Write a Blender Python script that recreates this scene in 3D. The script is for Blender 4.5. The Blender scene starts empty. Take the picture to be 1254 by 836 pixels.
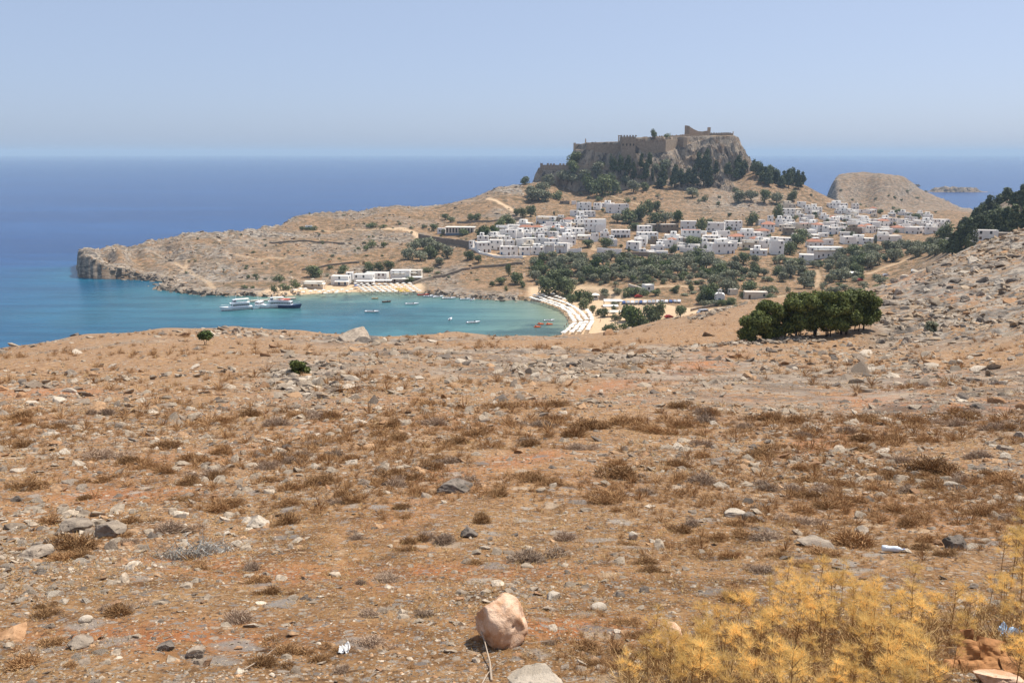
import bpy, bmesh, math, random
import numpy as np
from mathutils import Vector, Matrix, noise as mnoise

R = math.radians
SC = bpy.context.scene
COL = SC.collection
random.seed(7)
RNG = np.random.default_rng(11)

# ------------------------------------------------------------------ camera
CAM_H = 83.0                       # eye height above the sea, metres
FPX = 1060.0                       # focal length in pixels of a 1254 px wide frame
CX, CY = 627.0, 418.0
PITCH = math.atan((CY - 187.0) / FPX)
cam = bpy.data.cameras.new('camera')
cam.sensor_width = 36.0
cam.lens = FPX / 1254.0 * 36.0
cam.clip_start = 0.2
cam.clip_end = 90000.0
cam_ob = bpy.data.objects.new('camera', cam)
COL.objects.link(cam_ob)
cam_ob.location = (0, 0, CAM_H)
cam_ob.rotation_euler = (math.pi / 2 - PITCH, 0, 0)
SC.camera = cam_ob

# ------------------------------------------------------------------ light
SUN_EL, SUN_AZ = 60.0, 50.0        # azimuth from +Y towards +X
world = bpy.data.worlds.new('World')
SC.world = world
world.use_nodes = True
wn = world.node_tree
for n in list(wn.nodes):
    wn.nodes.remove(n)
w_out = wn.nodes.new('ShaderNodeOutputWorld')
w_bg = wn.nodes.new('ShaderNodeBackground')
w_sky = wn.nodes.new('ShaderNodeTexSky')
w_sky.sky_type = 'NISHITA'
w_sky.sun_disc = False
w_sky.sun_elevation = R(SUN_EL)
w_sky.sun_rotation = R(SUN_AZ)
w_sky.altitude = 1000.0
w_sky.air_density = 0.6
w_sky.dust_density = 4.0
w_sky.ozone_density = 2.0
w_bg.inputs['Strength'].default_value = 0.14
w_mix = wn.nodes.new('ShaderNodeMix')          # a milky summer sky: the clear sky thinned with even white-blue haze
w_mix.data_type = 'RGBA'
w_mix.inputs[0].default_value = 0.62
w_mix.inputs[7].default_value = (3.05, 3.72, 4.95, 1)
wn.links.new(w_sky.outputs['Color'], w_mix.inputs[6])
wn.links.new(w_mix.outputs[2], w_bg.inputs['Color'])
wn.links.new(w_bg.outputs['Background'], w_out.inputs['Surface'])

sun = bpy.data.lights.new('sun', 'SUN')
sun.energy = 5.0
sun.angle = R(0.53)
sun.color = (1.0, 0.95, 0.87)
sun_ob = bpy.data.objects.new('sun', sun)
COL.objects.link(sun_ob)
to_sun = Vector((math.sin(R(SUN_AZ)) * math.cos(R(SUN_EL)), math.cos(R(SUN_AZ)) * math.cos(R(SUN_EL)), math.sin(R(SUN_EL))))
sun_ob.rotation_euler = to_sun.to_track_quat('Z', 'Y').to_euler()
sun_ob.location = (0, 0, 300)
SC.view_settings.view_transform = 'Standard'
SC.view_settings.look = 'None'
SC.view_settings.exposure = 0.2
SC.view_settings.gamma = 1.0
SC.view_settings.use_curve_mapping = False
HAZE_DENSITY = 0.000085

# ------------------------------------------------------------------ helpers: pixels to places
def rr(py):
    """drop per metre of forward distance for a picture row"""
    return np.tan(PITCH + np.arctan((np.asarray(py, float) - CY) / FPX))

def uu(px, py=300.0):
    return (np.asarray(px, float) - CX) / FPX / (math.cos(PITCH) + math.sin(PITCH) * (CY - np.asarray(py, float)) / FPX)

def P(px, py, y):
    return Vector((float(uu(px, py)) * y, y, CAM_H - float(rr(py)) * y))

def to_px(x, y, z):
    """world point -> picture coordinates (1254 x 836)"""
    r = (CAM_H - z) / y
    t = np.arctan(r) - PITCH
    py = CY + FPX * np.tan(t)
    px = CX + FPX * (x / y) * (math.cos(PITCH) + math.sin(PITCH) * (CY - py) / FPX)
    return px, py

# ------------------------------------------------------------------ helpers: noise
def _hash(ix, iy, seed):
    h = (ix.astype(np.int64) * 374761393 + iy.astype(np.int64) * 668265263 + seed * 982451653) & 0x7fffffff
    h = ((h ^ (h >> 13)) * 1274126177) & 0x7fffffff
    h = h ^ (h >> 16)
    return (h & 0xffff) / 65535.0

def vnoise(x, y, seed=0):
    x0, y0 = np.floor(x), np.floor(y)
    fx, fy = x - x0, y - y0
    fx = fx * fx * fx * (fx * (fx * 6 - 15) + 10)
    fy = fy * fy * fy * (fy * (fy * 6 - 15) + 10)
    a, b = _hash(x0, y0, seed), _hash(x0 + 1, y0, seed)
    c, d = _hash(x0, y0 + 1, seed), _hash(x0 + 1, y0 + 1, seed)
    return (a * (1 - fx) + b * fx) * (1 - fy) + (c * (1 - fx) + d * fx) * fy

def fbm(x, y, octaves=4, seed=0):
    s, a, t = 0.0, 1.0, 0.0
    for i in range(octaves):
        c, sn = math.cos(0.6 + i), math.sin(0.6 + i)
        s = s + a * (vnoise(x * c - y * sn, x * sn + y * c, seed + i * 17) - 0.5)
        t += a
        a *= 0.5
        x, y = x * 2.03, y * 2.03
    return s / t * 2

def ridged(x, y, octaves=4, seed=0):
    s, a, t = 0.0, 1.0, 0.0
    for i in range(octaves):
        c, sn = math.cos(1.1 + i), math.sin(1.1 + i)
        n = 1 - np.abs(vnoise(x * c - y * sn, x * sn + y * c, seed + i * 13) * 2 - 1)
        s = s + a * n
        t += a
        a *= 0.55
        x, y = x * 2.1, y * 2.1
    return s / t

def sstep(a, b, x):
    t = np.clip((np.asarray(x, float) - a) / (b - a), 0, 1)
    return t * t * (3 - 2 * t)

def seg_dist(x, y, pts):
    """distance to a polyline, and the index + parameter of the nearest place on it"""
    best = np.full(np.shape(x), 1e9)
    where = np.zeros(np.shape(x))
    for i in range(len(pts) - 1):
        ax, ay = pts[i][:2]
        bx, by = pts[i + 1][:2]
        dx, dy = bx - ax, by - ay
        L = dx * dx + dy * dy + 1e-9
        t = np.clip(((x - ax) * dx + (y - ay) * dy) / L, 0, 1)
        d = np.hypot(x - ax - t * dx, y - ay - t * dy)
        m = d < best
        best = np.where(m, d, best)
        where = np.where(m, i + t, where)
    return best, where

def inside(x, y, pts):
    r = np.zeros(np.shape(x), bool)
    n = len(pts)
    for i in range(n):
        ax, ay = pts[i][:2]
        bx, by = pts[(i + 1) % n][:2]
        c = ((ay > y) != (by > y)) & (x < (bx - ax) * (y - ay) / (by - ay + 1e-12) + ax)
        r ^= c
    return r

# ------------------------------------------------------------------ helpers: meshes and objects
def np_mesh(name, verts, quads=None, tris=None, mats=(), mat_idx=None, smooth=False):
    me = bpy.data.meshes.new(name)
    verts = np.asarray(verts, np.float32)
    me.vertices.add(len(verts))
    me.vertices.foreach_set('co', verts.ravel())
    q = np.asarray(quads, np.int32).reshape(-1, 4) if quads is not None else np.zeros((0, 4), np.int32)
    t = np.asarray(tris, np.int32).reshape(-1, 3) if tris is not None else np.zeros((0, 3), np.int32)
    nl = q.size + t.size
    me.loops.add(nl)
    me.loops.foreach_set('vertex_index', np.concatenate([q.ravel(), t.ravel()]))
    nf = len(q) + len(t)
    me.polygons.add(nf)
    st = np.concatenate([np.arange(len(q)) * 4, q.size + np.arange(len(t)) * 3]).astype(np.int32)
    me.polygons.foreach_set('loop_start', st)
    for m in mats:
        me.materials.append(m)
    if mat_idx is not None:
        me.polygons.foreach_set('material_index', np.asarray(mat_idx, np.int32))
    me.polygons.foreach_set('use_smooth', np.full(nf, bool(smooth)))
    me.update(calc_edges=True)
    return me

def set_attr(me, name, rgba):
    a = me.color_attributes.new(name, 'FLOAT_COLOR', 'POINT')
    a.data.foreach_set('color', np.asarray(rgba, np.float32).ravel())

class MB:
    """collects simple solids into one mesh"""
    def __init__(s):
        s.v, s.f = [], []
    def add(s, vs, fs, M=None):
        o = len(s.v)
        s.v += [(M @ Vector(p)) if M is not None else Vector(p) for p in vs]
        s.f += [tuple(i + o for i in f) for f in fs]
        return s
    def box(s, x0, x1, y0, y1, z0, z1, M=None, tx=0.0, ty=0.0):
        vs = [(x0, y0, z0), (x1, y0, z0), (x1, y1, z0), (x0, y1, z0), (x0 + tx, y0 + ty, z1), (x1 - tx, y0 + ty, z1), (x1 - tx, y1 - ty, z1), (x0 + tx, y1 - ty, z1)]
        return s.add(vs, [(3, 2, 1, 0), (4, 5, 6, 7), (0, 1, 5, 4), (1, 2, 6, 5), (2, 3, 7, 6), (3, 0, 4, 7)], M)
    def tube(s, pts, rad, n=6):
        pts = [Vector(p) for p in pts]
        rad = rad if isinstance(rad, (list, tuple)) else [rad] * len(pts)
        rings = []
        for i, p in enumerate(pts):
            d = (pts[min(i + 1, len(pts) - 1)] - pts[max(i - 1, 0)])
            d = d.normalized() if d.length > 1e-9 else Vector((0, 0, 1))
            a = d.cross(Vector((0.31, 0.95, 0.11)))
            if a.length < 0.1:
                a = d.cross(Vector((1, 0, 0)))
            a.normalize()
            b = d.cross(a)
            rings.append([p + (a * math.cos(2 * math.pi * k / n) + b * math.sin(2 * math.pi * k / n)) * rad[i] for k in range(n)])
        vs = [q for r in rings for q in r]
        fs = []
        for i in range(len(pts) - 1):
            for k in range(n):
                fs.append((i * n + k, i * n + (k + 1) % n, (i + 1) * n + (k + 1) % n, (i + 1) * n + k))
        fs.append(tuple(range(n))[::-1])
        fs.append(tuple((len(pts) - 1) * n + k for k in range(n)))
        return s.add(vs, fs)
    def loft(s, rings, closed=True):
        n = len(rings[0])
        vs = [q for r in rings for q in r]
        fs = []
        for i in range(len(rings) - 1):
            for k in range(n):
                fs.append((i * n + k, i * n + (k + 1) % n, (i + 1) * n + (k + 1) % n, (i + 1) * n + k))
        if closed:
            fs.append(tuple(range(n))[::-1])
            fs.append(tuple((len(rings) - 1) * n + k for k in range(n)))
        return s.add(vs, fs)
    def mesh(s, name, mat, smooth=False):
        me = bpy.data.meshes.new(name)
        me.from_pydata([tuple(p) for p in s.v], [], s.f)
        if mat is not None:
            me.materials.append(mat)
        if smooth:
            me.polygons.foreach_set('use_smooth', [True] * len(me.polygons))
        me.update()
        return me
    def build(s, name, mat, parent=None, smooth=False, loc=None):
        return link(name, s.mesh(name, mat, smooth), parent, loc)

def link(name, data, parent=None, loc=None, rot=None, scale=None):
    o = bpy.data.objects.new(name, data)
    COL.objects.link(o)
    if parent is not None:
        o.parent = parent
    if loc is not None:
        o.location = loc
    if rot is not None:
        o.rotation_euler = rot
    if scale is not None:
        o.scale = scale
    return o

def tag(o, label, cat, group=None, kind=None):
    if label:
        o['label'] = label
    if cat:
        o['category'] = cat
    if group:
        o['group'] = group
    if kind:
        o['kind'] = kind
    return o

def thing(name, label, cat, loc=(0, 0, 0), rz=0.0, group=None):
    o = link(name, None, None, loc, (0, 0, rz))
    o.empty_display_size = 0.3
    return tag(o, label, cat, group)

def structure(name, me):
    o = link(name, me)
    o['kind'] = 'structure'
    return o

def dup(root, loc, rz=0.0, scale=1.0, label=None, group=None):
    r = root.copy()
    COL.objects.link(r)
    r.location = loc
    r.rotation_euler = (root.rotation_euler[0], root.rotation_euler[1], rz)
    r.scale = scale if isinstance(scale, (tuple, list)) else (scale,) * 3
    for ch in list(root.children):
        c = ch.copy()
        COL.objects.link(c)
        c.parent = r
        for g in ch.children:
            d = g.copy()
            COL.objects.link(d)
            d.parent = c
    if label:
        r['label'] = label
    if group:
        r['group'] = group
    return r

# ------------------------------------------------------------------ labels that single out one among many
ORD = ('nearest second third fourth fifth sixth seventh eighth ninth tenth eleventh twelfth thirteenth fourteenth fifteenth sixteenth seventeenth '
       'eighteenth nineteenth twentieth').split()
def ordinal(k):
    if k == 0:
        return 'nearest'
    if k < 20:
        return ORD[k] + ' nearest'
    tens = {2: 'twenty', 3: 'thirty', 4: 'forty', 5: 'fifty'}[min(5, (k + 1) // 10)]
    u = (k + 1) % 10
    return (tens + '-' + ['', 'first', 'second', 'third', 'fourth', 'fifth', 'sixth', 'seventh', 'eighth', 'ninth'][u] if u else {'twenty': 'twentieth', 'thirty': 'thirtieth', 'forty': 'fortieth', 'fifty': 'fiftieth'}[tens]) + ' nearest'

def place_labels(items, marks):
    """items: (object, (px, py), look). Each is named by its look and by its rank from the landmark it is closest to, on one side of it."""
    cells = {}
    for o, (px, py), look in items:
        m = min(marks, key=lambda q: math.hypot(q[0] - px, (q[1] - py) * 1.6))
        dx, dy = px - m[0], (py - m[1]) * 1.6
        side = ('right of' if dx > 0 else 'left of') if abs(dx) > abs(dy) else ('below' if dy > 0 else 'above')
        cells.setdefault((m[2], side, look), []).append((math.hypot(dx, dy), o))
    for (m, side, look), lst in cells.items():
        lst.sort(key=lambda q: q[0])
        if len(look.split()) + len(m.split()) > 11:
            look = look.replace(' flat roofed', '').replace(' with a flat roof', '').replace(' red roofed', ' red roof')
        for k, (_, o) in enumerate(lst):
            if len(lst) == 1:
                o['label'] = f'{look}, the one {side} {m}'
            else:
                o['label'] = f'{look}, {ordinal(k)} {side} {m}'

# ------------------------------------------------------------------ helpers: materials
def nodes_of(name):
    m = bpy.data.materials.new(name)
    m.use_nodes = True
    nt = m.node_tree
    b = nt.nodes['Principled BSDF']
    return m, nt, b

def nd(nt, typ, **kw):
    n = nt.nodes.new(typ)
    for k, v in kw.items():
        if k.startswith('i_'):
            key = k[2:].replace('_', ' ')
            n.inputs[key].default_value = v
        else:
            setattr(n, k, v)
    return n

def mix(nt, fac, a, b, blend='MIX'):
    n = nt.nodes.new('ShaderNodeMix')
    n.data_type = 'RGBA'
    n.blend_type = blend
    for val, key in ((fac, 0), (a, 6), (b, 7)):
        if hasattr(val, 'is_linked') or isinstance(val, bpy.types.NodeSocket):
            nt.links.new(val, n.inputs[key])
        else:
            n.inputs[key].default_value = val if key == 0 else (*val, 1.0)
    return n.outputs[2]

def ramp(nt, src, stops):
    n = nt.nodes.new('ShaderNodeValToRGB')
    e = n.color_ramp.elements
    while len(e) < len(stops):
        e.new(0.5)
    for k, (p, c) in enumerate(stops):
        e[k].position = p
        e[k].color = (*c, 1.0) if hasattr(c, '__len__') else (c, c, c, 1.0)
    nt.links.new(src, n.inputs['Fac'])
    return n.outputs['Color']

def math_n(nt, op, a, b=None, clamp=False):
    n = nt.nodes.new('ShaderNodeMath')
    n.operation = op
    n.use_clamp = clamp
    for v, k in ((a, 0), (b, 1)):
        if v is None:
            continue
        if isinstance(v, bpy.types.NodeSocket):
            nt.links.new(v, n.inputs[k])
        else:
            n.inputs[k].default_value = v
    return n.outputs[0]

def noise_tex(nt, vec, scale, detail=4.0, rough=0.6, dist=0.0):
    n = nd(nt, 'ShaderNodeTexNoise')
    n.inputs['Scale'].default_value = scale
    n.inputs['Detail'].default_value = detail
    n.inputs['Roughness'].default_value = rough
    n.inputs['Distortion'].default_value = dist
    if vec is not None:
        nt.links.new(vec, n.inputs['Vector'])
    return n.outputs['Fac']

def bump(nt, b, height, strength=0.4, dist=0.1):
    n = nd(nt, 'ShaderNodeBump')
    n.inputs['Strength'].default_value = strength
    n.inputs['Distance'].default_value = dist
    nt.links.new(height, n.inputs['Height'])
    nt.links.new(n.outputs['Normal'], b.inputs['Normal'])

def pmat(name, col, col2=None, scale=1.0, rough=0.85, bmp=0.0, bdist=0.05, rand=0.0, spec=0.3, coord='Object', lo=0.35, hi=0.65):
    """plain painted, plastered or stony surface: two tones through noise, a little bump, a small change from object to object"""
    m, nt, b = nodes_of(name)
    tc = nd(nt, 'ShaderNodeTexCoord')
    if coord == 'World':
        g = nd(nt, 'ShaderNodeNewGeometry')
        vec = g.outputs['Position']
    else:
        vec = tc.outputs[coord]
    col2 = col2 or tuple(c * 0.75 for c in col)
    nz = noise_tex(nt, vec, scale, 5.0, 0.65)
    c = ramp(nt, nz, [(lo, col), (hi, col2)])
    if rand:
        oi = nd(nt, 'ShaderNodeObjectInfo')
        hv = nd(nt, 'ShaderNodeHueSaturation')
        v = math_n(nt, 'ADD', math_n(nt, 'MULTIPLY', oi.outputs['Random'], rand), 1.0 - rand / 2)
        nt.links.new(v, hv.inputs['Value'])
        nt.links.new(c, hv.inputs['Color'])
        c = hv.outputs['Color']
    nt.links.new(c, b.inputs['Base Color'])
    b.inputs['Roughness'].default_value = rough
    b.inputs['Specular IOR Level'].default_value = spec
    if bmp:
        bump(nt, b, noise_tex(nt, vec, scale * 2.5, 6.0, 0.7), bmp, bdist)
    return m

def leaf_mat(name, dark, light, rand=0.35, translucent=0.15):
    """leaves: tone per leaf clump and per tree, a little light through"""
    m, nt, b = nodes_of(name)
    g = nd(nt, 'ShaderNodeNewGeometry')
    oi = nd(nt, 'ShaderNodeObjectInfo')
    c = mix(nt, g.outputs['Random Per Island'], dark, light)
    hv = nd(nt, 'ShaderNodeHueSaturation')
    v = math_n(nt, 'ADD', math_n(nt, 'MULTIPLY', oi.outputs['Random'], rand), 1.0 - rand / 2)
    nt.links.new(v, hv.inputs['Value'])
    nt.links.new(c, hv.inputs['Color'])
    nt.links.new(hv.outputs['Color'], b.inputs['Base Color'])
    b.inputs['Roughness'].default_value = 0.75
    b.inputs['Specular IOR Level'].default_value = 0.25
    if translucent:
        tr = nd(nt, 'ShaderNodeBsdfTranslucent')
        nt.links.new(hv.outputs['Color'], tr.inputs['Color'])
        ms = nd(nt, 'ShaderNodeMixShader')
        ms.inputs[0].default_value = translucent
        nt.links.new(b.outputs[0], ms.inputs[1])
        nt.links.new(tr.outputs[0], ms.inputs[2])
        nt.links.new(ms.outputs[0], nt.nodes['Material Output'].inputs['Surface'])
    return m
# ================================================================== TERRAIN
# control points: (picture column, picture row, forward distance) for visible ground, ('h', column, height, distance) for hidden ground
near_rows = [(1.2, None, 1.75), (2, None, 0.99), (3.5, None, 0.775), (5, 836, 0), (5.8, 784, 0), (10, 674, 0), (14, 602, 0), (20, 553, 0), (32, 500, 0), (50, 466, 0)]
CTRL = []
for px in (-300, 0, 220, 430, 640, 850, 1060, 1254, 1500):
    lift = {1254: 1.0, 1500: 1.6}.get(px, 0.0)
    for y, py, r in near_rows:
        rv = r if py is None else float(rr(py - lift * (0 if y < 10 else 9 * math.log(y / 8))))
        CTRL.append((float(uu(px, 700 if py is None else py)), y, rv))
def cp(px, py, y):
    CTRL.append((float(uu(px, py)), y, float(rr(py))))
def ch(px, z, y):
    CTRL.append((float(uu(px, 400)), y, (CAM_H - z) / y))
# the foreground slope up to its crest
for px, crest, yc, p65, p100 in ((-300, 446, 150, 462, 452), (0, 426, 170, 452, 438), (100, 411, 180, 449, 430), (200, 403, 190, 449, 425), (290, 401, 190, 448, 424), (370, 407, 180, 446, 424),
                                 (440, 411, 175, 447, 427), (560, 406, 170, 449, 427), (690, 409, 165, 449, 428), (740, 405, 170, 448, 428),
                                 (800, 395, 180, 447, 424), (860, 384, 185, 446, 424)):
    cp(px, p65, 65); cp(px, p100, 100); cp(px, crest + 4, yc * 0.86); cp(px, crest, yc)
    ch(px, CAM_H - float(rr(crest)) * yc - yc * 0.05, yc * 1.14)
cp(940, 446, 65); cp(940, 422, 100); cp(940, 410, 118); cp(940, 386, 150); cp(940, 364, 190)
cp(1000, 446, 65); cp(1000, 421, 100); cp(1000, 408, 115); cp(1000, 385, 150); cp(1000, 360, 185)
cp(1060, 446, 65); cp(1060, 424, 98); cp(1060, 405, 116); cp(1060, 380, 145); cp(1060, 354, 180)
cp(1110, 446, 65); cp(1110, 424, 98); cp(1110, 402, 120); cp(1110, 372, 145); cp(1110, 340, 185)
cp(1160, 446, 65); cp(1160, 420, 98); cp(1160, 390, 122); cp(1160, 350, 150); cp(1160, 319, 190)
cp(1200, 445, 65); cp(1200, 414, 98); cp(1200, 340, 155); cp(1200, 301, 195)
cp(1254, 440, 65); cp(1254, 403, 98); cp(1254, 330, 150); cp(1254, 283, 200)
cp(1500, 420, 65); cp(1500, 360, 98); cp(1500, 270, 150); cp(1500, 220, 210)
for px, z, y in ((940, 45, 225), (1000, 44, 220), (1060, 45, 220), (1110, 50, 225), (1160, 54, 230), (1200, 57, 235), (1254, 61, 240), (1500, 66, 260)):
    ch(px, z, y)
# the far side of the slope, out of sight, down to the sea or the valley
for px in (-400, -100, 150, 350, 520, 640):
    ch(px, 2, 300); ch(px, -6, 330)
ch(700, 4, 300); ch(700, 1, 360); ch(760, 12, 280); ch(760, 5, 350); ch(860, 17, 300); ch(860, 9, 390); ch(960, 22, 300); ch(960, 12, 390)
ch(1060, 28, 300); ch(1060, 17, 420); ch(1140, 38, 310); ch(1140, 26, 420); ch(1200, 46, 320); ch(1254, 50, 320); ch(1500, 60, 330)
# peninsula
for q in ((97, 311, 609), (120, 311, 612), (146, 311, 616), (97, 309, 628), (140, 308, 632), (160, 316, 640), (180, 308, 650), (215, 298, 670), (250, 293, 680), (290, 290, 695), (330, 288, 725), (345, 279, 775), (365, 269, 810), (400, 264, 835),
          (480, 254, 865), (560, 248, 905), (585, 241, 930), (610, 230, 955), (640, 225, 970), (660, 223, 975),
          (215, 330, 600), (250, 338, 575), (290, 345, 562), (330, 338, 585), (330, 310, 640), (380, 345, 560), (420, 330, 592), (420, 300, 690), (430, 345, 562), (500, 332, 580), (500, 300, 685), (470, 346, 560), (515, 345, 560),
          (560, 342, 556), (560, 355, 530), (600, 330, 582), (610, 352, 525), (650, 345, 540), (560, 290, 725), (520, 272, 790), (480, 275, 770), (400, 280, 770), (620, 262, 805), (640, 245, 885), (560, 260, 835),
          (130, 325, 618), (170, 326, 612), (205, 323, 610), (235, 334, 592), (200, 316, 645)):
    cp(*q)
# village slopes
for q in ((580, 304, 640), (650, 312, 632), (610, 285, 705), (640, 275, 760), (720, 284, 722), (708, 258, 822), (770, 261, 818), (770, 305, 642), (800, 312, 622), (840, 280, 742), (840, 300, 662),
          (900, 311, 622), (900, 282, 742), (945, 308, 630), (950, 270, 812), (990, 255, 890), (1030, 257, 905), (990, 280, 762), (990, 322, 592), (1050, 297, 682), (1100, 272, 870), (1160, 280, 840),
          (1150, 264, 955), (1100, 262, 985), (1100, 296, 692), (1180, 262, 1000)):
    cp(*q)
# hill of the fortress
for q in ((700, 241, 930), (760, 237, 930), (840, 236, 932), (900, 238, 930), (960, 232, 945), (925, 208, 1005), (960, 219, 995), (990, 229, 985), (1012, 241, 975), (1045, 249, 990), (800, 250, 872),
          (880, 255, 852), (920, 250, 872), (700, 222, 985), (800, 222, 975), (880, 222, 975)):
    cp(*q)
for px in (690, 760, 830, 900):
    ch(px, 58, 1050)
ch(950, 50, 1050); ch(1000, 20, 1060); ch(640, 40, 1010)
# far headland
for q in ((1060, 252, 1175), (1060, 232, 1225), (1060, 212, 1262), (1042, 213, 1262), (1075, 212, 1263), (1088, 213, 1265), (1102, 217, 1265), (1112, 221, 1262), (1028, 216, 1250), (1016, 225, 1240), (1120, 231, 1255), (1150, 246, 1245), (1168, 257, 1225), (1110, 250, 1190)):
    cp(*q)
ch(1040, 12, 1080); ch(1100, 12, 1090); ch(1160, 10, 1110); ch(1060, 40, 1310); ch(1110, 30, 1310); ch(1020, 15, 1130)
# valley
for q in ((700, 337, 545), (800, 340, 520), (800, 365, 462), (740, 366, 470), (720, 381, 442), (765, 392, 418), (850, 376, 442), (860, 351, 495), (930, 361, 470), (1000, 346, 512), (1000, 331, 552), (1080, 341, 500), (1080, 321, 560),
          (1120, 323, 522), (1140, 301, 602), (1180, 296, 505), (1220, 297, 440), (690, 352, 515), (690, 322, 590), (740, 322, 575)):
    cp(*q)
# hill of pines
for px, z, y in ((1170, 34, 470), (1240, 46, 480), (1240, 58, 530), (1265, 67, 580), (1200, 46, 560), (1320, 72, 560), (1500, 78, 560), (1320, 50, 470), (1265, 60, 650), (1200, 36, 680), (1330, 66, 700), (1500, 70, 700), (1260, 30, 800), (1500, 40, 850), (1250, 10, 1000), (1500, 15, 1050)):
    ch(px, z, y)
# beyond everything
for px in (-400, -100, 60, 200, 350, 500, 620):
    ch(px, -10, 1150); ch(px, -12, 1450)
for px in (750, 900, 1050, 1200, 1500):
    ch(px, -10, 1450)
for px in (-400, -150, 20):
    ch(px, -10, 450); ch(px, -10, 620); ch(px, -10, 800)
for px in (200, 400, 560):
    ch(px, -8, 420); ch(px, -6, 480)

CTRL = np.array(CTRL)
KU = 3.2
C_A = np.stack([CTRL[:, 0] * KU, np.log(CTRL[:, 1])], 1)
def _phi(d2):
    return np.sqrt(d2 + 0.0012)
_D2 = ((C_A[:, None, :] - C_A[None, :, :]) ** 2).sum(2)
_n = len(C_A)
_A = np.zeros((_n + 3, _n + 3))
_A[:_n, :_n] = _phi(_D2) + np.eye(_n) * -0.001
_A[:_n, _n] = 1
_A[:_n, _n + 1:] = C_A
_A[_n, :_n] = 1
_A[_n + 1:, :_n] = C_A.T
_W = np.linalg.solve(_A, np.concatenate([CTRL[:, 2], np.zeros(3)]))
def ratio_field(u, ly):
    out = np.zeros(u.shape)
    uf, lf, of = u.ravel() * KU, ly.ravel(), out.ravel()
    for s in range(0, len(uf), 60000):
        a, b = uf[s:s + 60000], lf[s:s + 60000]
        v = _W[_n] + _W[_n + 1] * a + _W[_n + 2] * b
        d2 = (a[:, None] - C_A[None, :, 0]) ** 2 + (b[:, None] - C_A[None, :, 1]) ** 2
        of[s:s + 60000] = v + _phi(d2) @ _W[:_n]
    return of.reshape(u.shape)

def sea_pt(px, py, k):
    y = CAM_H / float(rr(py))
    return (float(uu(px, py)) * y, y, k)
def far_pt(px, y, k):
    return (float(uu(px, 330)) * y, y, k)
# shoreline of the bay and the outer coast: (x, y, slope of the ground behind it)
SHORE = [far_pt(-900, 300, .5), far_pt(-300, 300, .5), far_pt(100, 300, .5), far_pt(350, 305, .5), far_pt(520, 310, .5), far_pt(620, 330, .4), far_pt(665, 370, .3), sea_pt(686, 411, .06),
         sea_pt(697, 398, .06), sea_pt(693, 388, .06), sea_pt(683, 378, .06), sea_pt(668, 371.5, .08), sea_pt(648, 368, .3), sea_pt(615, 367.5, 1.2), sea_pt(585, 366, 1.2), sea_pt(560, 364.5, 1.2), sea_pt(535, 362, 1.0),
         sea_pt(518, 359, .3), sea_pt(500, 357.6, .07), sea_pt(460, 357.2, .06), sea_pt(420, 358, .06), sea_pt(385, 359.6, .07), sea_pt(366, 361, .3), sea_pt(340, 363.5, .8), sea_pt(300, 362, .9), sea_pt(265, 361.5, .8), sea_pt(240, 360.5, .8),
         sea_pt(215, 357.5, .8), sea_pt(192, 353.5, .9), sea_pt(200, 348.5, 1.2), sea_pt(205, 345.5, 5), sea_pt(180, 343, 7), sea_pt(150, 341.5, 8), sea_pt(120, 341, 8), sea_pt(97, 339.5, 7.0),
         far_pt(93, 622, 6), far_pt(96, 655, 2.0), far_pt(165, 690, 1.5), far_pt(215, 715, 1.5), far_pt(290, 745, 1.5), far_pt(335, 800, 1.5), far_pt(362, 870, 2), far_pt(470, 925, 2), far_pt(560, 985, 2), far_pt(640, 1040, 2),
         far_pt(700, 1120, 2.5), far_pt(800, 1140, 2.5), far_pt(900, 1130, 2.5), far_pt(970, 1100, 2), far_pt(1006, 1080, 2), far_pt(1010, 1130, 2.2), far_pt(1003, 1200, 2.4), far_pt(998, 1240, 2.6), far_pt(1008, 1345, 2.5), far_pt(1080, 1400, 2.2), far_pt(1135, 1370, 2), far_pt(1180, 1310, 1.2),
         far_pt(1190, 1240, .6), far_pt(1230, 1150, .6), far_pt(1500, 1150, .6), far_pt(2600, 1150, .6)]
LAND = SHORE + [(3000, 900, 1), (3000, -50, 1), (-600, -50, 1)]
BEACH_A = [p for p in SHORE[7:13]]
BEACH_B = [p for p in SHORE[17:23]]

def land_z(x, y, z):
    """the sea cuts the slopes off: steep where the coast is a cliff, gently on the beaches"""
    d, w = seg_dist(x, y, SHORE)
    ks = np.array([p[2] for p in SHORE])
    i = np.clip(w.astype(int), 0, len(ks) - 2)
    k = ks[i] * (1 - (w - i)) + ks[i + 1] * (w - i)
    ins = inside(x, y, LAND)
    wob = fbm(x / 9, y / 9, 3, 5) * 2.2 + fbm(x / 30, y / 30, 2, 9) * 3.0
    dd = d + np.where(k > 0.4, wob, 0) * (ins * 2 - 1) * sstep(0, 4, d + 2)
    prof = np.where(dd > 0, k * np.minimum(dd, 30) + 0.9 * np.maximum(dd - 30, 0), 0.4 * dd) + 0.15
    z = np.where(ins, np.maximum(z, np.minimum(prof, 1.6) + 0.02 * np.minimum(d, 100)), z)
    soft = np.minimum(z, prof)
    cut = np.where(ins, np.where(prof < z, soft, z), -np.minimum(0.25 + 0.2 * d, 9.0))
    return cut, d, k, ins

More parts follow.
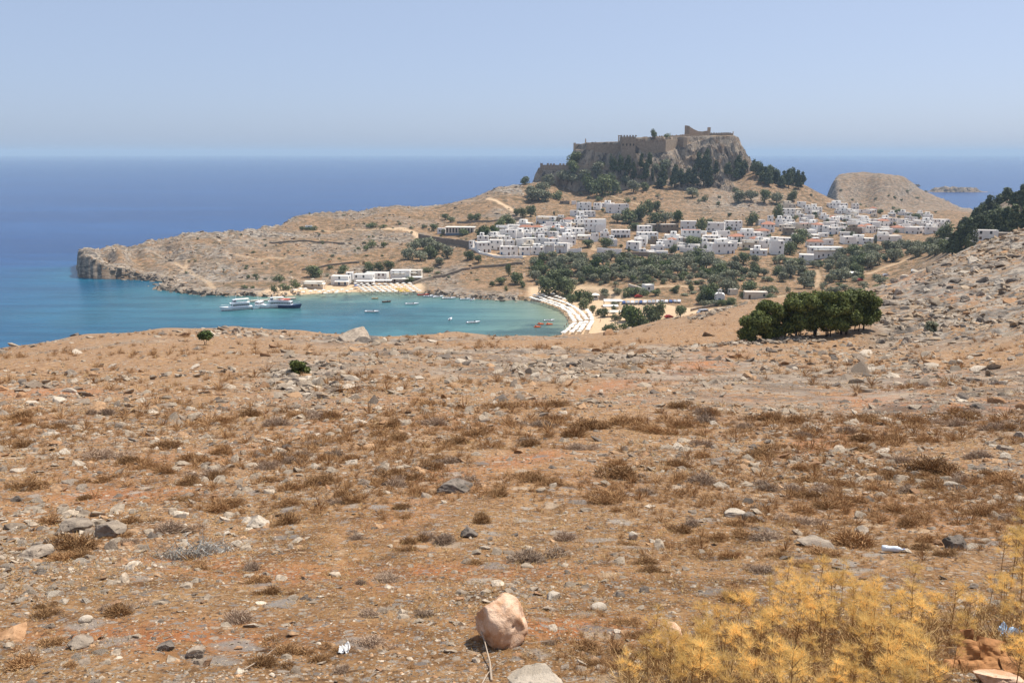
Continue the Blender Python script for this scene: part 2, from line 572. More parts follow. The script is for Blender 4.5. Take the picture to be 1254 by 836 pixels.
# grid: columns of constant direction, rows of growing distance
us = np.concatenate([np.linspace(-1.7, -0.72, 60)[:-1], np.linspace(-0.72, 0.72, 880), np.linspace(0.72, 1.7, 60)[1:]])
ys = np.concatenate([np.exp(np.linspace(math.log(1.2), math.log(330), 430))[:-1], np.exp(np.linspace(math.log(330), math.log(1430), 440))])
UG, YG = np.meshgrid(us, ys)
XG = UG * YG
RG = ratio_field(UG, np.log(YG))
ZG = CAM_H - RG * YG
fade = lambda wl: np.clip(wl / (5.0 * np.maximum(0.013 * np.minimum(YG, 330) * (YG < 330) + 0.0034 * YG * (YG >= 330), 0.0017 * YG)) - 0.3, 0, 1)
nearw = sstep(2.0, 6.0, YG)
ROCKY = np.zeros_like(ZG)
PXG, PYG = to_px(XG, YG, ZG)
ROCKY += sstep(1030, 1110, PXG) * sstep(80, 110, YG) * (YG < 300)
ROCKY += 0.8 * np.exp(-(((PXG - 375) / 60) ** 2 + ((PYG - 462) / 26) ** 2)) * (YG < 250)
ROCKY += 0.15 * sstep(120, 160, YG) * (YG < 260)
ROCKY += 0.7 * sstep(0.15, 0.5, fbm(XG / 40, YG / 40, 3, 77)) * (YG < 300)
ROCKY += .55 * (YG > 1100) * sstep(1000, 1015, PXG)
ROCKY += 0.9 * np.exp(-(((PXG - 905) / 55) ** 2 + ((PYG - 250) / 14) ** 2)) * (YG > 600)
ROCKY += 0.9 * np.exp(-(((PXG - 885) / 16) ** 2 + ((PYG - 222) / 16) ** 2)) * (YG > 600)
ROCKY += 0.8 * sstep(-0.05, 0.35, fbm(XG / 60, YG / 60, 3, 31)) * (YG > 520) * (PXG < 640)
ROCKY += 0.5 * (YG > 540) * sstep(380, 230, PXG) * sstep(-.35, .15, fbm(XG / 25, YG / 25, 3, 33))
ROCKY += .5 * (YG > 620) * sstep(700, 560, PXG) * sstep(.05, .3, fbm(XG / 45, YG / 25, 3, 35))
ROCKY = np.clip(ROCKY, 0, 1.2)
ZG += nearw * (fbm(XG / 0.35, YG / 0.35, 2, 1) * 0.025 * fade(0.35) + fbm(XG / 1.3, YG / 1.3, 3, 2) * 0.08 * fade(1.3)
               + fbm(XG / 5, YG / 5, 3, 3) * 0.2 * fade(5) * sstep(6, 30, YG) + fbm(XG / 26, YG / 26, 3, 4) * 0.7 * sstep(20, 90, YG))
ZG += ROCKY * (ridged(XG / 6, YG / 6, 4, 8) - 0.55) * 2.6 * fade(6) * sstep(40, 110, YG)
ZG += ROCKY * (ridged(XG / 22, YG / 22, 4, 18) - 0.55) * 5.0 * sstep(500, 600, YG)
FIELD = sstep(330, 400, YG) * (fbm(XG / 14, YG / 14, 3, 55) * 1.0)
ZG += FIELD * (YG > 330)
ZG, DSEA, KSEA, INS = land_z(XG, YG, ZG)
cl = (KSEA > 0.7) * INS * sstep(34, 4, DSEA) * (YG > 400)
ZG += cl * (ridged(XG / 7, YG / 7, 4, 21) - 0.55) * np.clip(ZG, 0, 7) * np.where(KSEA > 3, .35, 1.0)
ROCKY = np.clip(ROCKY + cl * 1.3 * sstep(30, 10, DSEA), 0, 1.3)
NR, NC = ZG.shape

def gz(x, y):
    """height of the ground"""
    x, y = np.asarray(x, float), np.maximum(np.asarray(y, float), 1.21)
    u = x / y
    i = np.clip(np.searchsorted(ys, y) - 1, 0, NR - 2)
    j = np.clip(np.searchsorted(us, u) - 1, 0, NC - 2)
    fy = np.clip((y - ys[i]) / (ys[i + 1] - ys[i]), 0, 1)
    fx = np.clip((u - us[j]) / (us[j + 1] - us[j]), 0, 1)
    return (ZG[i, j] * (1 - fx) + ZG[i, j + 1] * fx) * (1 - fy) + (ZG[i + 1, j] * (1 - fx) + ZG[i + 1, j + 1] * fx) * fy

_ls = np.linspace(0, 1, 2600)
def ground(px, py, dmin=1.5, dmax=1420.0):
    """the place on the ground seen at a picture position, no nearer than dmin"""
    y = dmin * (dmax / dmin) ** _ls
    u = float(uu(px, py))
    z = gz(u * y, y)
    zr = CAM_H - float(rr(py)) * y
    hit = np.nonzero(z >= zr)[0]
    if len(hit) == 0:
        return None
    k = max(hit[0], 1)
    a, b = (zr - z)[k - 1], (zr - z)[k]
    t = a / (a - b) if a > 0 and a != b else 1.0
    yy = y[k - 1] + (y[k] - y[k - 1]) * t
    return Vector((u * yy, yy, float(gz(u * yy, yy))))

# ---- zones on the ground
PXG, PYG = to_px(XG, YG, ZG)
def path_mask(pts, width, dmin=330):
    w = [ground(px, py, dmin) for px, py in pts]
    w = [p for p in w if p is not None]
    if len(w) < 2:
        return np.zeros_like(ZG), []
    d, _ = seg_dist(XG, YG, [(p.x, p.y) for p in w])
    return 1 - sstep(width * 0.4, width * 0.7 + 0.4, d), w
def blob(px, py, sx, sy, rot=0.0, yl=(0, 330)):
    c, s = math.cos(rot), math.sin(rot)
    a, b = (PXG - px) * c + (PYG - py) * s, -(PXG - px) * s + (PYG - py) * c
    return np.exp(-((a / sx) ** 2 + (b / sy) ** 2)) * (YG > yl[0]) * (YG < yl[1])
SAND = np.zeros_like(ZG)
dA, _ = seg_dist(XG, YG, BEACH_A)
dB, _ = seg_dist(XG, YG, BEACH_B)
SAND = np.maximum(SAND, INS * (1 - sstep(32, 44, dA)) * (ZG < 7) * sstep(642, 652, PXG))
SAND = np.maximum(SAND, INS * (1 - sstep(20, 27, dB)) * (ZG < 7) * sstep(524, 514, PXG))
SAND = np.maximum(SAND, inside(PXG, PYG, [(735, 372), (765, 366), (800, 378), (860, 376), (862, 386), (800, 392), (770, 398), (740, 402), (715, 404)]) * (YG > 330) * 0.9)
ROADS = []
for pts, wd in ((((470, 280), (490, 279), (503, 283), (514, 291)), 5), (((598, 243), (605, 245), (613, 249), (625, 256), (638, 261), (652, 265)), 5),
                (((516, 291), (545, 296), (575, 301), (588, 308), (605, 312), (640, 314)), 5), (((770, 366), (800, 372), (850, 382), (880, 378)), 6),
                (((998, 352), (1003, 340), (1000, 331)), 2.2), (((1062, 335), (1080, 328), (1100, 322), (1112, 316)), 3), (((690, 300), (712, 292), (722, 296), (728, 306)), 4),
                (((215, 322), (232, 331), (255, 345), (262, 353)), 2.5), (((290, 312), (320, 318), (350, 315)), 2), (((230, 318), (226, 330), (222, 334)), 2), (((380, 282), (420, 282), (470, 280)), 4),
                (((590, 244), (570, 246), (540, 250)), 3), (((750, 240), (770, 247), (785, 252)), 3), (((770, 356), (800, 351), (850, 350)), 4), (((930, 372), (960, 362)), 4)):
    m, w = path_mask(pts, wd)
    ROADS.append((w, wd))
    SAND = np.maximum(SAND, m * (0.95 if wd > 4 else 0.5))
RED = np.zeros_like(ZG)
for q in ((150, 605, 90, 10, -.03), (640, 562, 60, 9, -.15), (520, 585, 60, 9, -.1), (845, 450, 60, 14, -.2), (1090, 492, 90, 10, .05), (1120, 470, 60, 10, -.2), (560, 700, 160, 12, 0), (200, 780, 200, 20, 0), (1000, 545, 60, 10, -.2),
          (700, 770, 120, 16, .1), (320, 700, 150, 14, .1), (1190, 500, 80, 12, 0), (760, 470, 50, 8, -.2), (1130, 350, 60, 12, .2), (60, 480, 80, 6, 0)):
    RED = np.maximum(RED, blob(*q))
RED = np.maximum(RED, 0.35 * sstep(0.15, 0.6, fbm(XG / 3.5, YG / 9, 3, 91)) * (YG < 40))
GRN = (0.75 + 0.25 * sstep(-0.25, 0.3, fbm(XG / 35, YG / 35, 4, 61))) * (YG > 330) * INS
verts = np.stack([XG, YG, ZG], -1).reshape(-1, 3)
idx = np.arange(NR * NC).reshape(NR, NC)
quads = np.stack([idx[:-1, :-1], idx[:-1, 1:], idx[1:, 1:], idx[1:, :-1]], -1).reshape(-1, 4)

def ground_material():
    m, nt, b = nodes_of('stony_ground')
    g = nd(nt, 'ShaderNodeNewGeometry')
    pos = g.outputs['Position']
    at = nd(nt, 'ShaderNodeVertexColor', layer_name='zone')
    sep = nd(nt, 'ShaderNodeSeparateColor')
    nt.links.new(at.outputs['Color'], sep.inputs[0])
    sand, red, rock, grn = sep.outputs[0], sep.outputs[1], sep.outputs[2], at.outputs['Alpha']
    n1 = noise_tex(nt, pos, 0.22, 5, 0.65)
    n2 = noise_tex(nt, pos, 1.7, 6, 0.7)
    n3 = noise_tex(nt, pos, 14.0, 4, 0.7)
    soil = ramp(nt, n2, [(0.36, (.13, .066, .028)), (0.46, (.255, .132, .054)), (0.54, (.355, .190, .080)), (0.64, (.44, .26, .122))])
    straw = ramp(nt, n3, [(0.42, (.23, .125, .058)), (0.58, (.43, .26, .125))])
    c = mix(nt, ramp(nt, n1, [(0.46, 0.0), (0.56, 0.5)]), soil, straw)
    c = mix(nt, math_n(nt, 'MULTIPLY', red, ramp(nt, n2, [(0.42, 0.25), (0.58, 1.0)])), c, (.42, .16, .06))
    # dark crumbs and fine litter
    c = mix(nt, ramp(nt, n3, [(0.38, 0.8), (0.45, 0.0)]), c, (.10, .06, .035))
    # stones at three sizes
    for sc, lo, hi, amt in ((28.0, 0.52, 0.58, .8), (9.0, 0.62, 0.66, .85), (2.2, 0.72, 0.76, .8), (0.42, 0.62, 0.68, .75)):
        v = nd(nt, 'ShaderNodeTexVoronoi', feature='F1')
        v.inputs['Scale'].default_value = sc
        v.inputs['Randomness'].default_value = 1.0
        wv = nd(nt, 'ShaderNodeVectorMath', operation='ADD')
        nz = nd(nt, 'ShaderNodeTexNoise')
        nz.inputs['Scale'].default_value = sc * 1.5
        nz.inputs['Detail'].default_value = 3
        nt.links.new(pos, nz.inputs['Vector'])
        sc_n = nd(nt, 'ShaderNodeVectorMath', operation='SCALE')
        nt.links.new(nz.outputs['Color'], sc_n.inputs[0])
        sc_n.inputs['Scale'].default_value = 0.9 / sc
        nt.links.new(pos, wv.inputs[0])
        nt.links.new(sc_n.outputs[0], wv.inputs[1])
        nt.links.new(wv.outputs[0], v.inputs['Vector'])
        s2 = nd(nt, 'ShaderNodeSeparateColor')
        nt.links.new(v.outputs['Color'], s2.inputs[0])
        pick = ramp(nt, s2.outputs[0], [(lo, 0.0), (hi, 1.0)])
        core = ramp(nt, v.outputs['Distance'], [(0.30, 1.0), (0.46, 0.0)])
        fac = math_n(nt, 'MULTIPLY', math_n(nt, 'MULTIPLY', pick, core), amt)
        if sc < 1:
            fac = math_n(nt, 'MULTIPLY', fac, math_n(nt, 'ADD', grn, rock, clamp=True))
        stone = ramp(nt, s2.outputs[1], [(0.0, (.17, .15, .135)), (0.4, (.31, .275, .24)), (0.75, (.43, .36, .285)), (1.0, (.52, .36, .22))])
        c = mix(nt, fac, c, stone)
    # dry low scrub on the far slopes
    dark = ramp(nt, noise_tex(nt, pos, 0.2, 7, 0.8), [(0.475, 0.0), (0.52, 0.92)])
    c = mix(nt, math_n(nt, 'MULTIPLY', dark, grn), c, (.10, .074, .038))
    # bare limestone
    nx = nd(nt, 'ShaderNodeSeparateXYZ')
    nt.links.new(g.outputs['Normal'], nx.inputs[0])
    steep = ramp(nt, nx.outputs['Z'], [(0.68, 1.0), (0.90, 0.0)])
    mp = nd(nt, 'ShaderNodeMapping')
    mp.inputs['Scale'].default_value = (0.22, 0.22, 0.6)
    nt.links.new(pos, mp.inputs['Vector'])
    nr = noise_tex(nt, mp.outputs[0], 1.0, 8, 0.72)
    nr2 = noise_tex(nt, pos, 0.5, 7, 0.75)
    rockc = ramp(nt, nr, [(0.37, (.06, .05, .042)), (0.46, (.16, .135, .11)), (0.54, (.30, .255, .205)), (0.63, (.40, .32, .235))])
    nr3 = noise_tex(nt, pos, 0.07, 6, 0.7)
    rk = math_n(nt, 'MULTIPLY', rock, math_n(nt, 'MAXIMUM', ramp(nt, nr2, [(0.46, 0.0), (0.52, 1.0)]), ramp(nt, nr3, [(0.49, 0.0), (0.54, 1.0)])))
    rk = math_n(nt, 'MAXIMUM', rk, math_n(nt, 'MULTIPLY', steep, 0.9))
    c = mix(nt, rk, c, rockc)
    sandc = ramp(nt, n2, [(0.4, (.50, .34, .20)), (0.6, (.64, .47, .30))])
    c = mix(nt, sand, c, sandc)
    nt.links.new(c, b.inputs['Base Color'])
    b.inputs['Roughness'].default_value = 0.95
    b.inputs['Specular IOR Level'].default_value = 0.15
    h = math_n(nt, 'ADD', math_n(nt, 'MULTIPLY', noise_tex(nt, pos, 6.0, 10, 0.8), 0.16), math_n(nt, 'MULTIPLY', noise_tex(nt, pos, 0.8, 6, 0.7), 0.5))
    bump(nt, b, h, 0.8, 0.6)
    return m
M_GROUND = ground_material()
me = np_mesh('ground', verts, quads, mats=[M_GROUND], smooth=True)
set_attr(me, 'zone', np.stack([SAND, RED, np.clip(ROCKY, 0, 1), GRN], -1).reshape(-1, 4))
structure('ground', me)

# ================================================================== THE ROCK UNDER THE FORTRESS
def W(px, y, py=200):
    return (float(uu(px, py)) * y, y)
CRAG = [W(702, 1000), W(718, 985), W(757, 981), W(761, 970), W(779, 970), W(800, 980), W(815, 985), W(831, 1006), W(841, 1004), W(856, 1012), W(872, 1010), W(898, 1018), W(903, 1040), W(896, 1075), W(800, 1085), W(705, 1050)]
LOWT = [W(659, 986), W(700, 962), W(760, 956), W(800, 962), W(800, 1000), W(700, 1020), W(662, 1005)]
cxs = np.arange(W(636, 960)[0], W(965, 1000)[0], 0.8)
cys = np.arange(925, 1120, 0.9)
CXG, CYG = np.meshgrid(cxs, cys)
CPX = CX + FPX * CXG / CYG * (math.cos(PITCH) + math.sin(PITCH) * (CY - 190) / FPX)
def poly_sd(x, y, poly):
    d, _ = seg_dist(x, y, poly + [poly[0]])
    return np.where(inside(x, y, poly), d, -d)
sd = poly_sd(CXG, CYG, CRAG)
rim = np.interp(CPX, [700, 757, 764, 780, 800, 815, 830, 842, 856, 872, 898, 905], [86, 86, 83, 82, 82, 84, 87, 92, 96, 101, 102, 100])
top = np.interp(CPX, [700, 718, 757, 764, 815, 842, 872, 898], [90, 94, 95, 99, 100, 101, 102.5, 102.5])
wob = fbm(CXG / 12, CYG / 12, 4, 40) * 5 + fbm(CXG / 4, CYG / 4, 3, 41) * 1.5
sdw = sd + wob * sstep(0, 8, -sd)
slope = np.interp(CPX, [700, 760, 815, 850, 880, 905, 930], [2.6, 2.6, 1.6, 1.7, 2.3, 2.0, 1.7])
zc = np.where(sd > 0, rim + (top - rim) * sstep(1.5, 6.0, sd), rim + np.minimum(sdw, 0) * slope)
zc = zc + np.where(sd < 0, 1, 0.12) * ((ridged(CXG / 7, CYG / 7, 4, 44) - 0.6) * 9 + (ridged(CXG / 3, CYG / 3, 3, 46) - .6) * 3 + (ridged(CXG / 19, CYG / 19, 3, 45) - .6) * 8) * sstep(0.5, 9, np.where(sd < 0, -sd, 3))
sl = poly_sd(CXG, CYG, LOWT)
zl = np.where(sl > 0, 66.5, 66.5 + (sl + fbm(CXG / 7, CYG / 7, 3, 47) * 2.2 * sstep(0, 5, -sl)) * 2.6) + np.where(sl < 0, (ridged(CXG / 6, CYG / 6, 4, 48) - .6) * 4.0, 0)
# the separate outcrop on the right shoulder
ox, oy = W(884, 962)
zo = 66 - np.hypot((CXG - ox) / 1.0, (CYG - oy) / 1.5) * 1.35 + (ridged(CXG / 5, CYG / 5, 4, 49) - .6) * 6
zs = 66 - np.hypot((CXG - W(838, 965)[0]) / 1.7, (CYG - 975) / 1.2) * 0.9 + (ridged(CXG / 5, CYG / 5, 4, 50) - .6) * 6
zc = np.maximum.reduce([zc, zl, zo, zs])
GZC = gz(CXG, CYG)
zc = np.maximum(zc, GZC - 8)
edge = np.minimum.reduce([sstep(0, 6, CXG - cxs[0]), sstep(0, 6, cxs[-1] - CXG), sstep(0, 6, CYG - cys[0]), sstep(0, 6, cys[-1] - CYG)])
zc = np.where(edge < 1, np.minimum(zc, GZC - 6 + edge * 6), zc)
def crag_material():
    m, nt, b = nodes_of('limestone_crag')
    g = nd(nt, 'ShaderNodeNewGeometry')
    pos = g.outputs['Position']
    mp = nd(nt, 'ShaderNodeMapping')
    mp.inputs['Scale'].default_value = (0.16, 0.16, 0.05)
    nt.links.new(pos, mp.inputs['Vector'])
    a = noise_tex(nt, mp.outputs[0], 1.0, 8, 0.72, 0.6)
    c = ramp(nt, a, [(0.38, (.08, .068, .058)), (0.45, (.21, .17, .135)), (0.52, (.40, .325, .245)), (0.62, (.52, .42, .31))])
    c = mix(nt, ramp(nt, noise_tex(nt, pos, 0.09, 4, 0.6), [(0.52, 0.0), (0.62, 0.5)]), c, (.36, .225, .125))
    nx = nd(nt, 'ShaderNodeSeparateXYZ')
    nt.links.new(g.outputs['Normal'], nx.inputs[0])
    flat = ramp(nt, nx.outputs['Z'], [(0.80, 0.0), (0.95, 0.8)])
    c = mix(nt, flat, c, (.42, .28, .155))
    nt.links.new(c, b.inputs['Base Color'])
    b.inputs['Roughness'].default_value = 0.95
    b.inputs['Specular IOR Level'].default_value = 0.15
    bump(nt, b, noise_tex(nt, pos, 0.5, 8, 0.8), 1.0, 3.0)
    return m
M_CRAG = crag_material()
def grid_mesh(name, X, Y, Z, mat, keep=None):
    nr, nc = Z.shape
    ii = np.arange(nr * nc).reshape(nr, nc)
    q = np.stack([ii[:-1, :-1], ii[:-1, 1:], ii[1:, 1:], ii[1:, :-1]], -1).reshape(-1, 4)
    if keep is not None:
        k = keep.ravel()[q].any(1)
        q = q[k]
    return np_mesh(name, np.stack([X, Y, Z], -1).reshape(-1, 3), q, mats=[mat], smooth=False)
structure('acropolis_hill', grid_mesh('acropolis_hill', CXG, CYG, zc, M_CRAG, zc > GZC - 3))
def cz(x, y):
    """ground or crag, whichever is higher"""
    g0 = float(gz(x, y))
    if cxs[0] < x < cxs[-1] and cys[0] < y < cys[-1]:
        i = min(int((y - cys[0]) / 0.9), zc.shape[0] - 2)
        j = min(int((x - cxs[0]) / 0.8), zc.shape[1] - 2)
        return max(g0, float(zc[i:i + 2, j:j + 2].mean()))
    return g0
def cground(px, py, dmin=880.0, dmax=1100.0):
    """first place of ground or crag met at a picture position on the fortress hill"""
    y = dmin
    u, r = float(uu(px, py)), float(rr(py))
    while y < dmax:
        if cz(u * y, y) >= CAM_H - r * y:
            return Vector((u * y, y, cz(u * y, y)))
        y += 1.0
    return None

# ================================================================== ISLETS
def islet(px, py_base, w_px, h, seed):
    y = CAM_H / float(rr(py_base))
    c = P(px, py_base, y)
    wd = w_px / FPX * y
    dp = wd * 0.45
    gx, gy = np.meshgrid(np.linspace(-.6, .6, 110), np.linspace(-.6, .6, 50))
    rad = np.hypot(gx * 2, gy * 2) + fbm(gx * 6, gy * 6, 3, seed) * 0.16
    z = h * sstep(1.0, 0.62, rad) * (0.72 + 0.3 * fbm(gx * 9 + 3, gy * 5, 3, seed + 2) - 0.25 * gx) + (ridged(gx * 14, gy * 14, 3, seed + 4) - .6) * h * 0.3 - 0.6 * (rad > 1)
    return grid_mesh('islet', c.x + gx * wd, c.y + dp / 2 + gy * dp, z, M_CRAG, z > -0.5)
structure('islet_terrain', islet(1177, 235.5, 64, 12, 3))
structure('islet_terrain', islet(1124, 228.5, 8, 6, 9))

# ================================================================== SEA
def sea_material():
    m, nt, b = nodes_of('sea_water')
    g = nd(nt, 'ShaderNodeNewGeometry')
    pos = g.outputs['Position']
    at = nd(nt, 'ShaderNodeVertexColor', layer_name='depth')
    sep = nd(nt, 'ShaderNodeSeparateColor')
    nt.links.new(at.outputs['Color'], sep.inputs[0])
    n1 = noise_tex(nt, pos, 0.012, 4, 0.6)
    mp = nd(nt, 'ShaderNodeMapping')
    mp.inputs['Scale'].default_value = (0.0009, 0.007, 1)
    nt.links.new(pos, mp.inputs['Vector'])
    streak = noise_tex(nt, mp.outputs[0], 1.0, 4, 0.6)
    deep = ramp(nt, streak, [(0.42, (.001, .035, .140)), (0.58, (.003, .050, .175))])
    c = mix(nt, sep.outputs[1], deep, (.004, .086, .175))
    c = mix(nt, sep.outputs[0], c, (.052, .185, .170))
    c = mix(nt, sep.outputs[2], c, (.23, .245, .165))
    weed = math_n(nt, 'MULTIPLY', ramp(nt, n1, [(0.49, 0.0), (0.54, 0.7)]), sep.outputs[0])
    c = mix(nt, weed, c, (.018, .062, .075))
    mp2 = nd(nt, 'ShaderNodeMapping')
    mp2.inputs['Scale'].default_value = (0.012, 0.07, 1)
    mp2.inputs['Rotation'].default_value = (0, 0, 0.25)
    nt.links.new(pos, mp2.inputs['Vector'])
    rip = ramp(nt, noise_tex(nt, mp2.outputs[0], 1.0, 6, 0.65), [(0.40, (.72, .76, .80)), (0.60, (1.22, 1.18, 1.14))])
    c = mix(nt, 0.85, c, rip, 'MULTIPLY')
    nt.links.new(c, b.inputs['Base Color'])
    b.inputs['Roughness'].default_value = 0.22
    b.inputs['IOR'].default_value = 1.33
    b.inputs['Specular IOR Level'].default_value = 0.13
    h = math_n(nt, 'ADD', noise_tex(nt, pos, 0.35, 5, 0.6), noise_tex(nt, pos, 0.03, 3, 0.6))
    bump(nt, b, h, 0.35, 1.2)
    return m
su = np.concatenate([np.linspace(-5, -0.75, 40)[:-1], np.linspace(-0.75, 0.75, 420), np.linspace(0.75, 5, 40)[1:]])
sy = np.concatenate([np.linspace(150, 380, 20)[:-1], np.linspace(380, 1400, 420)[:-1], np.exp(np.linspace(math.log(1400), math.log(26000), 60))])
SU, SY = np.meshgrid(su, sy)
SX = SU * SY
d0, _ = seg_dist(SX, SY, SHORE)
dA, _ = seg_dist(SX, SY, BEACH_A)
dB, _ = seg_dist(SX, SY, BEACH_B)
bay = inside(SX, SY, [sea_pt(366, 380, 0), sea_pt(366, 352, 0), sea_pt(520, 352, 0), sea_pt(660, 360, 0), sea_pt(705, 380, 0), sea_pt(705, 420, 0), far_pt(640, 340, 0), far_pt(430, 400, 0)]) * 1.0
wn_ = fbm(SX / 40, SY / 40, 3, 5) * 12
shal = np.exp(-np.maximum(np.minimum(dA * 0.62, dB * .8) + wn_, 0) / 75)
bot = np.exp(-np.maximum(np.minimum(dA * 0.8, dB) + wn_ * 0.3, 0) / 26) * 0.8
mid = np.maximum(np.exp(-np.maximum(d0 + wn_, 0) / 55), np.exp(-np.maximum(np.minimum(dA, dB), 0) / 190))
mid = mid * (SY < 640) * sstep(1200, 400, SY + 0 * SX) + 0.2 * np.exp(-d0 / 20)
me = grid_mesh('sea', SX, SY, np.zeros_like(SX), sea_material())
me.polygons.foreach_set('use_smooth', np.ones(len(me.polygons), bool))
set_attr(me, 'depth', np.stack([np.clip(shal, 0, 1), np.clip(mid, 0, 1), np.clip(bot, 0, 1), np.ones_like(SX)], -1).reshape(-1, 4))
structure('sea', me)

# ================================================================== HAZE
hz = MB().box(-140000, 140000, -60, 26500, -13, 150).mesh('haze', None)
hm = bpy.data.materials.new('haze')
hm.use_nodes = True
hn = hm.node_tree
for n in list(hn.nodes):
    hn.nodes.remove(n)
ho = hn.nodes.new('ShaderNodeOutputMaterial')
hv = hn.nodes.new('ShaderNodeVolumePrincipled')
hv.inputs['Color'].default_value = (0.58, 0.78, 1.0, 1)
hv.inputs['Density'].default_value = HAZE_DENSITY
hn.links.new(hv.outputs[0], ho.inputs['Volume'])
hz.materials.append(hm)
tag(link('haze', hz), None, None, kind='stuff')
# ================================================================== FORTRESS
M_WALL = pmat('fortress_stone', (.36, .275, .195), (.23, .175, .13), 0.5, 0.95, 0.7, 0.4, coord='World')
M_WALLP = pmat('pale_and_sunlit_ashlar', (.50, .38, .26), (.38, .28, .19), 0.5, 0.95, 0.5, 0.3, coord='World')  # paler wall stone; on the bastion it puts sunlight into the colour
M_DARKGAP = pmat('dark_opening', (.02, .018, .016), (.03, .025, .02), 2.0, 0.9)
castle_at = P(760, 205, 985)
castle = thing('castle', 'brown medieval fortress with battlements on top of the rocky hill', 'castle', (castle_at.x, castle_at.y, 60.0))
def wall_part(name, pts, mat, thick=2.2, merlons=True, extra=5.0, mer_w=2.0, label=None, mer_h=2.0):
    """pts: (px, py of the top, py of the foot, distance)"""
    b = MB()
    T = [P(px, pt, y) for px, pt, pb, y in pts]
    Fo = [P(px, pb, y).z for px, pt, pb, y in pts]
    for i in range(len(T) - 1):
        a, c = T[i], T[i + 1]
        d = Vector((c.x - a.x, c.y - a.y, 0))
        L = d.length
        d.normalize()
        n = Vector((-d.y, d.x, 0)) * thick
        e0 = d * (0.05 if i == 0 else 0.0)
        za, zb = Fo[i] - extra, Fo[i + 1] - extra
        b.add([(a.x, a.y, za), (c.x, c.y, zb), (c.x + n.x, c.y + n.y, zb), (a.x + n.x, a.y + n.y, za),
               (a.x, a.y, a.z), (c.x, c.y, c.z), (c.x + n.x, c.y + n.y, c.z), (a.x + n.x, a.y + n.y, a.z)],
              [(3, 2, 1, 0), (4, 5, 6, 7), (0, 1, 5, 4), (1, 2, 6, 5), (2, 3, 7, 6), (3, 0, 4, 7)])
        if merlons:
            k = max(1, int(L / (mer_w * 1.9)))
            for j in range(k):
                t0, t1 = (j + 0.22) / k, (j + 0.78) / k
                p0, p1 = a.lerp(c, t0), a.lerp(c, t1)
                m = n * 0.35
                hh = mer_h * (0.75 + 0.4 * random.random())
                if random.random() < 0.12:
                    continue
                b.add([(p0.x, p0.y, p0.z - .1), (p1.x, p1.y, p1.z - .1), (p1.x + m.x, p1.y + m.y, p1.z - .1), (p0.x + m.x, p0.y + m.y, p0.z - .1),
                       (p0.x, p0.y, p0.z + hh), (p1.x, p1.y, p1.z + hh), (p1.x + m.x, p1.y + m.y, p1.z + hh), (p0.x + m.x, p0.y + m.y, p0.z + hh)],
                      [(3, 2, 1, 0), (4, 5, 6, 7), (0, 1, 5, 4), (1, 2, 6, 5), (2, 3, 7, 6), (3, 0, 4, 7)])
    o = b.build(name, mat, castle)
    o.matrix_parent_inverse = Matrix.Translation(-castle.location)
    if label:
        o['label'] = label
    return o
def on_castle(o):
    o.matrix_parent_inverse = Matrix.Translation(-castle.location)
    return o
wall_part('outer_wall', [(661.5, 202, 212, 984), (680, 202, 212, 972), (700, 202.5, 213, 961), (730, 204, 214, 958), (762, 206, 216, 956)], M_WALL, label='lower outer wall along the terrace')
wall_part('outer_wall', [(661.5, 202, 212, 1004), (661.5, 202, 212, 984)], M_WALL)
wall_part('curtain_wall', [(718, 176.8, 189, 986), (728, 176.4, 190, 984), (729, 176, 190, 983)], M_WALL, label='west corner of the main wall with merlons')
wall_part('curtain_wall', [(729, 177, 190, 983), (760.8, 176.6, 190, 979)], M_WALL, merlons=False)
wall_part('curtain_wall', [(718, 176.8, 189, 1010), (718, 176.8, 189, 986)], M_WALL)
# the great tower: a full block
twr = MB()
c0, c1 = P(761, 167.5, 969), P(778.5, 167.5, 970)
zb = P(770, 196, 969).z
twr.box(c0.x, c1.x, 968, 986, zb - 4, c0.z, tx=0.25, ty=0.25)
for t in np.linspace(0, 1, 6):
    xx = c0.x + (c1.x - c0.x) * t
    twr.box(xx - 0.8, xx + 0.8, 968.3, 970.0, c0.z - .1, c0.z + 1.7)
tower = on_castle(twr.build('tower', M_WALL, castle))
for t in (0.12, 0.38, 0.62, 0.86):
    xx = c0.x + (c1.x - c0.x) * t
    w = MB().box(xx - .6, xx + .6, 967.85, 968.25, c0.z - 9.6, c0.z - 7.4).build('window', M_DARKGAP, tower)
wall_part('curtain_wall', [(778.5, 172.5, 191, 974), (800, 173.5, 191, 980), (815.5, 173, 192, 985)], M_WALL, thick=3, label='main wall east of the tower')
wall_part('bastion', [(815.5, 171.5, 190, 985), (830.5, 170.5, 186, 1010)], M_WALLP, merlons=False, thick=3, label='sunlit flank of the corner bastion')  # sunlight on this flank is painted in with the paler stone
wall_part('bastion', [(830.5, 169.5, 184, 1010), (840, 168.5, 183, 1003)], M_WALL, merlons=False, thick=3, label='shaded face of the corner bastion')  # keeps the darker stone, so shade against the flanks is partly colour
wall_part('bastion', [(840, 168.5, 182, 1003), (855, 168, 176, 1028)], M_WALLP, merlons=False, thick=3)  # second sunlit flank, its brightness also painted with the paler stone
wall_part('inner_wall', [(779, 169.5, 176, 1000), (795, 168.5, 176, 1003), (812, 167, 174, 1008), (845, 164.8, 170, 1020), (872, 164, 168, 1024)], M_WALLP, mer_w=1.4, mer_h=.9)
wall_part('rampart', [(870, 163.6, 170, 1016), (885, 163.2, 170, 1018), (898, 163.4, 170, 1024)], M_WALL, mer_w=1.3, mer_h=.9, label='battlemented wall on the highest crest')
wall_part('rampart', [(898, 163.4, 172, 1024), (898.4, 163.6, 172, 1050)], M_WALLP, mer_w=1.3)
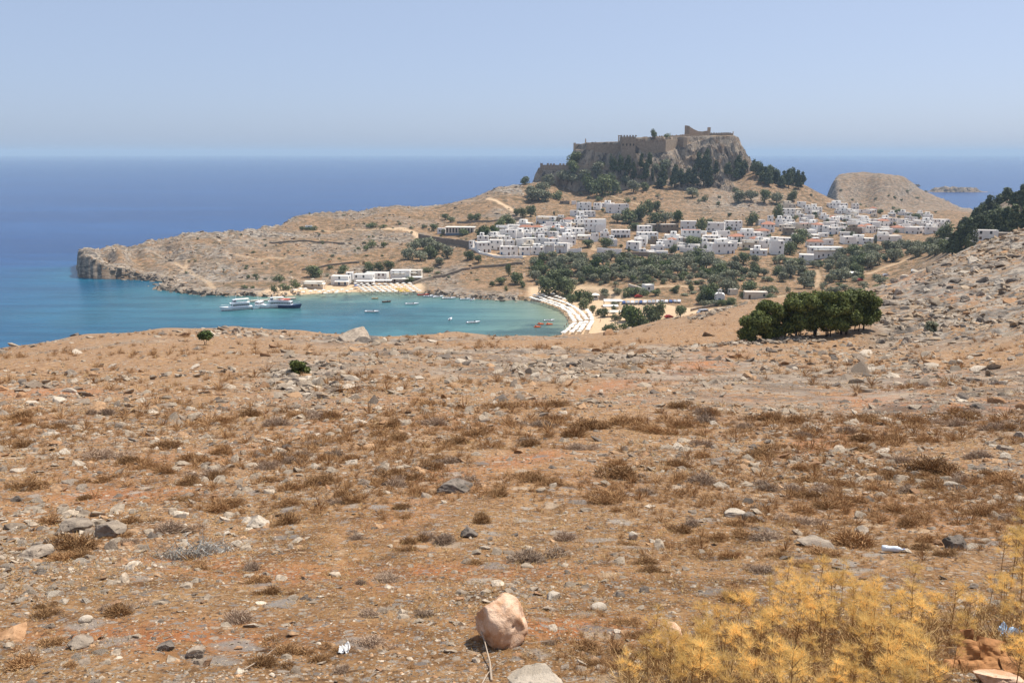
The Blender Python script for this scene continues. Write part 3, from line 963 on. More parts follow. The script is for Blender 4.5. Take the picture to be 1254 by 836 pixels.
# the ruined church on the summit: a tall broken gable falling away to the right, and a pillar
ch_ = MB()
prof = [(839, 153.6), (842.5, 154), (846, 156), (850, 158.5), (855, 160.8), (860, 161.2), (865, 160.4), (867.5, 160)]
yc_ = 1030
top_ = [P(px, py, yc_) for px, py in prof]
zb = P(850, 168, yc_).z
n_ = len(prof)
vs = [(p.x, yc_, zb) for p in top_] + [(p.x, yc_, p.z) for p in top_] + [(p.x, yc_ + 1.6, zb) for p in top_] + [(p.x, yc_ + 1.6, p.z) for p in top_]
fs = []
for i in range(n_ - 1):
    fs += [(i, i + 1, n_ + i + 1, n_ + i), (2 * n_ + i + 1, 2 * n_ + i, 3 * n_ + i, 3 * n_ + i + 1), (n_ + i, n_ + i + 1, 3 * n_ + i + 1, 3 * n_ + i)]
fs += [(0, n_, 3 * n_, 2 * n_), (n_ - 1, 3 * n_ - 1, 4 * n_ - 1, 2 * n_ - 1)]
ch_.add(vs, fs)
ruin = on_castle(ch_.build('church_ruin', M_WALLP, castle))
a, c = P(839, 153.6, 1030), P(843, 154, 1030)
on_castle(MB().box(a.x, c.x, 1022, 1029.9, zb, a.z - .8, tx=.2).build('church_ruin', M_WALL, castle))
a, c = P(866.8, 156, 1027), P(870.2, 156, 1027)
on_castle(MB().box(a.x, c.x, 1026, 1029, zb, a.z).build('pillar', M_WALLP, castle))
# broken building at the west end and its lone column
wb = MB()
for px0, px1, pt, pb, y in ((702.5, 705.5, 175, 192, 1000), (705.5, 710.5, 176.2, 192, 1002), (710.5, 714, 180.5, 192, 1004), (714, 718, 181.6, 192, 1002)):
    a, c = P(px0, pt, y), P(px1, pt, y)
    wb.box(a.x, c.x - .02, y, y + 7, P(px0, pb, y).z - 4, a.z, tx=0.3)
on_castle(wb.build('west_ruin', M_WALLP, castle))['label'] = 'broken pale walls at the west end'
a = P(717.2, 170, 1000)
zb = P(717, 182, 1000).z
on_castle(MB().tube([(a.x, 1000, zb), (a.x, 1000, a.z)], [0.8, 0.65], 8).box(a.x - 1.2, a.x + 1.2, 998.8, 1001.2, zb - 2, zb).build('column', M_WALLP, castle))
for px in (757.8, 760.4):
    a = P(px, 167, 992)
    zb = P(px, 178, 992).z
    on_castle(MB().tube([(a.x, 992, zb - 2), (a.x, 992, a.z)], [0.75, 0.65], 8).box(a.x - .9, a.x + .9, 991.2, 992.8, a.z, a.z + .5).build('column', M_WALLP, castle))
a, c = P(757, 166.3, 992), P(761.2, 166.3, 992)
on_castle(MB().box(a.x, c.x, 991.3, 992.7, a.z - .45, a.z + .5).build('architrave', M_WALLP, castle))
for px0, px1, pt in ((783, 787, 169), (788, 793, 167.5), (794, 797, 169.5)):
    a, c = P(px0, pt, 1012), P(px1, pt, 1012)
    on_castle(MB().box(a.x, c.x, 1012, 1016, 95, a.z).build('inner_ruin', M_WALLP, castle))

# ================================================================== TREES AND SHRUBS
M_BARK = pmat('bark', (.10, .072, .05), (.06, .045, .034), 4, 0.95, .5, .02)
M_OLIVE = leaf_mat('olive_leaves', (.11, .115, .068), (.36, .36, .23), .4)
M_GREEN = leaf_mat('green_leaves', (.06, .078, .033), (.23, .255, .11), .4)
M_DARK = leaf_mat('pine_needles', (.042, .058, .027), (.17, .19, .085), .35)
M_CAROB = leaf_mat('carob_leaves', (.036, .054, .015), (.225, .25, .064), .25)
M_BRIGHT = leaf_mat('bright_leaves', (.04, .065, .015), (.12, .155, .04), .3)

def leaf_cloud(blobs, n, size, seed, upward=0.25, aspect=1.6):
    """small leaf faces spread through the outer volume of a set of blobs (x, y, z, rx, ry, rz)"""
    g = np.random.default_rng(seed)
    bl = np.array(blobs, float)
    vol = bl[:, 3] * bl[:, 4] * bl[:, 5]
    which = g.choice(len(bl), n, p=vol / vol.sum())
    d = g.normal(size=(n, 3))
    d /= np.linalg.norm(d, axis=1, keepdims=True)
    rad = 1 - 0.55 * g.random(n) ** 1.7
    # clumps: leaves gather where a hash of the direction is high
    cl = np.sin(d[:, 0] * 7 + seed) * np.sin(d[:, 1] * 7 + seed * 2) * np.sin(d[:, 2] * 6 + 1)
    rad *= 1 + 0.16 * cl
    c = bl[which, :3] + d * rad[:, None] * bl[which, 3:6]
    nrm = d * 0.7 + g.normal(size=(n, 3)) * 0.6 + np.array([0, 0, upward])
    nrm /= np.linalg.norm(nrm, axis=1, keepdims=True)
    t = np.cross(nrm, g.normal(size=(n, 3)))
    t /= np.linalg.norm(t, axis=1, keepdims=True) + 1e-9
    b = np.cross(nrm, t)
    s = size * (0.6 + 0.8 * g.random(n))[:, None]
    q = np.stack([c - t * s * aspect / 2, c + b * s * 0.5, c + t * s * aspect / 2, c - b * s * 0.5], 1).reshape(-1, 3)
    return q, np.arange(4 * n).reshape(-1, 4)

def make_tree(kind, seed, H, Wd, n, size, mat, label, cat, lobes=7, trunk_h=0.25, trunks=1, shape='round'):
    g = random.Random(seed)
    bl, tb = [], MB()
    if shape == 'round':
        for k in range(lobes):
            a = 2 * math.pi * k / lobes + g.uniform(-.4, .4)
            rr_ = g.uniform(.2, .62) * Wd / 2
            z = H * g.uniform(trunk_h + .16, .8)
            s = g.uniform(.42, .68)
            bl.append((math.cos(a) * rr_, math.sin(a) * rr_, z, Wd / 2 * s, Wd / 2 * s, H * (1 - trunk_h) * .5 * s * 1.15))
        bl.append((g.uniform(-.1, .1) * Wd, g.uniform(-.1, .1) * Wd, H * .72, Wd * .28, Wd * .28, H * .27))
    elif shape == 'cone':
        for k in range(lobes):
            t = k / (lobes - 1)
            w = Wd / 2 * (1 - t) ** .8 * .9 + Wd * .06
            a = g.uniform(0, 6.28)
            bl.append((math.cos(a) * w * .25, math.sin(a) * w * .25, H * (trunk_h + (1 - trunk_h) * (t * .86 + .07)), w, w, H / lobes * .8))
    elif shape == 'cypress':
        for k in range(lobes):
            t = k / (lobes - 1)
            w = Wd / 2 * math.sin(math.pi * (0.16 + .80 * t)) ** .7
            bl.append((g.uniform(-.05, .05) * Wd, g.uniform(-.05, .05) * Wd, H * (.08 + .86 * t), w, w, H / lobes * .85))
    elif shape == 'pine':
        for k in range(lobes):
            t = g.random()
            w = Wd / 2 * (1 - .55 * t) * .6
            a = g.uniform(0, 6.28)
            r0 = Wd / 2 * (1 - .7 * t) * g.uniform(.2, .6)
            bl.append((math.cos(a) * r0, math.sin(a) * r0, H * (trunk_h + (1 - trunk_h) * (.12 + .78 * t)), w, w, H * .13))
    for k in range(trunks):
        a = g.uniform(0, 6.28)
        o = 0 if trunks == 1 else Wd * .1
        bx, by = math.cos(a) * o, math.sin(a) * o
        ex, ey = bx * 3.2 + g.uniform(-.06, .06) * Wd, by * 3.2 + g.uniform(-.06, .06) * Wd
        r0 = (Wd * .045 if trunks == 1 else Wd * .022) * (0.6 if shape in ('cypress',) else 1)
        tb.tube([(bx, by, -.4), (bx * 1.4 + .02 * H, by * 1.4, H * trunk_h * .6), (ex * .6, ey * .6, H * (trunk_h + .1)), (ex, ey, H * .62)], [r0 * 1.25, r0, r0 * .75, r0 * .35], 6)
        for j in range(3):
            aa = g.uniform(0, 6.28)
            zz = H * (trunk_h + .05 + .1 * j)
            tb.tube([(ex * .5, ey * .5, zz), (ex * .5 + math.cos(aa) * Wd * .18, ey * .5 + math.sin(aa) * Wd * .18, zz + H * .14), (ex * .5 + math.cos(aa) * Wd * .34, ey * .5 + math.sin(aa) * Wd * .34, zz + H * .2)], [r0 * .5, r0 * .35, r0 * .15], 5)
    q, f = leaf_cloud(bl, n, size, seed)
    root = thing(kind, label, cat)
    link('trunk', tb.mesh('trunk', M_BARK, True), root)
    link('crown', np_mesh('crown', q, f, mats=[mat]), root)
    return root

PROTO = {}
def proto(key, *a, **k):
    PROTO[key] = [make_tree(a[0], 100 * len(PROTO) + s, *a[1:], **k) for s in range(4)]
# built once at unit-like size; every copy is scaled to its place
proto('olive', 'olive_tree', 5.0, 6.4, 900, .44, M_OLIVE, 'grey green olive tree', 'olive tree', trunk_h=.1)
proto('dark', 'broadleaf_tree', 6.0, 6.4, 950, .46, M_GREEN, 'dark green broadleaf tree', 'tree', trunk_h=.1)
proto('bright', 'broadleaf_tree', 5.5, 6.0, 950, .42, M_BRIGHT, 'bright green leafy tree', 'tree', trunk_h=.1)
proto('bush', 'shrub', 2.6, 4.2, 330, .34, M_GREEN, 'dark green shrub', 'shrub', trunk_h=.05, lobes=6)
proto('greybush', 'shrub', 2.6, 4.2, 330, .34, M_OLIVE, 'grey green shrub', 'shrub', trunk_h=.05, lobes=6)
proto('cypress', 'cypress_tree', 12.0, 2.6, 520, .42, M_DARK, 'slim dark cypress', 'cypress', shape='cypress', lobes=9, trunk_h=.06)
proto('pine', 'pine_tree', 11.0, 6.5, 1500, .55, M_DARK, 'dark green pine', 'pine tree', shape='pine', lobes=18, trunk_h=.1)
SIZE = {'olive': (5.0, 6.4), 'dark': (6.0, 6.4), 'bright': (5.5, 6.0), 'bush': (2.6, 4.2), 'greybush': (2.6, 4.2), 'cypress': (12.0, 2.6), 'pine': (11.0, 6.5)}
USED = {}
LOOKS = {'olive': 'grey green olive tree', 'dark': 'dark green broadleaf tree', 'bright': 'bright green leafy tree', 'bush': 'dark green shrub', 'greybush': 'grey green shrub', 'cypress': 'slim dark cypress', 'pine': 'dark green pine'}
TREES = []                       # (object, (px, py), look)
def plant(kind, x, y, h, w, group, z=None):
    H, Wd = SIZE[kind]
    z = float(cz(x, y)) if z is None else z
    k = random.randrange(4)
    src = PROTO[kind][k]
    sc = (w / Wd, w / Wd, h / H)
    if (kind, k) not in USED:
        USED[(kind, k)] = 1
        o = src
        o.location, o.scale, o.rotation_euler.z = (x, y, z - .15), sc, random.uniform(0, 6.28)
        o['group'] = group
    else:
        o = dup(src, (x, y, z - .15), random.uniform(0, 6.28), sc, None, group)
    px, py = to_px(x, y, z)
    TREES.append((o, (float(px), float(py)), LOOKS[kind]))
    return o
def plant_px(kind, px, py, hpx, wpx, group, dmin=330.0, castle_hill=False):
    p = cground(px, py) if castle_hill else ground(px, py, dmin)
    if p is None:
        return None
    m = p.y / FPX * 1.02
    return plant(kind, p.x, p.y, hpx * m, wpx * m, group, p.z)

# on and round the fortress hill: (kind, column, foot row, height, width) in picture pixels
for q in (('dark', 705, 202, 13, 19), ('cypress', 683.5, 202, 11, 3.6), ('dark', 691, 202, 8, 7), ('dark', 643, 226, 10, 12), ('dark', 800.5, 169, 9, 9), ('bush', 817, 168.5, 5, 8),
          ('pine', 752, 212, 18, 12), ('pine', 760, 213, 22, 12), ('cypress', 748, 206, 18, 5), ('pine', 769, 214, 22, 13), ('pine', 776, 222, 22, 9), ('pine', 785, 207, 19, 10), ('pine', 795, 206, 19, 11),
          ('pine', 791, 223, 24, 11), ('cypress', 799, 223, 17, 4), ('pine', 766, 229, 18, 10), ('pine', 811, 229, 26, 16), ('pine', 808, 231, 13, 16), ('cypress', 822, 230, 18, 4), ('pine', 826, 230, 28, 14), ('pine', 834, 230, 22, 14), ('pine', 842, 229, 22, 14),
          ('pine', 850, 228, 26, 14), ('pine', 861, 228, 38, 15), ('pine', 867, 229, 34, 15), ('pine', 855, 212, 24, 12), ('pine', 865, 206, 22, 12),
          ('dark', 722, 236, 20, 22), ('dark', 737, 240, 26, 26), ('dark', 750, 237, 22, 20), ('olive', 716, 226, 16, 20), ('olive', 732, 214, 14, 18), ('dark', 702, 212, 14, 16), ('olive', 690, 222, 12, 18), ('olive', 672, 226, 12, 18),
          ('olive', 700, 227, 12, 18), ('bush', 733, 246, 6, 10), ('olive', 776, 236, 15, 16), ('dark', 790, 233, 10, 12), ('bush', 683, 244, 11, 16), ('olive', 663, 238, 14, 18), ('olive', 652, 252, 14, 18), ('olive', 650, 240, 12, 16), ('olive', 668, 248, 12, 16),
          ('olive', 660, 258, 14, 20), ('olive', 848, 242, 12, 17), ('bush', 768, 248, 6, 8), ('bush', 863, 252, 8, 8), ('olive', 905, 248, 14, 18), ('olive', 920, 246, 12, 16), ('dark', 935, 262, 16, 14), ('olive', 951, 250, 14, 16), ('dark', 970, 246, 12, 14)):
    plant_px(*q, 'trees on the fortress hill', castle_hill=True) or plant_px(*q, 'trees on the fortress hill')
rg = random.Random(5)
for k in range(36):
    px = rg.uniform(870, 985)
    lo, hi = np.interp(px, [868, 890, 930, 985], [203, 196, 208, 219]), np.interp(px, [868, 890, 930, 985], [214, 216, 226, 228])
    if 868 < px < 897 and rg.random() < .45:
        continue
    plant_px('pine' if rg.random() < .8 else 'dark', px, rg.uniform(lo + 6, hi + 4), rg.uniform(12, 19), rg.uniform(9, 13), 'pines on the right shoulder of the fortress hill', castle_hill=True)
for k in range(9):
    px = rg.uniform(735, 905)
    py = rg.uniform(np.interp(px, [668, 740, 800, 905], [208, 200, 204, 214]), np.interp(px, [668, 740, 905], [230, 240, 236]))
    kd = rg.choice(['pine', 'dark', 'dark', 'olive', 'bush', 'greybush'])
    plant_px(kd, px, py, {'pine': rg.uniform(10, 22), 'dark': rg.uniform(8, 16), 'olive': rg.uniform(8, 13), 'bush': rg.uniform(4, 8), 'greybush': rg.uniform(4, 8)}[kd], rg.uniform(8, 15), 'trees on the fortress hill', castle_hill=True)
# ================================================================== THE WHITE VILLAGE
M_WHITE = pmat('limewash', (.87, .845, .80), (.77, .74, .69), 0.35, 0.9, .15, .03, rand=.14, coord='World')
M_CREAM = pmat('cream_plaster', (.70, .62, .50), (.58, .50, .39), 0.4, 0.9, .15, .03, rand=.15, coord='World')
M_STONEH = pmat('bare_stone_wall', (.30, .245, .185), (.18, .145, .11), 0.9, 0.95, .5, .1, rand=.2, coord='World')
M_ROOFF = pmat('flat_roof_screed', (.80, .74, .66), (.68, .58, .48), 0.4, 0.9, .1, .02, rand=.2, coord='World')
M_TILE = pmat('red_roof_tiles', (.44, .20, .12), (.34, .14, .085), 1.2, 0.85, .4, .08, rand=.2, coord='World')
M_GLASS = pmat('dark_window_panes', (.035, .038, .042), (.06, .06, .06), 1.0, 0.35)
M_SHUT = pmat('weathered_brown_wood', (.16, .085, .045), (.10, .055, .03), 3.0, 0.8)
M_BLUEW = pmat('blue_painted_wood', (.06, .13, .24), (.04, .09, .18), 3.0, 0.7)
M_CANVAS = pmat('white_canvas', (.80, .77, .70), (.70, .66, .58), 1.0, 0.85)
M_YCANVAS = pmat('yellow_canvas', (.75, .55, .28), (.66, .46, .22), 1.0, 0.85)
WIN = MB().box(-.55, .55, -.05, .06, 0, 1.45).mesh('window', M_GLASS)
WIN2 = MB().box(-.55, .55, -.05, .06, 0, 1.35).mesh('window', M_SHUT)
DOOR = MB().box(-.55, .55, -.05, .06, 0, 2.1).mesh('door', M_SHUT)
DOORB = MB().box(-.6, .6, -.05, .06, 0, 2.1).mesh('door', M_BLUEW)
HOUSES = []
def house(x, y, z, w, h, dep, rz, kind='white', group='white houses of the village', upper=None, extra=None, nobase=False):
    """a flat roofed house: walls, parapet roof, windows, a door; its front foot centre is at (x, y, z)"""
    g = random
    wm = {'white': M_WHITE, 'cream': M_CREAM, 'stone': M_STONEH}[kind.split('_')[0]]
    look = {'white': 'white flat roofed house', 'cream': 'cream flat roofed house', 'stone': 'bare stone house with a flat roof'}[kind.split('_')[0]]
    if 'red' in kind:
        look = look.replace('flat roofed', 'red roofed').replace(' with a flat roof', ' with a red roof')
    root = thing('village_house', look, 'house', (x, y, z), rz, group)
    w2 = w / 2
    b = MB()
    t = 0.28
    if 'red' in kind:
        b.box(-w2, w2, 0, dep, -4, h)
    else:
        # walls with a parapet round a sunk roof
        b.box(-w2, w2, 0, dep, -4, h - .35)
        b.box(-w2, w2, 0, t, h - .35, h + g.uniform(0, .12))
        b.box(-w2, w2, dep - t, dep, h - .35, h)
        b.box(-w2, -w2 + t, t, dep - t, h - .35, h)
        b.box(w2 - t, w2, t, dep - t, h - .35, h)
    b.build('wall', wm, root)
    if 'red' in kind:
        rb = MB()
        e = .35
        rz_ = min(w, dep) * .26
        rid = max(w2 - dep / 2, .3) if w > dep else .3
        rb.add([(-w2 - e, -e, h), (w2 + e, -e, h), (w2 + e, dep + e, h), (-w2 - e, dep + e, h), (-rid, dep / 2, h + rz_), (rid, dep / 2, h + rz_), (-w2 - e, -e, h - .12), (w2 + e, -e, h - .12), (w2 + e, dep + e, h - .12), (-w2 - e, dep + e, h - .12)],
               [(0, 1, 5, 4), (1, 2, 5), (2, 3, 4, 5), (3, 0, 4), (6, 7, 1, 0), (7, 8, 2, 1), (8, 9, 3, 2), (9, 6, 0, 3), (9, 8, 7, 6)])
        rb.build('roof', M_TILE, root)
    else:
        MB().box(-w2 + t + .005, w2 - t - .005, t + .005, dep - t - .005, h - .34, h - .24).build('roof', M_TILE if g.random() < .02 else M_ROOFF, root)
    floors = max(1, int(round(h / 3.1)))
    fh = h / floors
    for fl in range(floors):
        n = max(1, int(w / 3.4))
        for i in range(n):
            if g.random() < .22:
                continue
            xx = -w2 + (i + .5 + g.uniform(-.18, .18)) * w / n
            if fl == 0 and g.random() < .3:
                link('door', DOOR if g.random() < .6 else DOORB, root, (xx, -.02, 0.02))
            else:
                link('window', WIN if g.random() < .75 else WIN2, root, (xx, -.02, fl * fh + fh * .36))
    for s in (-1, 1):
        if g.random() < .6:
            link('window', WIN, root, (s * (w2 + .02), dep * g.uniform(.3, .7), (floors - 1) * fh + fh * .36), (0, 0, math.pi / 2))
    if upper:
        ux, uw, uh, ud = upper
        hx = MB().box(ux - uw / 2, ux + uw / 2, dep - ud - .3, dep - .3, h - .3, h + uh).build('upper_storey', wm, root)
        link('window', WIN, hx, (ux, dep - ud - .32, h + .8))
    if extra == 'chimney':
        MB().box(w2 - 1.2, w2 - .7, dep * .5, dep * .5 + .5, h - .3, h + .9).build('chimney', wm, root)
    elif extra in ('awning', 'yellow'):
        a = MB().box(-w2 * .8, w2 * .5, -2.2, -.08, h * .78, h * .78 + .12)
        a.build('awning', M_CANVAS if extra == 'awning' else M_YCANVAS, root)
        for xx in (-w2 * .78, w2 * .48):
            MB().tube([(xx, -2.1, -1.0), (xx, -2.1, h * .78)], .06, 5).build('awning_post', M_SHUT, root)
    elif extra == 'arches':
        for i in range(max(2, int(w / 2.6))):
            xx = -w2 + 1.2 + i * 2.5
            if xx < w2 - 1:
                arch = [(-.8, 0), (.8, 0), (.8, 1.5), (.55, 2.05), (0, 2.3), (-.55, 2.05), (-.8, 1.5)]
                mb = MB()
                mb.loft([[Vector((xx + ax, -.06, az)) for ax, az in arch], [Vector((xx + ax, .06, az)) for ax, az in arch]])
                mb.build('arch', M_GLASS, root)
    c = Vector((x, y, z + h / 2))
    px, py = to_px(c.x, c.y, c.z)
    HOUSES.append((root, (float(px), float(py)), look, x, y, max(w, dep) / 2))
    return root

def house_px(x0, x1, yt, yb, kind='white', rz=None, extra=None, upper=None, dmin=420.0):
    cxp = (x0 + x1) / 2
    p = ground(cxp, yb, dmin)
    if p is None:
        return
    m = p.y / FPX * 1.01
    w, h = (x1 - x0) * m, (yb - yt) * m
    rz = R(random.uniform(-22, 16)) if rz is None else rz
    dep = min(max(w * .75, 4.5), 9)
    c, s = abs(math.cos(rz)), abs(math.sin(rz))
    w = max(2.6, (w - dep * s * .8) / c) if w > dep * s + 3 else w * .8
    up = None
    if upper is None and w > 7 and random.random() < .4:
        up = (random.uniform(-.2, .2) * w, w * random.uniform(.35, .55), random.uniform(2.0, 2.8), dep * .55)
        h = max(2.8, h - (1.2 if h > 5 else 0))
    ex = extra or (random.choice(['chimney', None, None, None]))
    return house(p.x, p.y, p.z, w, max(h, 2.6), dep, rz, kind, upper=up, extra=ex)

LISTED = [(573.5, 580, 295, 304.5), (583, 603, 297, 309), (584, 598, 287.5, 298), (597, 612, 284.5, 291), (611.5, 621, 282, 289.5), (621, 629, 282, 288), (619.5, 635, 275.5, 282), (629, 650, 271.5, 279), (647.5, 656, 274, 281, 'cream'),
          (598, 615, 294, 306), (611.5, 626, 302, 312.5), (624, 635, 302, 313), (636, 650, 303, 312.5), (650, 667, 301, 312), (666, 679, 297.5, 310, 'white', 'awning'), (640, 658.5, 292, 302), (617, 631, 295, 302.5, 'cream'), (641, 652, 286, 292),
          (653, 666, 285, 292), (660, 668, 292, 299, 'cream'), (655, 680, 265.5, 274, 'white', 'yellow'), (665, 676, 277.5, 284), (627, 641, 285, 291.5), (603, 617, 289, 296), (632, 642, 293, 303), (679.5, 696, 298, 309.5, 'white', 'awning'),
          (708, 725, 248.5, 258.5), (726, 736, 249, 257), (736, 752, 247.5, 254), (744, 771, 250.5, 261.5), (697, 708, 258, 265), (709, 730, 259, 266), (705, 720, 264.5, 270), (716, 742, 269, 284), (729, 739, 275.5, 284.5), (676, 693, 278, 286.5),
          (694, 716, 280, 290), (670, 683, 284, 291), (692, 709, 273, 280, 'white', 'yellow'), (684, 706, 288, 299.5), (725, 734, 286, 296), (735, 746, 283, 291), (748, 772, 282, 291, 'white', 'arches'), (744, 756, 293.5, 301.5), (765, 784, 296.5, 306),
          (782, 799, 277, 290), (792, 808, 275, 283, 'stone'), (809, 832, 275, 285, 'stone'), (781, 806, 285, 297), (812, 832, 286, 300, 'white', 'awning'), (796, 814, 301, 308), (783, 791, 305, 313), (804, 818, 308, 315.5, 'white', 'arches'), (792, 804, 307, 313, 'white', 'awning'),
          (833, 853, 271, 281), (834, 858, 282, 298), (864, 887, 273, 284), (888, 909, 271, 282), (861, 882, 289, 297.5), (859, 873, 295, 304), (870, 902, 296, 311), (906, 934, 283, 296.5), (927, 942, 293, 304), (917, 940, 304, 313), (943, 960, 293, 312),
          (931, 949, 275, 284, 'white_red'), (928, 938, 269.5, 276), (939, 947, 264.5, 275.5), (951, 962, 267, 278), (955, 976, 248.5, 255.5, 'cream'), (976, 987, 247.5, 254), (956, 973, 256, 266), (972, 987, 256, 264, 'cream'), (992, 1007, 254, 260),
          (1015, 1038, 248, 256), (1024, 1044, 254.5, 261.5), (991, 1009, 272, 280), (975, 987, 274, 281, 'white_red'), (959, 975, 279, 288, 'stone'), (988, 1000, 282, 288), (950, 971, 291.5, 301), (955, 966, 299, 309), (992, 1032, 303, 316, 'white', 'awning'), (978, 997, 312, 324),
          (990, 1008, 296, 303, 'white_red'), (1010, 1021, 293, 300), (1033, 1049, 290, 299), (1013, 1027, 279, 287), (1041, 1069, 290, 299.5), (1075, 1104, 287, 295.5), (1077, 1089, 269, 281, 'white_red'), (1063, 1077, 272, 282), (1059, 1068, 276, 283, 'white_red'),
          (1115, 1133, 278, 286, 'white', 'arches'), (1133, 1149, 277, 286), (1119, 1141, 269, 276), (1143, 1163, 269, 277), (1094, 1108, 279, 285, 'white_red'), (1058, 1068, 301.5, 307, 'cream')]
for q in LISTED:
    house_px(q[0], q[1], q[2], q[3], *(q[4:5] or ('white',)), extra=q[5] if len(q) > 5 else None)
# the rest of the roofs that crowd the right hand half, and gaps in the rows
def free(x, y, r):
    return all(math.hypot(x - h[3], y - h[4]) > (r + h[5]) * .64 for h in HOUSES)
rg = random.Random(21)
tries = 0
FILL = [[(955, 268), (990, 258), (1045, 256), (1100, 263), (1160, 266), (1165, 275), (1150, 286), (1110, 287), (1060, 288), (1020, 292), (975, 292), (955, 285)],
        [(590, 290), (640, 279), (690, 270), (720, 275), (715, 300), (660, 310), (610, 306)], [(775, 300), (840, 292), (940, 290), (950, 304), (880, 306), (800, 307)]]
for poly, cnt in zip(FILL, (92, 46, 34)):
    made = 0
    for _ in range(3500):
        if made >= cnt:
            break
        px = rg.uniform(min(p[0] for p in poly), max(p[0] for p in poly))
        py = rg.uniform(min(p[1] for p in poly), max(p[1] for p in poly))
        if not bool(inside(np.array([px]), np.array([py]), poly)[0]):
            continue
        p = ground(px, py, 420)
        if p is None:
            continue
        w, dep = rg.uniform(5, 12), rg.uniform(5, 8)
        if not free(p.x, p.y, max(w, dep) / 2):
            continue
        kd = rg.choices(['white', 'cream', 'white_red', 'stone', 'cream_red'], [.78, .08, .05, .08, .01])[0]
        house(p.x, p.y, p.z, w, rg.choice([3.0, 3.2, 3.6, 5.8, 6.2]), dep, R(rg.uniform(-30, 25)), kind=kd, extra=rg.choice(['chimney', None, None, 'awning']),
              upper=(0, w * .5, 2.4, dep * .5) if rg.random() < .3 and 'red' not in kd else None)
        made += 1
# three long buildings that stand apart
def special_at(px, py, dmin=330.0):
    return ground(px, py, dmin)
p = special_at(563, 288)
hall = thing('school_hall', 'long cream hall with tall windows on the walled terrace left of the village', 'building', (p.x, p.y, p.z), R(-6))
MB().box(-12, 12, 0, 9, -3, 6.2).build('wall', M_CREAM, hall)
MB().box(-12.6, 12.6, -.6, 9.6, 6.2, 6.7).build('roof', M_ROOFF, hall)
MB().box(-12.04, 12.04, -.06, 9, -3, 1.6).build('plinth', pmat('blue_grey_paint', (.20, .25, .32), None, 1), hall)
for i in range(9):
    link('window', WIN, hall, (-10.6 + i * 2.6, -.02, 2.1), None, (1.1, 1, 2.6))
p = special_at(540, 286)
house(p.x, p.y, p.z, 6.5, 4.4, 5, R(-8), 'white')
p = special_at(692, 250)
house(p.x, p.y, p.z, 9, 3.0, 6, R(5), 'stone')
p = special_at(703, 250.5)
house(p.x, p.y, p.z, 4, 3.4, 4, R(5), 'white')
p = special_at(378, 281)
house(p.x, p.y, p.z, 6, 3.2, 4, R(10), 'white')
p = special_at(1207, 295, 330)
b_ = P(1208, 296, 430)
h_ = house(b_.x, 430, b_.z, 10, 5.6, 6, R(-14), 'white')
b_ = P(1230, 296, 440)
house(b_.x, 440, b_.z, 13, 4.5, 6, R(-10), 'stone')
p = special_at(1171, 298)
house(p.x, p.y, p.z, 9, 2.9, 5, R(-5), 'cream')

def ribbon_wall(pts, h, thick, mat, name, label, cat, group=None, dmin=330.0, cap=None, foot=2.5, on_top=True):
    """a wall that follows the ground through picture points"""
    w = [ground(px, py, dmin) for px, py in pts]
    w = [p for p in w if p is not None]
    line = []
    for a, c in zip(w, w[1:]):
        n = max(2, int((c - a).length / 4))
        for k in range(n):
            q = a.lerp(c, k / n)
            line.append(Vector((q.x, q.y, float(gz(q.x, q.y)))))
    line.append(w[-1])
    o0 = line[0].copy()
    b = MB()
    rings = []
    for i, q in enumerate(line):
        d = line[min(i + 1, len(line) - 1)] - line[max(i - 1, 0)]
        n = Vector((-d.y, d.x, 0)).normalized() * thick / 2
        hh = h * random.uniform(.9, 1.08) if h < 2.2 else h
        q = q - o0
        rings.append([q + n + Vector((0, 0, -foot)), q - n + Vector((0, 0, -foot)), q - n + Vector((0, 0, hh)), q + n + Vector((0, 0, hh))])
    b.loft(rings)
    o = b.build(name, mat, None, loc=o0)
    return tag(o, label, cat, group)
ribbon_wall([(513, 293), (530, 296.5), (556, 300), (577, 303)], 4.6, 1.2, M_STONEH, 'retaining_wall', 'grey stone retaining wall of the terrace left of the village', 'wall')
ribbon_wall([(577, 305), (588, 311), (604, 315), (640, 316)], 1.6, .8, M_WHITE, 'road_wall', 'low white wall along the road below the village houses', 'wall')
ribbon_wall([(696, 309), (712, 308)], 2.6, .7, M_WHITE, 'garden_wall', 'white garden wall below the awning houses', 'wall')
ribbon_wall([(731, 309), (761, 310.5)], 3.4, .7, M_WHITE, 'garden_wall', 'long white garden wall right of the village lane', 'wall')
ribbon_wall([(833, 308), (868, 311)], 3.2, .7, M_WHITE, 'garden_wall', 'white garden wall below the round trimmed tree', 'wall')
ribbon_wall([(765, 313), (830, 317)], 3.0, .9, M_STONEH, 'retaining_wall', 'grey retaining wall above the olive grove', 'wall')
ribbon_wall([(505, 349), (530, 341), (560, 334), (600, 327), (640, 324)], 1.7, 1.0, M_STONEH, 'dry_stone_wall', 'long dry stone wall slanting up the slope above the rocky shore', 'wall')
ribbon_wall([(370, 331), (400, 326), (440, 322)], 1.2, .9, M_STONEH, 'dry_stone_wall', 'dry stone terrace wall on the brown slope above the small beach', 'wall')
ribbon_wall([(330, 298), (380, 296), (430, 299)], 1.2, .9, M_STONEH, 'dry_stone_wall', 'dry stone terrace wall high on the peninsula', 'wall')
ribbon_wall([(560, 273), (600, 272), (640, 270)], 1.5, .9, M_STONEH, 'dry_stone_wall', 'dry stone wall on the slope behind the long hall', 'wall')
ribbon_wall([(846, 381), (880, 374)], 1.2, .6, M_STONEH, 'roadside_wall', 'low wall beside the sandy road by the chapel', 'wall')
ribbon_wall([(770, 352), (790, 358)], 2.2, .8, M_CREAM, 'ruined_wall', 'ruined tan wall in the field behind the beach', 'wall')
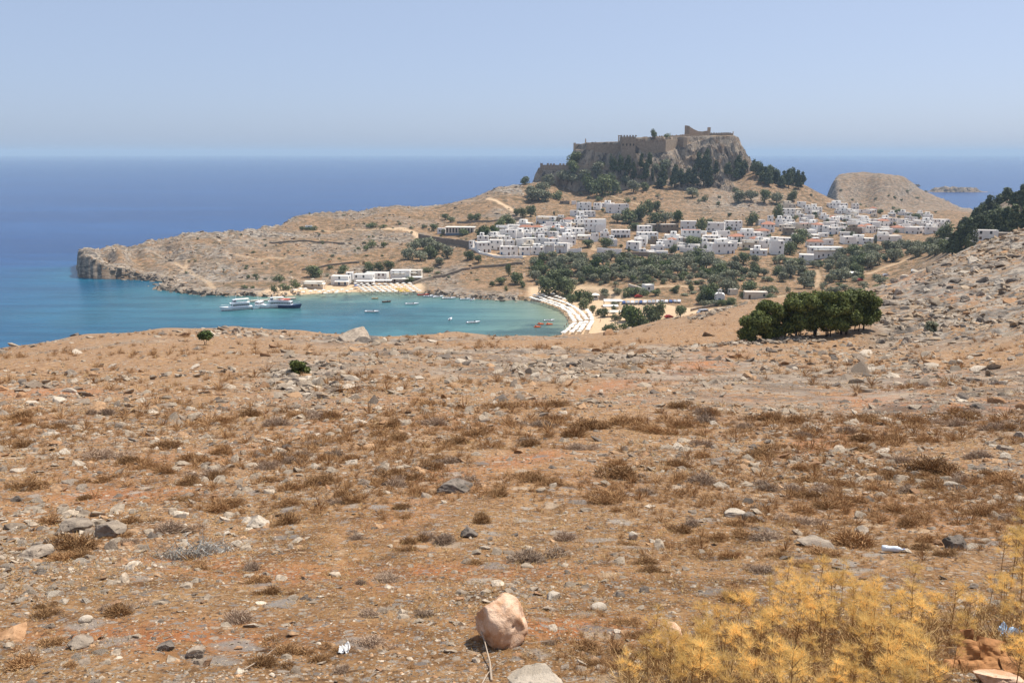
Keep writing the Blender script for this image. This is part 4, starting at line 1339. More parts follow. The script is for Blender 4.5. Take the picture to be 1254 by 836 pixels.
ribbon_wall([(690, 340), (760, 336), (830, 338)], 1.3, .9, M_STONEH, 'dry_stone_wall', 'dry stone terrace wall among the olive trees', 'wall')

# ---- chapel, sheds and taverns in the valley
p = special_at(881, 370)
cp_ = thing('chapel', 'tiny white chapel with a stepped bell gable beside the dark tree', 'chapel', (p.x, p.y, p.z), R(-12))
MB().box(-2.6, 2.6, 0, 4.5, -2, 3.6).build('wall', M_WHITE, cp_)
v = MB()
v.loft([[Vector((math.cos(a) * 2.5, yy, 3.6 + math.sin(a) * 1.1)) for a in np.linspace(0, math.pi, 9)] for yy in (0.05, 4.45)])
v.build('roof', M_WHITE, cp_)
bg = MB().box(-.9, -.4, -.02, .5, 3.6, 6.2).box(.4, .9, -.02, .5, 3.6, 6.2).box(-1.1, 1.1, -.06, .54, 6.2, 6.6).box(-.5, .5, 0, .48, 6.6, 7.1).build('bell_gable', M_WHITE, cp_)
link('door', DOORB, cp_, (0, -.03, 0))
MB().tube([(0, .25, 5.0), (0, .25, 5.5)], [.3, .12], 8).build('bell', M_SHUT, bg)
p = special_at(926, 366)
sh = house(p.x, p.y, p.z, 12, 3.6, 6, R(-6), 'cream')
p = special_at(899, 361)
house(p.x, p.y, p.z, 4.4, 3, 4, R(8), 'cream')
p = special_at(796, 358)
house(p.x, p.y, p.z, 5, 4.2, 5, R(20), 'white')
p = special_at(729, 367)
ki = thing('beach_kiosk', 'small white kiosk with a hipped roof behind the bay beach', 'kiosk', (p.x, p.y, p.z))
MB().box(-1.8, 1.8, 0, 3.4, -1, 2.6).build('wall', M_WHITE, ki)
MB().add([(-2.4, -.6, 2.6), (2.4, -.6, 2.6), (2.4, 4, 2.6), (-2.4, 4, 2.6), (0, 1.7, 3.7)], [(0, 1, 4), (1, 2, 4), (2, 3, 4), (3, 0, 4), (3, 2, 1, 0)]).build('roof', M_CANVAS, ki)
link('window', WIN, ki, (0, -.03, 1.0), None, (1.8, 1, .8))
def shade(px, py, w, d, h, rz, mat, label, dmin=330.0, name='sun_shelter'):
    p = special_at(px, py, dmin)
    t = thing(name, label, 'shelter', (p.x, p.y, p.z), rz)
    MB().add([(-w / 2, 0, h), (w / 2, 0, h), (w / 2, d, h + .35), (-w / 2, d, h + .35), (-w / 2, 0, h + .15), (w / 2, 0, h + .15), (w / 2, d, h + .5), (-w / 2, d, h + .5)],
             [(3, 2, 1, 0), (4, 5, 6, 7), (0, 1, 5, 4), (1, 2, 6, 5), (2, 3, 7, 6), (3, 0, 4, 7)]).build('roof', mat, t)
    for sx in (-1, 1):
        for yy in (.15, d - .15):
            MB().tube([(sx * (w / 2 - .15), yy, -.8), (sx * (w / 2 - .15), yy, h)], .09, 6).build('post', M_SHUT, t)
    return t
shade(752, 375, 11, 5, 2.6, R(-3), M_CANVAS, 'cream canvas shelter beside the beach kiosk')
shade(748, 381, 8, 4, 2.4, R(-3), M_CANVAS, 'white canvas shelter in front of the beach kiosk')
shade(756, 388, 15, 5, 2.2, R(-5), M_CREAM, 'long low cream shelter on the sand beside the dark trees')
shade(1108, 302, 10, 5, 2.6, 0, M_CANVAS, 'white canvas shelter at the foot of the village car park')
shade(1186, 302, 14, 5, 2.6, R(-4), M_CANVAS, 'long pale shelter roof beside the pair of cypresses')
shade(1045, 340, 9, 5, 2.6, R(5), M_CANVAS, 'small white roofed shelter among the olive trees')
shade(744, 228, 16, 4, 2.4, 0, M_CANVAS, 'long white awning under the fortress walls', 880, 'awning_roof')
shade(836, 229, 20, 4, 2.4, 0, M_CANVAS, 'low white awning among the pines under the fortress', 880, 'awning_roof')

# ---- taverns behind the small beach
TAV = ((371, 395, 345, 353, M_CANVAS), (405, 427, 338, 349, None), (424, 432, 334, 344, None), (433, 457, 336, 348, None), (447, 474, 334, 345, None), (478, 502, 331, 345, M_CANVAS), (499, 516, 331, 343, M_CANVAS))
for k, (x0, x1, yt, yb, aw) in enumerate(TAV):
    p = ground((x0 + x1) / 2, yb, 420)
    m = p.y / FPX
    house(p.x, p.y, p.z, (x1 - x0) * m, (yb - yt) * m, 7, R(random.uniform(-6, 6)), 'white' if k not in (0, 6) else 'cream', group='taverns behind the small beach', extra='awning' if aw else None)
for px, py, w, lab in ((385, 353.5, 13, 'broad cream tavern canopy at the left end of the small beach'), (418, 350.5, 9, 'cream tavern canopy under the middle white house'), (447, 350, 12, 'cream tavern canopy behind the parasol rows'),
                       (466, 349, 14, 'long cream tavern canopy in the middle of the small beach'), (490, 347, 11, 'cream tavern canopy below the two right taverns'), (508, 345, 9, 'green grey tavern canopy at the right end of the small beach')):
    shade(px, py, w, 3.5, 2.7, R(-3), M_CANVAS, lab, 420, 'tavern_canopy')

# ================================================================== BEACH PARASOLS AND LOUNGERS
M_PAR = pmat('parasol_cloth', (.82, .78, .70), (.74, .69, .60), 2.0, 0.85, rand=.15)
M_PARY = pmat('yellow_parasol_cloth', (.72, .48, .10), None, 2.0)
M_PARB = pmat('blue_parasol_cloth', (.08, .18, .45), None, 2.0)
def parasol_proto(mat):
    t = thing('beach_parasol', 'white square beach parasol', 'parasol', (0, 0, 0))
    s = 1.08
    b = MB().add([(-s, -s, 2.0), (s, -s, 2.0), (s, s, 2.0), (-s, s, 2.0), (-s, -s, 2.2), (s, -s, 2.2), (s, s, 2.2), (-s, s, 2.2), (0, 0, 2.65)],
                 [(0, 1, 5, 4), (1, 2, 6, 5), (2, 3, 7, 6), (3, 0, 4, 7), (4, 5, 8), (5, 6, 8), (6, 7, 8), (7, 4, 8)])
    b.build('canopy', mat, t)
    MB().tube([(0, 0, -.3), (0, 0, 2.62)], .04, 5).build('pole', M_SHUT, t)
    return t
PAR, PARY, PARB = parasol_proto(M_PAR), parasol_proto(M_PARY), parasol_proto(M_PARB)
_used = {}
def parasol(x, y, rz, label, group, src=PAR):
    z = max(float(gz(x, y)), .2)
    if src.name not in _used:
        _used[src.name] = 1
        src.location, src.rotation_euler.z = (x, y, z), rz
        src['label'], src['group'] = label, group
        return src
    return dup(src, (x, y, z), rz, 1.0, label, group)
def on_water_plane(px, py, z=.6):
    y = (CAM_H - z) / float(rr(py))
    return Vector((float(uu(px, py)) * y, y, z))
def parasol_row(pts, step, label, group):
    w = [on_water_plane(px, py, 2.6) for px, py in pts]
    L = [0]
    for a, c in zip(w, w[1:]):
        L.append(L[-1] + (c - a).length)
    s = 0.0
    while s < L[-1]:
        i = max(k for k in range(len(L) - 1) if L[k] <= s)
        q = w[i].lerp(w[i + 1], (s - L[i]) / (L[i + 1] - L[i]))
        d = w[i + 1] - w[i]
        parasol(q.x + random.uniform(-.3, .3), q.y + random.uniform(-.35, .35), math.atan2(d.y, d.x) + random.uniform(-.15, .15), label, group)
        s += step
ROWS = (('first row from the water', [(650.5, 363.5), (663, 367), (676, 371), (688, 375.5), (695, 380), (700, 386), (703.5, 393)], [(704, 395), (690, 407)]),
        ('second row from the water', [(655, 362), (670, 366.5), (684, 371), (697, 377), (706, 385), (711.5, 392.5)], [(711.5, 394.5), (699, 407)]),
        ('third row from the water', [(660, 361.5), (675, 365), (690, 369.5), (702, 375), (712.5, 382.5), (718.5, 391.5)], [(718.5, 394), (709, 406.5)]),
        ('fourth row from the water', [(719, 380), (723, 386), (725.5, 392.5)], [(725.5, 394), (719, 405)]))
for nm, up, lo in ROWS:
    parasol_row(up, 3.4, f'white parasol in the {nm} on the bay beach, upper curve', f'parasols in the {nm}, upper stretch')
    parasol_row(lo, 3.4, f'white parasol in the {nm} on the bay beach, lower stretch', f'parasols in the {nm}, lower stretch')
parasol_row([(672, 361), (683, 364), (694, 367.5)], 4.4, 'white square parasol in the short row under the trees behind the bay beach', 'parasols under the beach trees')
# small beach: slanting files of parasols
for k, px in enumerate(np.linspace(448, 514, 10)):
    y0 = 356.2 - 0.8 * abs(k - 4) / 5
    for j in range(6):
        q = on_water_plane(px - j * 2.5, y0 - j * 1.5, 2.6)
        col = PARY if k in (6, 7) and j < 3 else PAR
        lab = 'yellow square parasol in the slanting files on the small beach' if col is PARY else 'white square parasol in the slanting files in the middle of the small beach'
        parasol(q.x + random.uniform(-.2, .2), q.y + random.uniform(-.3, .3), R(25) + random.uniform(-.2, .2), lab, 'yellow parasols on the small beach' if col is PARY else 'parasols in slanting files', col)
for px, py in ((362, 355.5), (368, 354.5), (374, 354), (371, 357), (380, 356), (386, 354.5), (391, 356.5), (396, 354.5), (402, 356), (407, 354.5), (413, 355.5), (419, 354), (425, 355.5), (430, 353.5), (398, 358), (412, 357.5)):
    q = on_water_plane(px, py, 2.6)
    parasol(q.x, q.y, random.uniform(0, 1.5), 'white parasol in the loose group at the left end of the small beach', 'loose parasols on the small beach')
q = on_water_plane(436, 350, 2.6)
parasol(q.x, q.y, .4, 'blue parasol behind the white files of the small beach', 'blue beach parasol', PARB)

# ================================================================== PEOPLE ON THE BEACH (a few pixels tall)
M_SKIN = pmat('tanned_skin', (.42, .24, .15), (.36, .20, .12), 4, .6)
M_SWIM = [pmat('blue_swimwear', (.05, .10, .30), None, 3), pmat('red_swimwear', (.45, .05, .04), None, 3), pmat('dark_swimwear', (.03, .03, .035), None, 3)]
def person_mesh():
    me = bpy.data.meshes.new('person')
    V = [(0, 0, .92), (0, 0, 1.15), (0, 0, 1.38), (0, -.01, 1.5), (0, -.02, 1.62), (0, -.02, 1.74), (.10, 0, .88), (.12, .02, .48), (.13, .05, .06), (.13, -.08, .03), (-.10, 0, .88), (-.12, -.03, .48), (-.13, -.05, .06), (-.13, -.18, .03),
         (.19, 0, 1.38), (.25, .02, 1.1), (.27, -.05, .85), (-.19, 0, 1.38), (-.25, .02, 1.1), (-.24, -.08, .86)]
    E = [(0, 1), (1, 2), (2, 3), (3, 4), (4, 5), (0, 6), (6, 7), (7, 8), (8, 9), (0, 10), (10, 11), (11, 12), (12, 13), (2, 14), (14, 15), (15, 16), (2, 17), (17, 18), (18, 19)]
    RAD = [.15, .14, .16, .06, .10, .08, .10, .07, .045, .035, .10, .07, .045, .035, .07, .05, .035, .07, .05, .035]
    me.from_pydata(V, E, [])
    o = bpy.data.objects.new('skin_source', me)
    COL.objects.link(o)
    md = o.modifiers.new('skin', 'SKIN')
    for i, s in enumerate(me.skin_vertices[0].data):
        s.radius = (RAD[i], RAD[i] * .8)
        s.use_root = i == 0
    o.modifiers.new('sub', 'SUBSURF').levels = 1
    dg = bpy.context.evaluated_depsgraph_get()
    out = bpy.data.meshes.new_from_object(o.evaluated_get(dg))
    bpy.data.objects.remove(o)
    out.name = 'person'
    out.materials.clear()
    out.materials.append(M_SKIN)
    return out
PERSON = person_mesh()
PANTS = []
for m in M_SWIM:
    b = MB()
    b.loft([[Vector((math.cos(a) * rx, math.sin(a) * ry, z)) for a in np.linspace(0, 2 * math.pi, 11)[:-1]] for z, rx, ry in ((.70, .20, .13), (.86, .21, .15), (1.0, .175, .14))])
    PANTS.append(b.mesh('swimwear', m, True))
PEOPLE = [(691, 400, 'blue'), (694, 397, 'red'), (687, 408, 'dark'), (690, 409, 'blue'), (696, 391, 'dark'), (691, 382, 'red'), (684, 377, 'blue'), (677, 374.5, 'dark'), (669, 371, 'red'), (661, 368.8, 'blue'), (735, 396, 'red'), (744, 390, 'dark'),
          (395, 359, 'blue'), (408, 358.2, 'red'), (424, 358.2, 'dark'), (441, 357.4, 'red'), (455, 357, 'blue'), (470, 357.2, 'dark'), (488, 357.4, 'red')]
for px, py, colr in PEOPLE:
    q = on_water_plane(px, py, .4)
    t = link('person', PERSON, None, (q.x, q.y, max(float(gz(q.x, q.y)) - .03, -.5)), (0, 0, random.uniform(0, 6.28)))
    link('swimwear', PANTS[['blue', 'red', 'dark'].index(colr)], t)
    tag(t, f'bather in {colr} swimwear standing at the water edge', 'person', 'bathers on the beaches')
PEOPLE_OBJ = [o for o in COL.objects if o.name.split('.')[0] == 'person']

# ================================================================== BOATS
M_HULL = pmat('white_gelcoat', (.90, .90, .90), (.84, .85, .86), .6, .35, spec=.5)
M_NAVY = pmat('navy_hull_paint', (.02, .045, .12), (.03, .06, .15), .6, .35, spec=.5)
M_REDC = pmat('red_canvas', (.55, .07, .03), (.45, .05, .025), 2, .8)
M_WOODH = pmat('varnished_hull_wood', (.16, .08, .04), (.11, .055, .03), 2, .5)
M_ORANGE = pmat('orange_plastic', (.75, .16, .03), (.65, .12, .02), 2, .5)
def hull(b, L, B, D, sheer=.5, stem=.12, draft=.5):
    rings = []
    for k in range(13):
        t = k / 12
        w = B / 2 * (1 - max(0, (t - .55) / .45) ** 2.2) * (0.86 + .14 * min(1, t * 4))
        w = max(w, .03)
        x = -L / 2 + L * t
        top = D + sheer * max(0, (t - .45) / .55) ** 2
        rk = L * stem * t ** 3
        rings.append([Vector((x + rk, -w, top)), Vector((x + rk * .5, -w * .86, D * .25)), Vector((x, -w * .35, -draft)), Vector((x, w * .35, -draft)), Vector((x + rk * .5, w * .86, D * .25)), Vector((x + rk, w, top))])
    return b.loft(rings)
def tour_boat(px, py, heading, L, B, label, canopy=None, hullm=M_HULL, decks=2, stripe=True):
    q = on_water_plane(px, py, 0)
    t = thing('tour_boat', label, 'boat', (q.x, q.y, 0), heading)
    h = hull(MB(), L, B, 1.5, .9).build('hull', hullm, t)
    if stripe:
        for s in (-1, 1):
            MB().box(-L * .42, L * .2, s * B * .5 - .05, s * B * .5 + .05, 1.02, 1.22).build('stripe', M_NAVY, h)
    cab = MB().box(-L * .40, L * .20, -B * .40, B * .40, 1.45, 3.6, tx=.15, ty=.1).build('lower_cabin', M_HULL, t)
    for s in (-1, 1):
        for i in range(8):
            x0 = -L * .37 + i * L * .068
            MB().box(x0, x0 + L * .052, s * (B * .385) - .06, s * (B * .385) + .06, 2.3, 3.1).build('window', M_GLASS, cab)
    MB().box(L * .19, L * .20 + .06, -B * .33, B * .33, 2.4, 3.1).build('window', M_GLASS, cab)
    if decks > 1:
        MB().box(-L * .42, L * .24, -B * .45, B * .45, 3.6, 3.75).build('upper_deck', M_HULL, t)
        br = MB().box(L * .02, L * .17, -B * .30, B * .30, 3.75, 5.6, tx=.3, ty=.1).build('wheelhouse', M_HULL, t)
        MB().box(L * .165 - .25, L * .17 - .12, -B * .24, B * .24, 4.5, 5.2).build('window', M_GLASS, br)
        for s in (-1, 1):
            MB().box(L * .05, L * .14, s * B * .285 - .05, s * B * .285 + .05, 4.5, 5.2).build('window', M_GLASS, br)
        MB().box(-L * .40, L * .05, -B * .38, B * .38, 5.6, 5.72).build('sun_roof', canopy or M_CANVAS, t)
        for i in range(4):
            for s in (-1, 1):
                x0 = -L * .38 + i * L * .13
                MB().tube([(x0, s * B * .36, 3.7), (x0, s * B * .36, 5.6)], .05, 5).build('roof_post', M_HULL, t)
    elif canopy:
        MB().box(-L * .40, L * .12, -B * .38, B * .38, 4.5, 4.62).build('sun_roof', canopy, t)
        for i in (-.36, -.1, .09):
            for s in (-1, 1):
                MB().tube([(L * i, s * B * .34, 3.5), (L * i, s * B * .34, 4.5)], .05, 5).build('roof_post', M_HULL, t)
    rl = MB()
    for s in (-1, 1):
        rl.tube([(L * .2, s * B * .42, 2.4), (L * .38, s * B * .3, 2.9), (L * .55, s * .1, 3.3)], .035, 5)
    rl.build('bow_rail', M_HULL, t)
    MB().tube([(L * .05, 0, 3.6), (L * .04, 0, 8.2)], [.09, .04], 6).build('mast', M_HULL, t)
    return t
tour_boat(291, 379, R(208), 15.5, 4.6, 'white two deck tour boat with dark windows, moored leftmost with its bow outward')
tour_boat(317, 377, R(255), 8.5, 3.4, 'small white cabin boat moored between the two big boats', None, decks=1, stripe=False)
tour_boat(336, 376.5, R(200), 13, 4.2, 'white tour boat with a long pale sun roof behind the blue one', M_CANVAS)
tour_boat(352, 376.5, R(352), 13.5, 4.2, 'navy hulled tour boat with a red canopy moored at the right end', M_REDC, M_NAVY, decks=1, stripe=False)
# jetty
q0, q1 = on_water_plane(304, 370, 0), on_water_plane(362, 366, 0)
jt = thing('jetty', 'low stone jetty behind the moored tour boats', 'jetty', (q0.x, q0.y, 0), math.atan2(q1.y - q0.y, q1.x - q0.x))
MB().box(0, (q1 - q0).length, -1.2, 1.2, -2, .9).build('deck', M_CREAM, jt)
for k in range(5):
    MB().tube([(k * 5 + 1, -1.05, .8), (k * 5 + 1, -1.05, 1.3)], [.14, .16], 8).build('bollard', M_SHUT, jt)
def small_boat(px, py, L, heading, label, mat=M_HULL, name='motor_boat', seat=M_WOODH, screen=True):
    q = on_water_plane(px, py, 0)
    t = thing(name, label, 'boat', (q.x, q.y, 0), heading)
    hull(MB(), L, L * .36, .62, .25, .1, .25).build('hull', mat, t)
    MB().box(-L * .36, L * .18, -L * .11, L * .11, .60, .66).build('cockpit', M_GLASS if mat is M_HULL else seat, t)
    if screen:
        MB().box(L * .12, L * .2, -L * .1, L * .1, .64, 1.15, tx=.12).build('windscreen', M_GLASS, t)
    MB().box(-L * .52, -L * .47, -.2, .2, .2, 1.0).build('outboard', M_NAVY, t)
    return t
for q in ((518, 361.5, 6.5, 10, 'motor boat with a red cover moored first from the small beach', M_REDC), (524, 363, 5.5, 20, 'white motor boat moored right of the red covered one', M_HULL), (529, 363.5, 5.5, -15, 'white motor boat moored third along the rocky shore', M_HULL), (536, 364, 6.5, 30, 'white motor boat with blue trim moored by the black rocks', M_HULL),
          (549, 365.6, 7.5, 5, 'largest white motor boat moored off the black rocks', M_HULL), (569, 366.8, 5.5, 10, 'white motor boat moored right of the largest one', M_HULL), (578.5, 367.4, 4.5, 70, 'small white boat moored end on beside the black rocks', M_HULL),
          (551.5, 391.5, 4.2, 80, 'small white dinghy pointing at the shore in the middle of the bay', M_HULL), (579, 395.3, 6.5, 15, 'white open boat anchored in the middle of the bay', M_HULL), (672, 393, 5.0, 5, 'white boat beside the orange pedalos', M_HULL),
          (473, 370, 4.6, 15, 'dark wooden boat anchored off the small beach', M_WOODH), (504, 372.6, 7, 5, 'long white boat anchored right of the dark wooden one', M_HULL), (455, 382, 7.2, -5, 'low white boat with a dark interior in open water', M_HULL), (459, 366, 3.5, 0, 'little yellow dinghy near the small beach', M_YCANVAS),
          (496, 360.5, 4, 10, 'small white boat close in by the right end of the parasols', M_HULL)):
    small_boat(q[0], q[1], q[2], R(q[3]), q[4], q[5], screen=q[2] > 4.4)
for px, py, hd, lab in ((662, 397, 20, 'orange pedalo boat nearest the white boat on its left'), (658, 400.5, 15, 'orange pedalo boat farthest from the sand'), (672.5, 397.2, 5, 'orange pedalo boat just below the white boat')):
    q = on_water_plane(px, py, 0)
    t = thing('pedal_boat', lab, 'pedal boat', (q.x, q.y, 0), R(hd), 'orange pedal boats')
    for s in (-1, 1):
        MB().loft([[Vector((x, s * .6 + c[0] * w, .15 + c[1] * .3)) for c in ((-.3, -1), (.3, -1), (.35, .6), (-.35, .6))] for x, w in ((-1.6, .7), (-.8, 1), (.9, 1), (1.7, .3))]).build('float', M_ORANGE, t)
    MB().box(-.9, .5, -.7, .7, .34, .5).box(-.9, -.7, -.7, .7, .5, 1.0).build('seat', M_ORANGE, t)

# ================================================================== VEHICLES BEHIND THE BEACH
CARP = [pmat('silver_car_paint', (.45, .46, .48), (.42, .43, .45), 1, .35, spec=.6), pmat('white_car_paint', (.78, .78, .78), (.74, .74, .74), 1, .35, spec=.6), pmat('blue_car_paint', (.06, .12, .30), (.05, .10, .26), 1, .35, spec=.6), pmat('red_car_paint', (.42, .03, .02), (.36, .025, .02), 1, .35, spec=.6)]
M_TYRE = pmat('tyre_rubber', (.025, .025, .025), None, 4, .9)
def car_proto(name, mat, L=4.2, Wd=1.75, H=1.45, van=False):
    t = thing(name, name, 'van' if van else 'car')
    prof = [(-.5, .25), (-.5, .85), (-.42, .95), (-.34, 1.0), (-.24, H / 1.0), (.10, H), (.26, .98), (.46, .82), (.5, .6), (.5, .25)]
    if van:
        prof = [(-.5, .3), (-.5, H * .97), (-.46, H), (.28, H), (.40, H * .62), (.49, H * .5), (.5, .3)]
    b = MB()
    b.loft([[Vector((x * L, s * Wd / 2 * (.90 if z > 1.0 else 1), z)) for x, z in prof] for s in (-1, 1)])
    b.build('body', mat, t)
    if van:
        MB().box(L * .05, L * .30, -Wd * .49, Wd * .49, H * .58, H * .85).build('window', M_GLASS, t)
        MB().box(-L * .40, L * .0, -Wd * .49, Wd * .49, H * .58, H * .85).build('window', M_GLASS, t)
        MB().add([(L * .30, -.7, H * .95), (L * .30, .7, H * .95), (L * .405, .75, H * .63), (L * .405, -.75, H * .63)], [(0, 1, 2, 3), (3, 2, 1, 0)])
    else:
        MB().add([(-.27 * L, -Wd * .47, 1.02), (.22 * L, -Wd * .47, 1.02), (.09 * L, -Wd * .462, H - .08), (-.21 * L, -Wd * .462, H - .08), (-.27 * L, Wd * .47, 1.02), (.22 * L, Wd * .47, 1.02), (.09 * L, Wd * .462, H - .08), (-.21 * L, Wd * .462, H - .08)],
                 [(0, 1, 2, 3), (7, 6, 5, 4), (0, 4, 5, 1), (1, 5, 6, 2), (2, 6, 7, 3), (3, 7, 4, 0)]).build('window', M_GLASS, t)
    for sx in (-.31, .31):
        for s in (-1, 1):
            MB().tube([(sx * L, s * (Wd / 2 - .17), .31), (sx * L, s * (Wd / 2 + .02), .31)], .31, 12).build('wheel', M_TYRE, t)
    return t
CARS = {k: car_proto('parked_car', CARP[i]) for i, k in enumerate(('silver', 'white', 'blue', 'red'))}
_cu = set()
def car(px, py, colr, rz, label, group='cars parked behind the beach', dmin=330.0):
    p = special_at(px, py, dmin)
    if colr not in _cu:
        _cu.add(colr)
        o = CARS[colr]
        o.location, o.rotation_euler.z = (p.x, p.y, p.z), rz
        o['label'], o['group'] = label, group
        return o
    return dup(CARS[colr], (p.x, p.y, p.z), rz, 1.0, label, group)
rowc = ['blue', 'silver', 'white', 'silver', 'blue', 'white', 'silver', 'silver', 'white', 'silver', 'white', 'blue', 'silver', 'white']
seen_ = {}
for k, cl_ in enumerate(rowc):
    seen_[cl_] = seen_.get(cl_, 0) + 1
    n = ['first', 'second', 'third', 'fourth', 'fifth', 'sixth', 'seventh'][seen_[cl_] - 1]
    car(764 + k * 5.2, 371.5 - k * .12, cl_, R(80 + random.uniform(-6, 6)), f'{cl_} car in the parked row behind the beach, {n} {cl_} one from the kiosk')
car(782, 364, 'red', R(10), 'red car parked in the field beside the dark bush')
car(819, 389, 'red', R(20), 'red car on the sandy road behind the dark round tree')
car(1085, 338, 'silver', R(5), 'silver car on the road below the boulder slope')
car(1052, 344, 'red', R(15), 'red car parked under the small shelter in the olive grove')
car(1118, 333, 'white', R(60), 'white car near the bend of the road under the boulder slope')
for k, (px, py) in enumerate(((1117, 300.5), (1122, 301), (1128, 301.5), (1134, 302), (1140, 302.5), (1125, 298.5), (1132, 299))):
    cl_ = ('white', 'silver', 'white', 'silver', 'blue', 'white', 'silver')[k]
    car(px, py, cl_, R(70 + random.uniform(-10, 10)), ['white car at the left end of the village car park', 'silver car second in the front line of the village car park', 'white car in the middle front of the village car park', 'silver car fourth in the front line of the village car park',
        'blue car at the right end of the village car park', 'white car in the back line of the village car park', 'silver car in the back line of the village car park'][k], 'cars in the village car park')
p = special_at(860, 385)
v = car_proto('delivery_van', CARP[0], 5.4, 2.1, 2.5, True)
v.location, v.rotation_euler.z = (p.x, p.y, p.z), R(200)
tag(v, 'silver van parked on the sandy road below the chapel', 'van')

# ================================================================== TREES OF THE VALLEY, THE VILLAGE AND THE PENINSULA
for q in (('dark', 848, 302, 13, 25), ('dark', 824, 310, 10, 13), ('dark', 720, 303, 10, 15), ('dark', 741, 304, 13, 18), ('dark', 858, 287, 21, 15), ('cypress', 1071.5, 301, 15, 4.5), ('cypress', 1184.5, 308, 26, 4.5), ('cypress', 1191, 310, 36, 9), ('cypress', 905, 300, 11, 3),
          ('dark', 975, 303, 17, 20), ('dark', 981, 294, 14, 20), ('dark', 967, 312, 17, 17), ('dark', 1100, 262, 6, 12), ('dark', 1122, 268, 7, 12), ('dark', 1134, 266, 6, 8), ('dark', 1078, 262, 6, 8),
          ('dark', 952, 269, 18, 14), ('dark', 921, 276, 15, 16), ('dark', 1155, 298, 24, 24), ('bright', 592, 291, 15, 22), ('bright', 605, 288, 12, 16), ('dark', 622, 277, 14, 18), ('dark', 612, 282, 14, 16), ('dark', 640, 266, 12, 12), ('dark', 650, 265, 14, 14), ('dark', 632, 264, 9, 8),
          ('dark', 584, 269, 8, 12), ('dark', 577, 269, 7, 10), ('dark', 568, 288, 8, 14), ('olive', 660, 288, 9, 11), ('olive', 678, 288, 9, 9), ('dark', 770, 273, 16, 22), ('dark', 784, 270, 20, 20), ('dark', 795, 262, 18, 12), ('dark', 804, 262, 16, 12), ('dark', 802, 274, 14, 20), ('olive', 756, 273, 12, 16), ('olive', 815, 274, 14, 15), ('bright', 830, 272, 15, 17), ('dark', 778, 282, 10, 16),
          ('bush', 455, 278, 6, 14), ('bush', 470, 279, 4, 10), ('bush', 545, 269, 7, 12), ('bush', 552, 272, 6, 12), ('dark', 531, 283, 9, 11), ('bush', 384, 282, 6, 12), ('bush', 370, 282, 5, 9), ('bush', 455, 302, 9, 12), ('bush', 448, 307, 7, 10), ('bush', 470, 303, 7, 9), ('bush', 519, 279, 5, 8),
          ('olive', 508, 308, 14, 20), ('olive', 524, 307, 16, 24), ('olive', 535, 311, 15, 20), ('olive', 500, 318, 14, 20), ('olive', 515, 319, 12, 18), ('dark', 527, 316, 15, 18), ('olive', 548, 316, 15, 18), ('olive', 538, 324, 9, 14), ('bush', 524, 333, 7, 16), ('dark', 512, 301, 10, 12), ('dark', 575, 318, 12, 14), ('dark', 586, 322, 10, 10),
          ('dark', 386, 339, 15, 22), ('bush', 341, 343, 7, 16), ('bush', 349, 355, 9, 16), ('bush', 362, 352, 11, 14), ('bush', 336, 357, 9, 10), ('bush', 421, 334, 8, 14), ('dark', 452, 332, 12, 14), ('dark', 464, 331, 10, 14), ('dark', 476, 331, 12, 14), ('dark', 502, 346, 8, 12), ('bush', 420, 330, 6, 9), ('bush', 404, 329, 5, 8),
          ('bush', 313, 341, 6, 9), ('bush', 304, 341, 5, 6), ('bush', 300, 353, 5, 9), ('bush', 310, 353, 4, 6), ('dark', 614, 348, 9, 14), ('dark', 633, 348, 16, 17), ('dark', 623, 338, 16, 8), ('bush', 620, 356, 7, 5), ('bush', 603, 351, 7, 9), ('dark', 640, 352, 9, 8),
          ('dark', 668, 362, 24, 26), ('dark', 680, 359, 30, 28), ('dark', 694, 362, 24, 22), ('dark', 700, 373, 14, 15), ('dark', 714, 378, 14, 14), ('bright', 708, 368, 14, 16), ('dark', 719, 371, 16, 16), ('dark', 726, 383, 10, 9), ('dark', 740, 388, 12, 13), ('dark', 733, 386, 9, 8), ('dark', 752, 383, 9, 9),
          ('bright', 775, 403, 30, 30), ('bright', 767, 393, 22, 22), ('dark', 795, 396, 24, 24), ('dark', 806, 389, 20, 20), ('dark', 833, 388, 15, 15), ('dark', 788, 402, 16, 16), ('bush', 750, 403, 9, 20), ('bush', 764, 404, 9, 18), ('bush', 742, 404, 6, 10), ('bush', 754, 392, 9, 14),
          ('bright', 868, 371, 20, 24), ('dark', 860, 372, 18, 18), ('dark', 872, 362, 16, 20), ('dark', 846, 356, 9, 8), ('dark', 826, 359, 8, 10), ('bush', 775, 361, 10, 26), ('bush', 788, 361, 9, 14), ('bush', 766, 364, 8, 10)):
    plant_px(*q, 'trees of the village and the bay')
